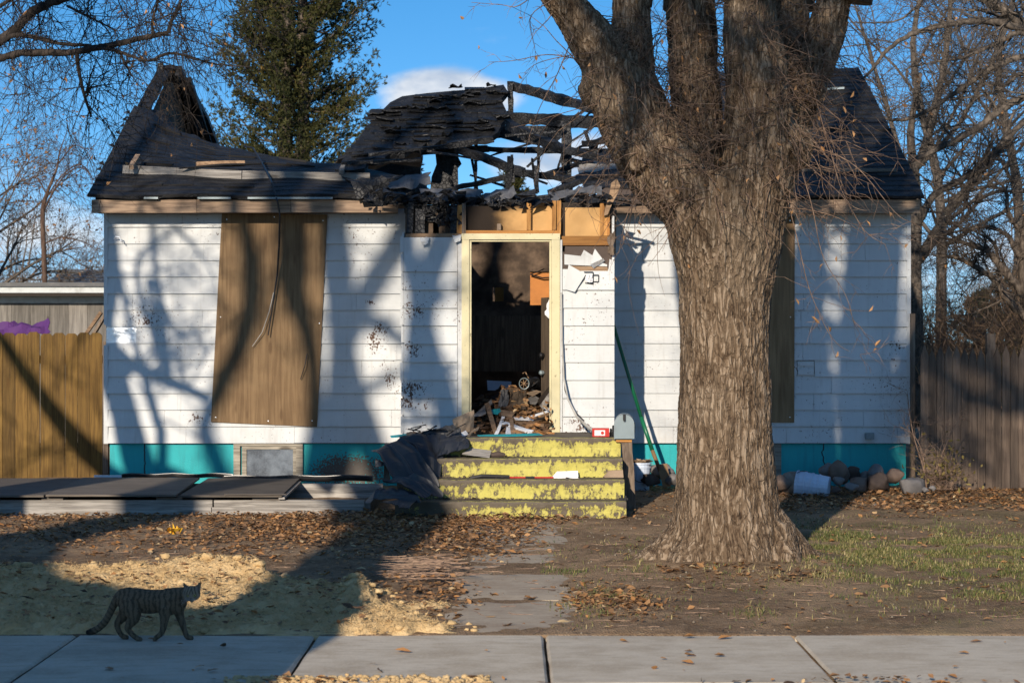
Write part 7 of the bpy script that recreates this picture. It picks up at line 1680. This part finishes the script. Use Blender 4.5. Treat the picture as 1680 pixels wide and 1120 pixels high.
# brown brush filling the gap above the picket fence, and low thicket behind the shed
def thicket(name, x0, x1, y0, y1, h, n, seed):
    rng = random.Random(seed); bb = Branches()
    for k in range(n):
        x, y = rng.uniform(x0, x1), rng.uniform(y0, y1); grow(bb, (x, y, rng.uniform(.2, h * .55)), (rng.gauss(0, .5), rng.gauss(0, .5), 1), h * rng.uniform(.25, .6), rng.uniform(.006, .016), 2, .02, .2, .8, 4, None, 0, .6, rng)
    V, Q = bb.arrays(3); props(link(name, fast_mesh(name, V, Q, MAT['brush'], {'tone': NR.uniform(0, 1, len(V) // 18).repeat(18)}), (0, 0, 0)), kind='stuff')
thicket('brush_thicket', 5.6, 11.5, 27, 36, 3.0, 800, 71); thicket('brush_thicket', -14, -8.2, 39, 45, 4.2, 300, 72); thicket('brush_thicket', -20, 26, 55, 75, 4.2, 500, 73)
# dried bush and whip at the right house corner
db = thing('dried_bush', 'dried yellow brown bush with bare stems at the right house corner', 'bush', (4.32, 19.6, 0))
bb = Branches(); tp_ = []
for pts, rd in (([(1520, 800, 19.5), (1516, 770, 19.5), (1503, 730, 19.5), (1494, 690, 19.5), (1488, 640, 19.5)], [4, 3.5, 2.5, 1.8, 1]), ([(1519, 775, 19.5), (1512, 740, 19.5), (1500, 715, 19.5), (1478, 700, 19.5)], [2.5, 2, 1.5, 1]), ([(1530, 800, 19.5), (1540, 760, 19.5), (1556, 720, 19.5), (1570, 690, 19.5)], [3, 2.4, 1.6, 1])):
    P = [at(*q_) for q_ in pts]; limb_part(db, P, RR(rd, 19.5), MAT['twig'], 'stem', 14, 5, .1); Ps, rs = spline(P, RR(rd, 19.5), 20)
    for k in range(12): grow(bb, Ps[R.randrange(5, 20)], (R.gauss(0, .7), R.gauss(0, .4), R.uniform(-.1, .9)), R.uniform(.15, .35), .003, 1, .02, .2, .8, 3, None)
for k in range(60): grow(bb, (np.array(at(1546 + R.gauss(0, 9), 806, 19.5)) + np.array([0, 0, .02])), (R.gauss(0, .45), R.gauss(0, .3), 1), R.uniform(.2, .42), .003, 1, .05, .15, .7, 3, tp_)
bb.build('twigs', MAT['twig'], db)
V, T, n = leaf_tris(np.array(tp_)[NR.permutation(len(tp_))[:330]], .05, .02); c = np.array(wloc(db))
props(link('leaves', fast_mesh('leaves', V - c, T, MAT['drybush'], {'tone': np.repeat(NR.uniform(0, 1, n), len(LEAF))}), c, db), kind='stuff')
# ================================================================ THE CAT
CYY = 10.2; CK = 1 / 7.636 * CYY / F
def cp(cx, cy, dy=0.0): return Vector(((130 + cx / 7.636 - CX) * CYY / F, CYY + dy, (888 - cy) * CK + .016))
cat = thing('cat', 'dark tabby cat walking right along the sidewalk, its head turned to the viewer', 'cat', (cp(900, 888).x, CYY, .016))
cm_ = MB()
def ct(pts, rads, n=14):
    P, rr = spline([cp(*p) for p in pts], [r * CK for r in rads], 5 * len(pts)); cm_.tube(P, rr, n, round_cap=True)
def blob(cx, cy, dy, rx, ry, rz):
    bm = bmesh.new(); bmesh.ops.create_icosphere(bm, subdivisions=3, radius=1); v = np.array([q_.co[:] for q_ in bm.verts]); fs = [[q_.index for q_ in f.verts] for f in bm.faces]; bm.free()
    cm_.add(v * np.array([rx, ry, rz]) * CK + np.array(cp(cx, cy, dy)), fs)
# trunk of the body: ribcage, loin, haunch
ct([(560, 372, 0), (680, 372, 0), (820, 388, 0), (960, 402, 0), (1100, 405, 0), (1215, 395, 0)], [118, 140, 138, 146, 158, 128])
blob(620, 385, 0, 150, 120, 160); blob(1120, 410, 0, 150, 125, 175); blob(880, 440, 0, 250, 115, 120); blob(1235, 430, -.01, 90, 85, 140)
ct([(1180, 340, 0), (1290, 320, -.012), (1390, 300, -.03)], [110, 100, 85])
blob(1275, 400, -.015, 85, 80, 110)
# tail
ct([(540, 300, 0), (480, 360, 0), (425, 460, .005), (370, 570, .01), (310, 670, .015), (225, 750, .02), (130, 795, .025), (100, 800, .025)], [62, 55, 48, 46, 46, 44, 44, 34], 12)
# hind legs: near one forward, far one trailing
ct([(640, 440, -.030), (690, 540, -.036), (690, 610, -.036), (640, 690, -.034), (625, 735, -.032), (670, 800, -.032), (735, 850, -.034), (775, 868, -.036)], [125, 105, 80, 52, 40, 34, 33, 34])
ct([(590, 440, .030), (560, 560, .036), (500, 640, .036), (462, 700, .034), (475, 770, .032), (510, 830, .032), (545, 858, .03), (580, 866, .028)], [110, 85, 58, 42, 34, 32, 34, 32])
# fore legs: near one lifted back, far one planted forward
ct([(1090, 480, -.030), (1085, 580, -.034), (1075, 660, -.034), (1065, 740, -.034), (1035, 800, -.033), (985, 840, -.033), (962, 868, -.033)], [100, 66, 48, 40, 34, 32, 30])
ct([(1230, 480, .022), (1245, 580, .026), (1275, 670, .026), (1300, 750, .025), (1325, 820, .022), (1350, 856, .02), (1400, 866, .014)], [85, 58, 46, 38, 33, 34, 31])
# head, turned to the viewer
hc = (1436, 278, -.062)
blob(hc[0], hc[1], hc[2], 98, 92, 88); blob(1400, 318, -.070, 58, 55, 52); blob(1474, 318, -.070, 58, 55, 52); blob(1440, 345, -.090, 42, 44, 34); blob(1440, 305, -.086, 30, 48, 38); blob(1442, 372, -.082, 26, 30, 20)
blob(1380, 300, -.05, 50, 60, 60); blob(1492, 300, -.05, 46, 60, 60)
for pts in (((1312, 136), (1330, 300), (1420, 205), -.055), ((1556, 122), (1458, 200), (1540, 300), -.052)):
    t_, a_, b_, dd = pts
    A, B, Tt = cp(a_[0], a_[1], dd), cp(b_[0], b_[1], dd), cp(t_[0], t_[1], dd + .006); bk_ = Vector((0, .022, 0)); m_ = (A + B) / 2
    cm_.add([tuple(q_) for q_ in (A + Vector((0, -.008, 0)), B + Vector((0, -.008, 0)), Tt, m_ + Vector((0, .026, .004)), m_ + Vector((0, .004, -.004)), Tt.lerp(m_, .5) + Vector((0, .016, 0)))], [(0, 4, 2), (4, 1, 2), (0, 2, 5), (0, 5, 3), (1, 5, 2), (1, 3, 5), (0, 3, 4), (1, 4, 3)])
km = remesh(cm_, .0034, 3)
kv, kn = mesh_np(km); kv2 = kv + kn * (.0012 * gnoise(kv * np.array([190, 190, 120])))[:, None]
km.vertices.foreach_set('co', kv2.astype(np.float32).ravel())
def m_cat(g):
    p = g.pos(); x, y, z = g.sep(p)
    w = g.math('SINE', g.math('ADD', g.math('MULTIPLY', x, 230.0), g.math('MULTIPLY', g.noise(g.scl(p, (1, 1, .6)), 24, 4, .7), 17.0)))
    fur = g.noise(g.scl(p, (1, 1, .4)), 260, 3, .7)
    st = g.step(w, .0, .7)
    wt = g.math('SINE', g.math('MULTIPLY', g.math('ADD', z, x), 190.0)); tail = g.step(x, cp(470, 0).x, cp(400, 0).x)
    st = g.mix(tail, st, g.step(wt, .0, .4))
    base = g.mix(fur, (.092, .064, .040), (.20, .142, .090))
    col = g.mix(g.math('MULTIPLY', st, .60), base, (.022, .017, .012))
    head = g.step(g.vmath('DISTANCE', p, tuple(cp(1436, 290, -.07))), .062, .045)
    fm = g.math('SINE', g.math('ADD', g.math('MULTIPLY', g.math('ABSOLUTE', g.math('SUBTRACT', x, cp(1440, 0).x)), 420.0), g.math('MULTIPLY', z, 130.0)))
    hcol = g.mix(g.math('MULTIPLY', g.math('MULTIPLY', g.step(fm, .2, .8), g.step(z, cp(0, 310).z, cp(0, 270).z)), .75), g.mix(fur, (.15, .11, .072), (.33, .255, .175)), (.028, .02, .015))
    col = g.mix(head, col, hcol)
    mz = g.math('MAXIMUM', g.spot(p, tuple(cp(1440, 366, -.10)), .024), g.spot(p, tuple(cp(1385, 395, -.06)), .030, (1, .6, .6)))
    col = g.mix(g.math('MULTIPLY', mz, .75), col, (.42, .37, .31))
    er = g.math('MAXIMUM', g.spot(p, tuple(cp(1342, 215, -.07)), .019, (1.1, .5, .7)), g.spot(p, tuple(cp(1520, 205, -.07)), .019, (1.1, .5, .7)))
    col = g.mix(g.math('MULTIPLY', er, .6), col, (.26, .19, .15))
    bel = g.math('MULTIPLY', g.step(z, cp(0, 500).z, cp(0, 560).z), g.step(z, cp(0, 680).z, cp(0, 600).z)); col = g.mix(g.math('MULTIPLY', bel, .25), col, (.17, .125, .08))
    pw = g.step(z, .045, .02); col = g.mix(g.math('MULTIPLY', pw, .35), col, (.14, .105, .075))
    dark = g.spot(p, tuple(cp(110, 800, .025)), .05); col = g.mix(dark, col, (.012, .010, .009))
    return {'color': col, 'normal': g.bump(fur, .6, .004)}
km.materials.clear(); km.materials.append(material('tabby_fur', m_cat, .85, .15)); km.polygons.foreach_set('use_smooth', [True] * len(km.polygons)); km.transform(Matrix.Translation(-wloc(cat))); km.name = 'body'
link('body', km, wloc(cat), cat)
EYE_M = plain('cat_eye', (.40, .36, .11), .15, .6)
for ex in (1402, 1478):
    c = cp(ex, 300, -.0925); sx = 1 if ex > 1440 else -1
    MB().tube([c + Vector((0, .006, 0)), c + Vector((0, -.002, 0)), c + Vector((sx * .001, -.0045, 0))], [.0088, .0082, .004], 14).build('eye', EYE_M, cat, smooth=True)
    MB().tube([c + Vector((0, -.003, 0)), c + Vector((sx * .001, -.0052, 0))], [.0042, .0032], 10).build('pupil', MAT['black'], cat, smooth=True)
    MB().tube([c + Vector((math.cos(a) * .0092, -.0005, math.sin(a) * .0085)) for a in np.linspace(0, 6.283, 15)], .0014, 5, cap=False).build('eyelid', MAT['black'], cat, smooth=True)
c = cp(1441, 336, -.114); MB().add([tuple(c + Vector(q_)) for q_ in ((-.0065, 0, .004), (.0065, 0, .004), (0, -.004, -.004), (0, .012, 0))], [(0, 2, 1), (0, 1, 3), (1, 2, 3), (2, 0, 3)]).build('nose', plain('cat_nose', (.10, .045, .04), .5), cat)
c = cp(1441, 352, -.109); MB().tube([c + Vector((-.009, .003, -.003)), c + Vector((-.004, -.001, -.004)), c + Vector((0, -.0015, .001)), c + Vector((.004, -.001, -.004)), c + Vector((.009, .003, -.003))], .0010, 5).build('mouth', MAT['black'], cat)
wk = MB()
for s_ in (-1, 1):
    for k in range(4):
        p0 = cp(1441 + s_ * 28, 348 + k * 5, -.10); wk.tube([p0, p0 + Vector((s_ * .022, -.004, .004 - .004 * k)), p0 + Vector((s_ * .042, .002, .002 - .008 * k))], [.00028, .00022, .0001], 3)
props(wk.build('whiskers', MAT['white_plastic'], cat), kind='stuff')
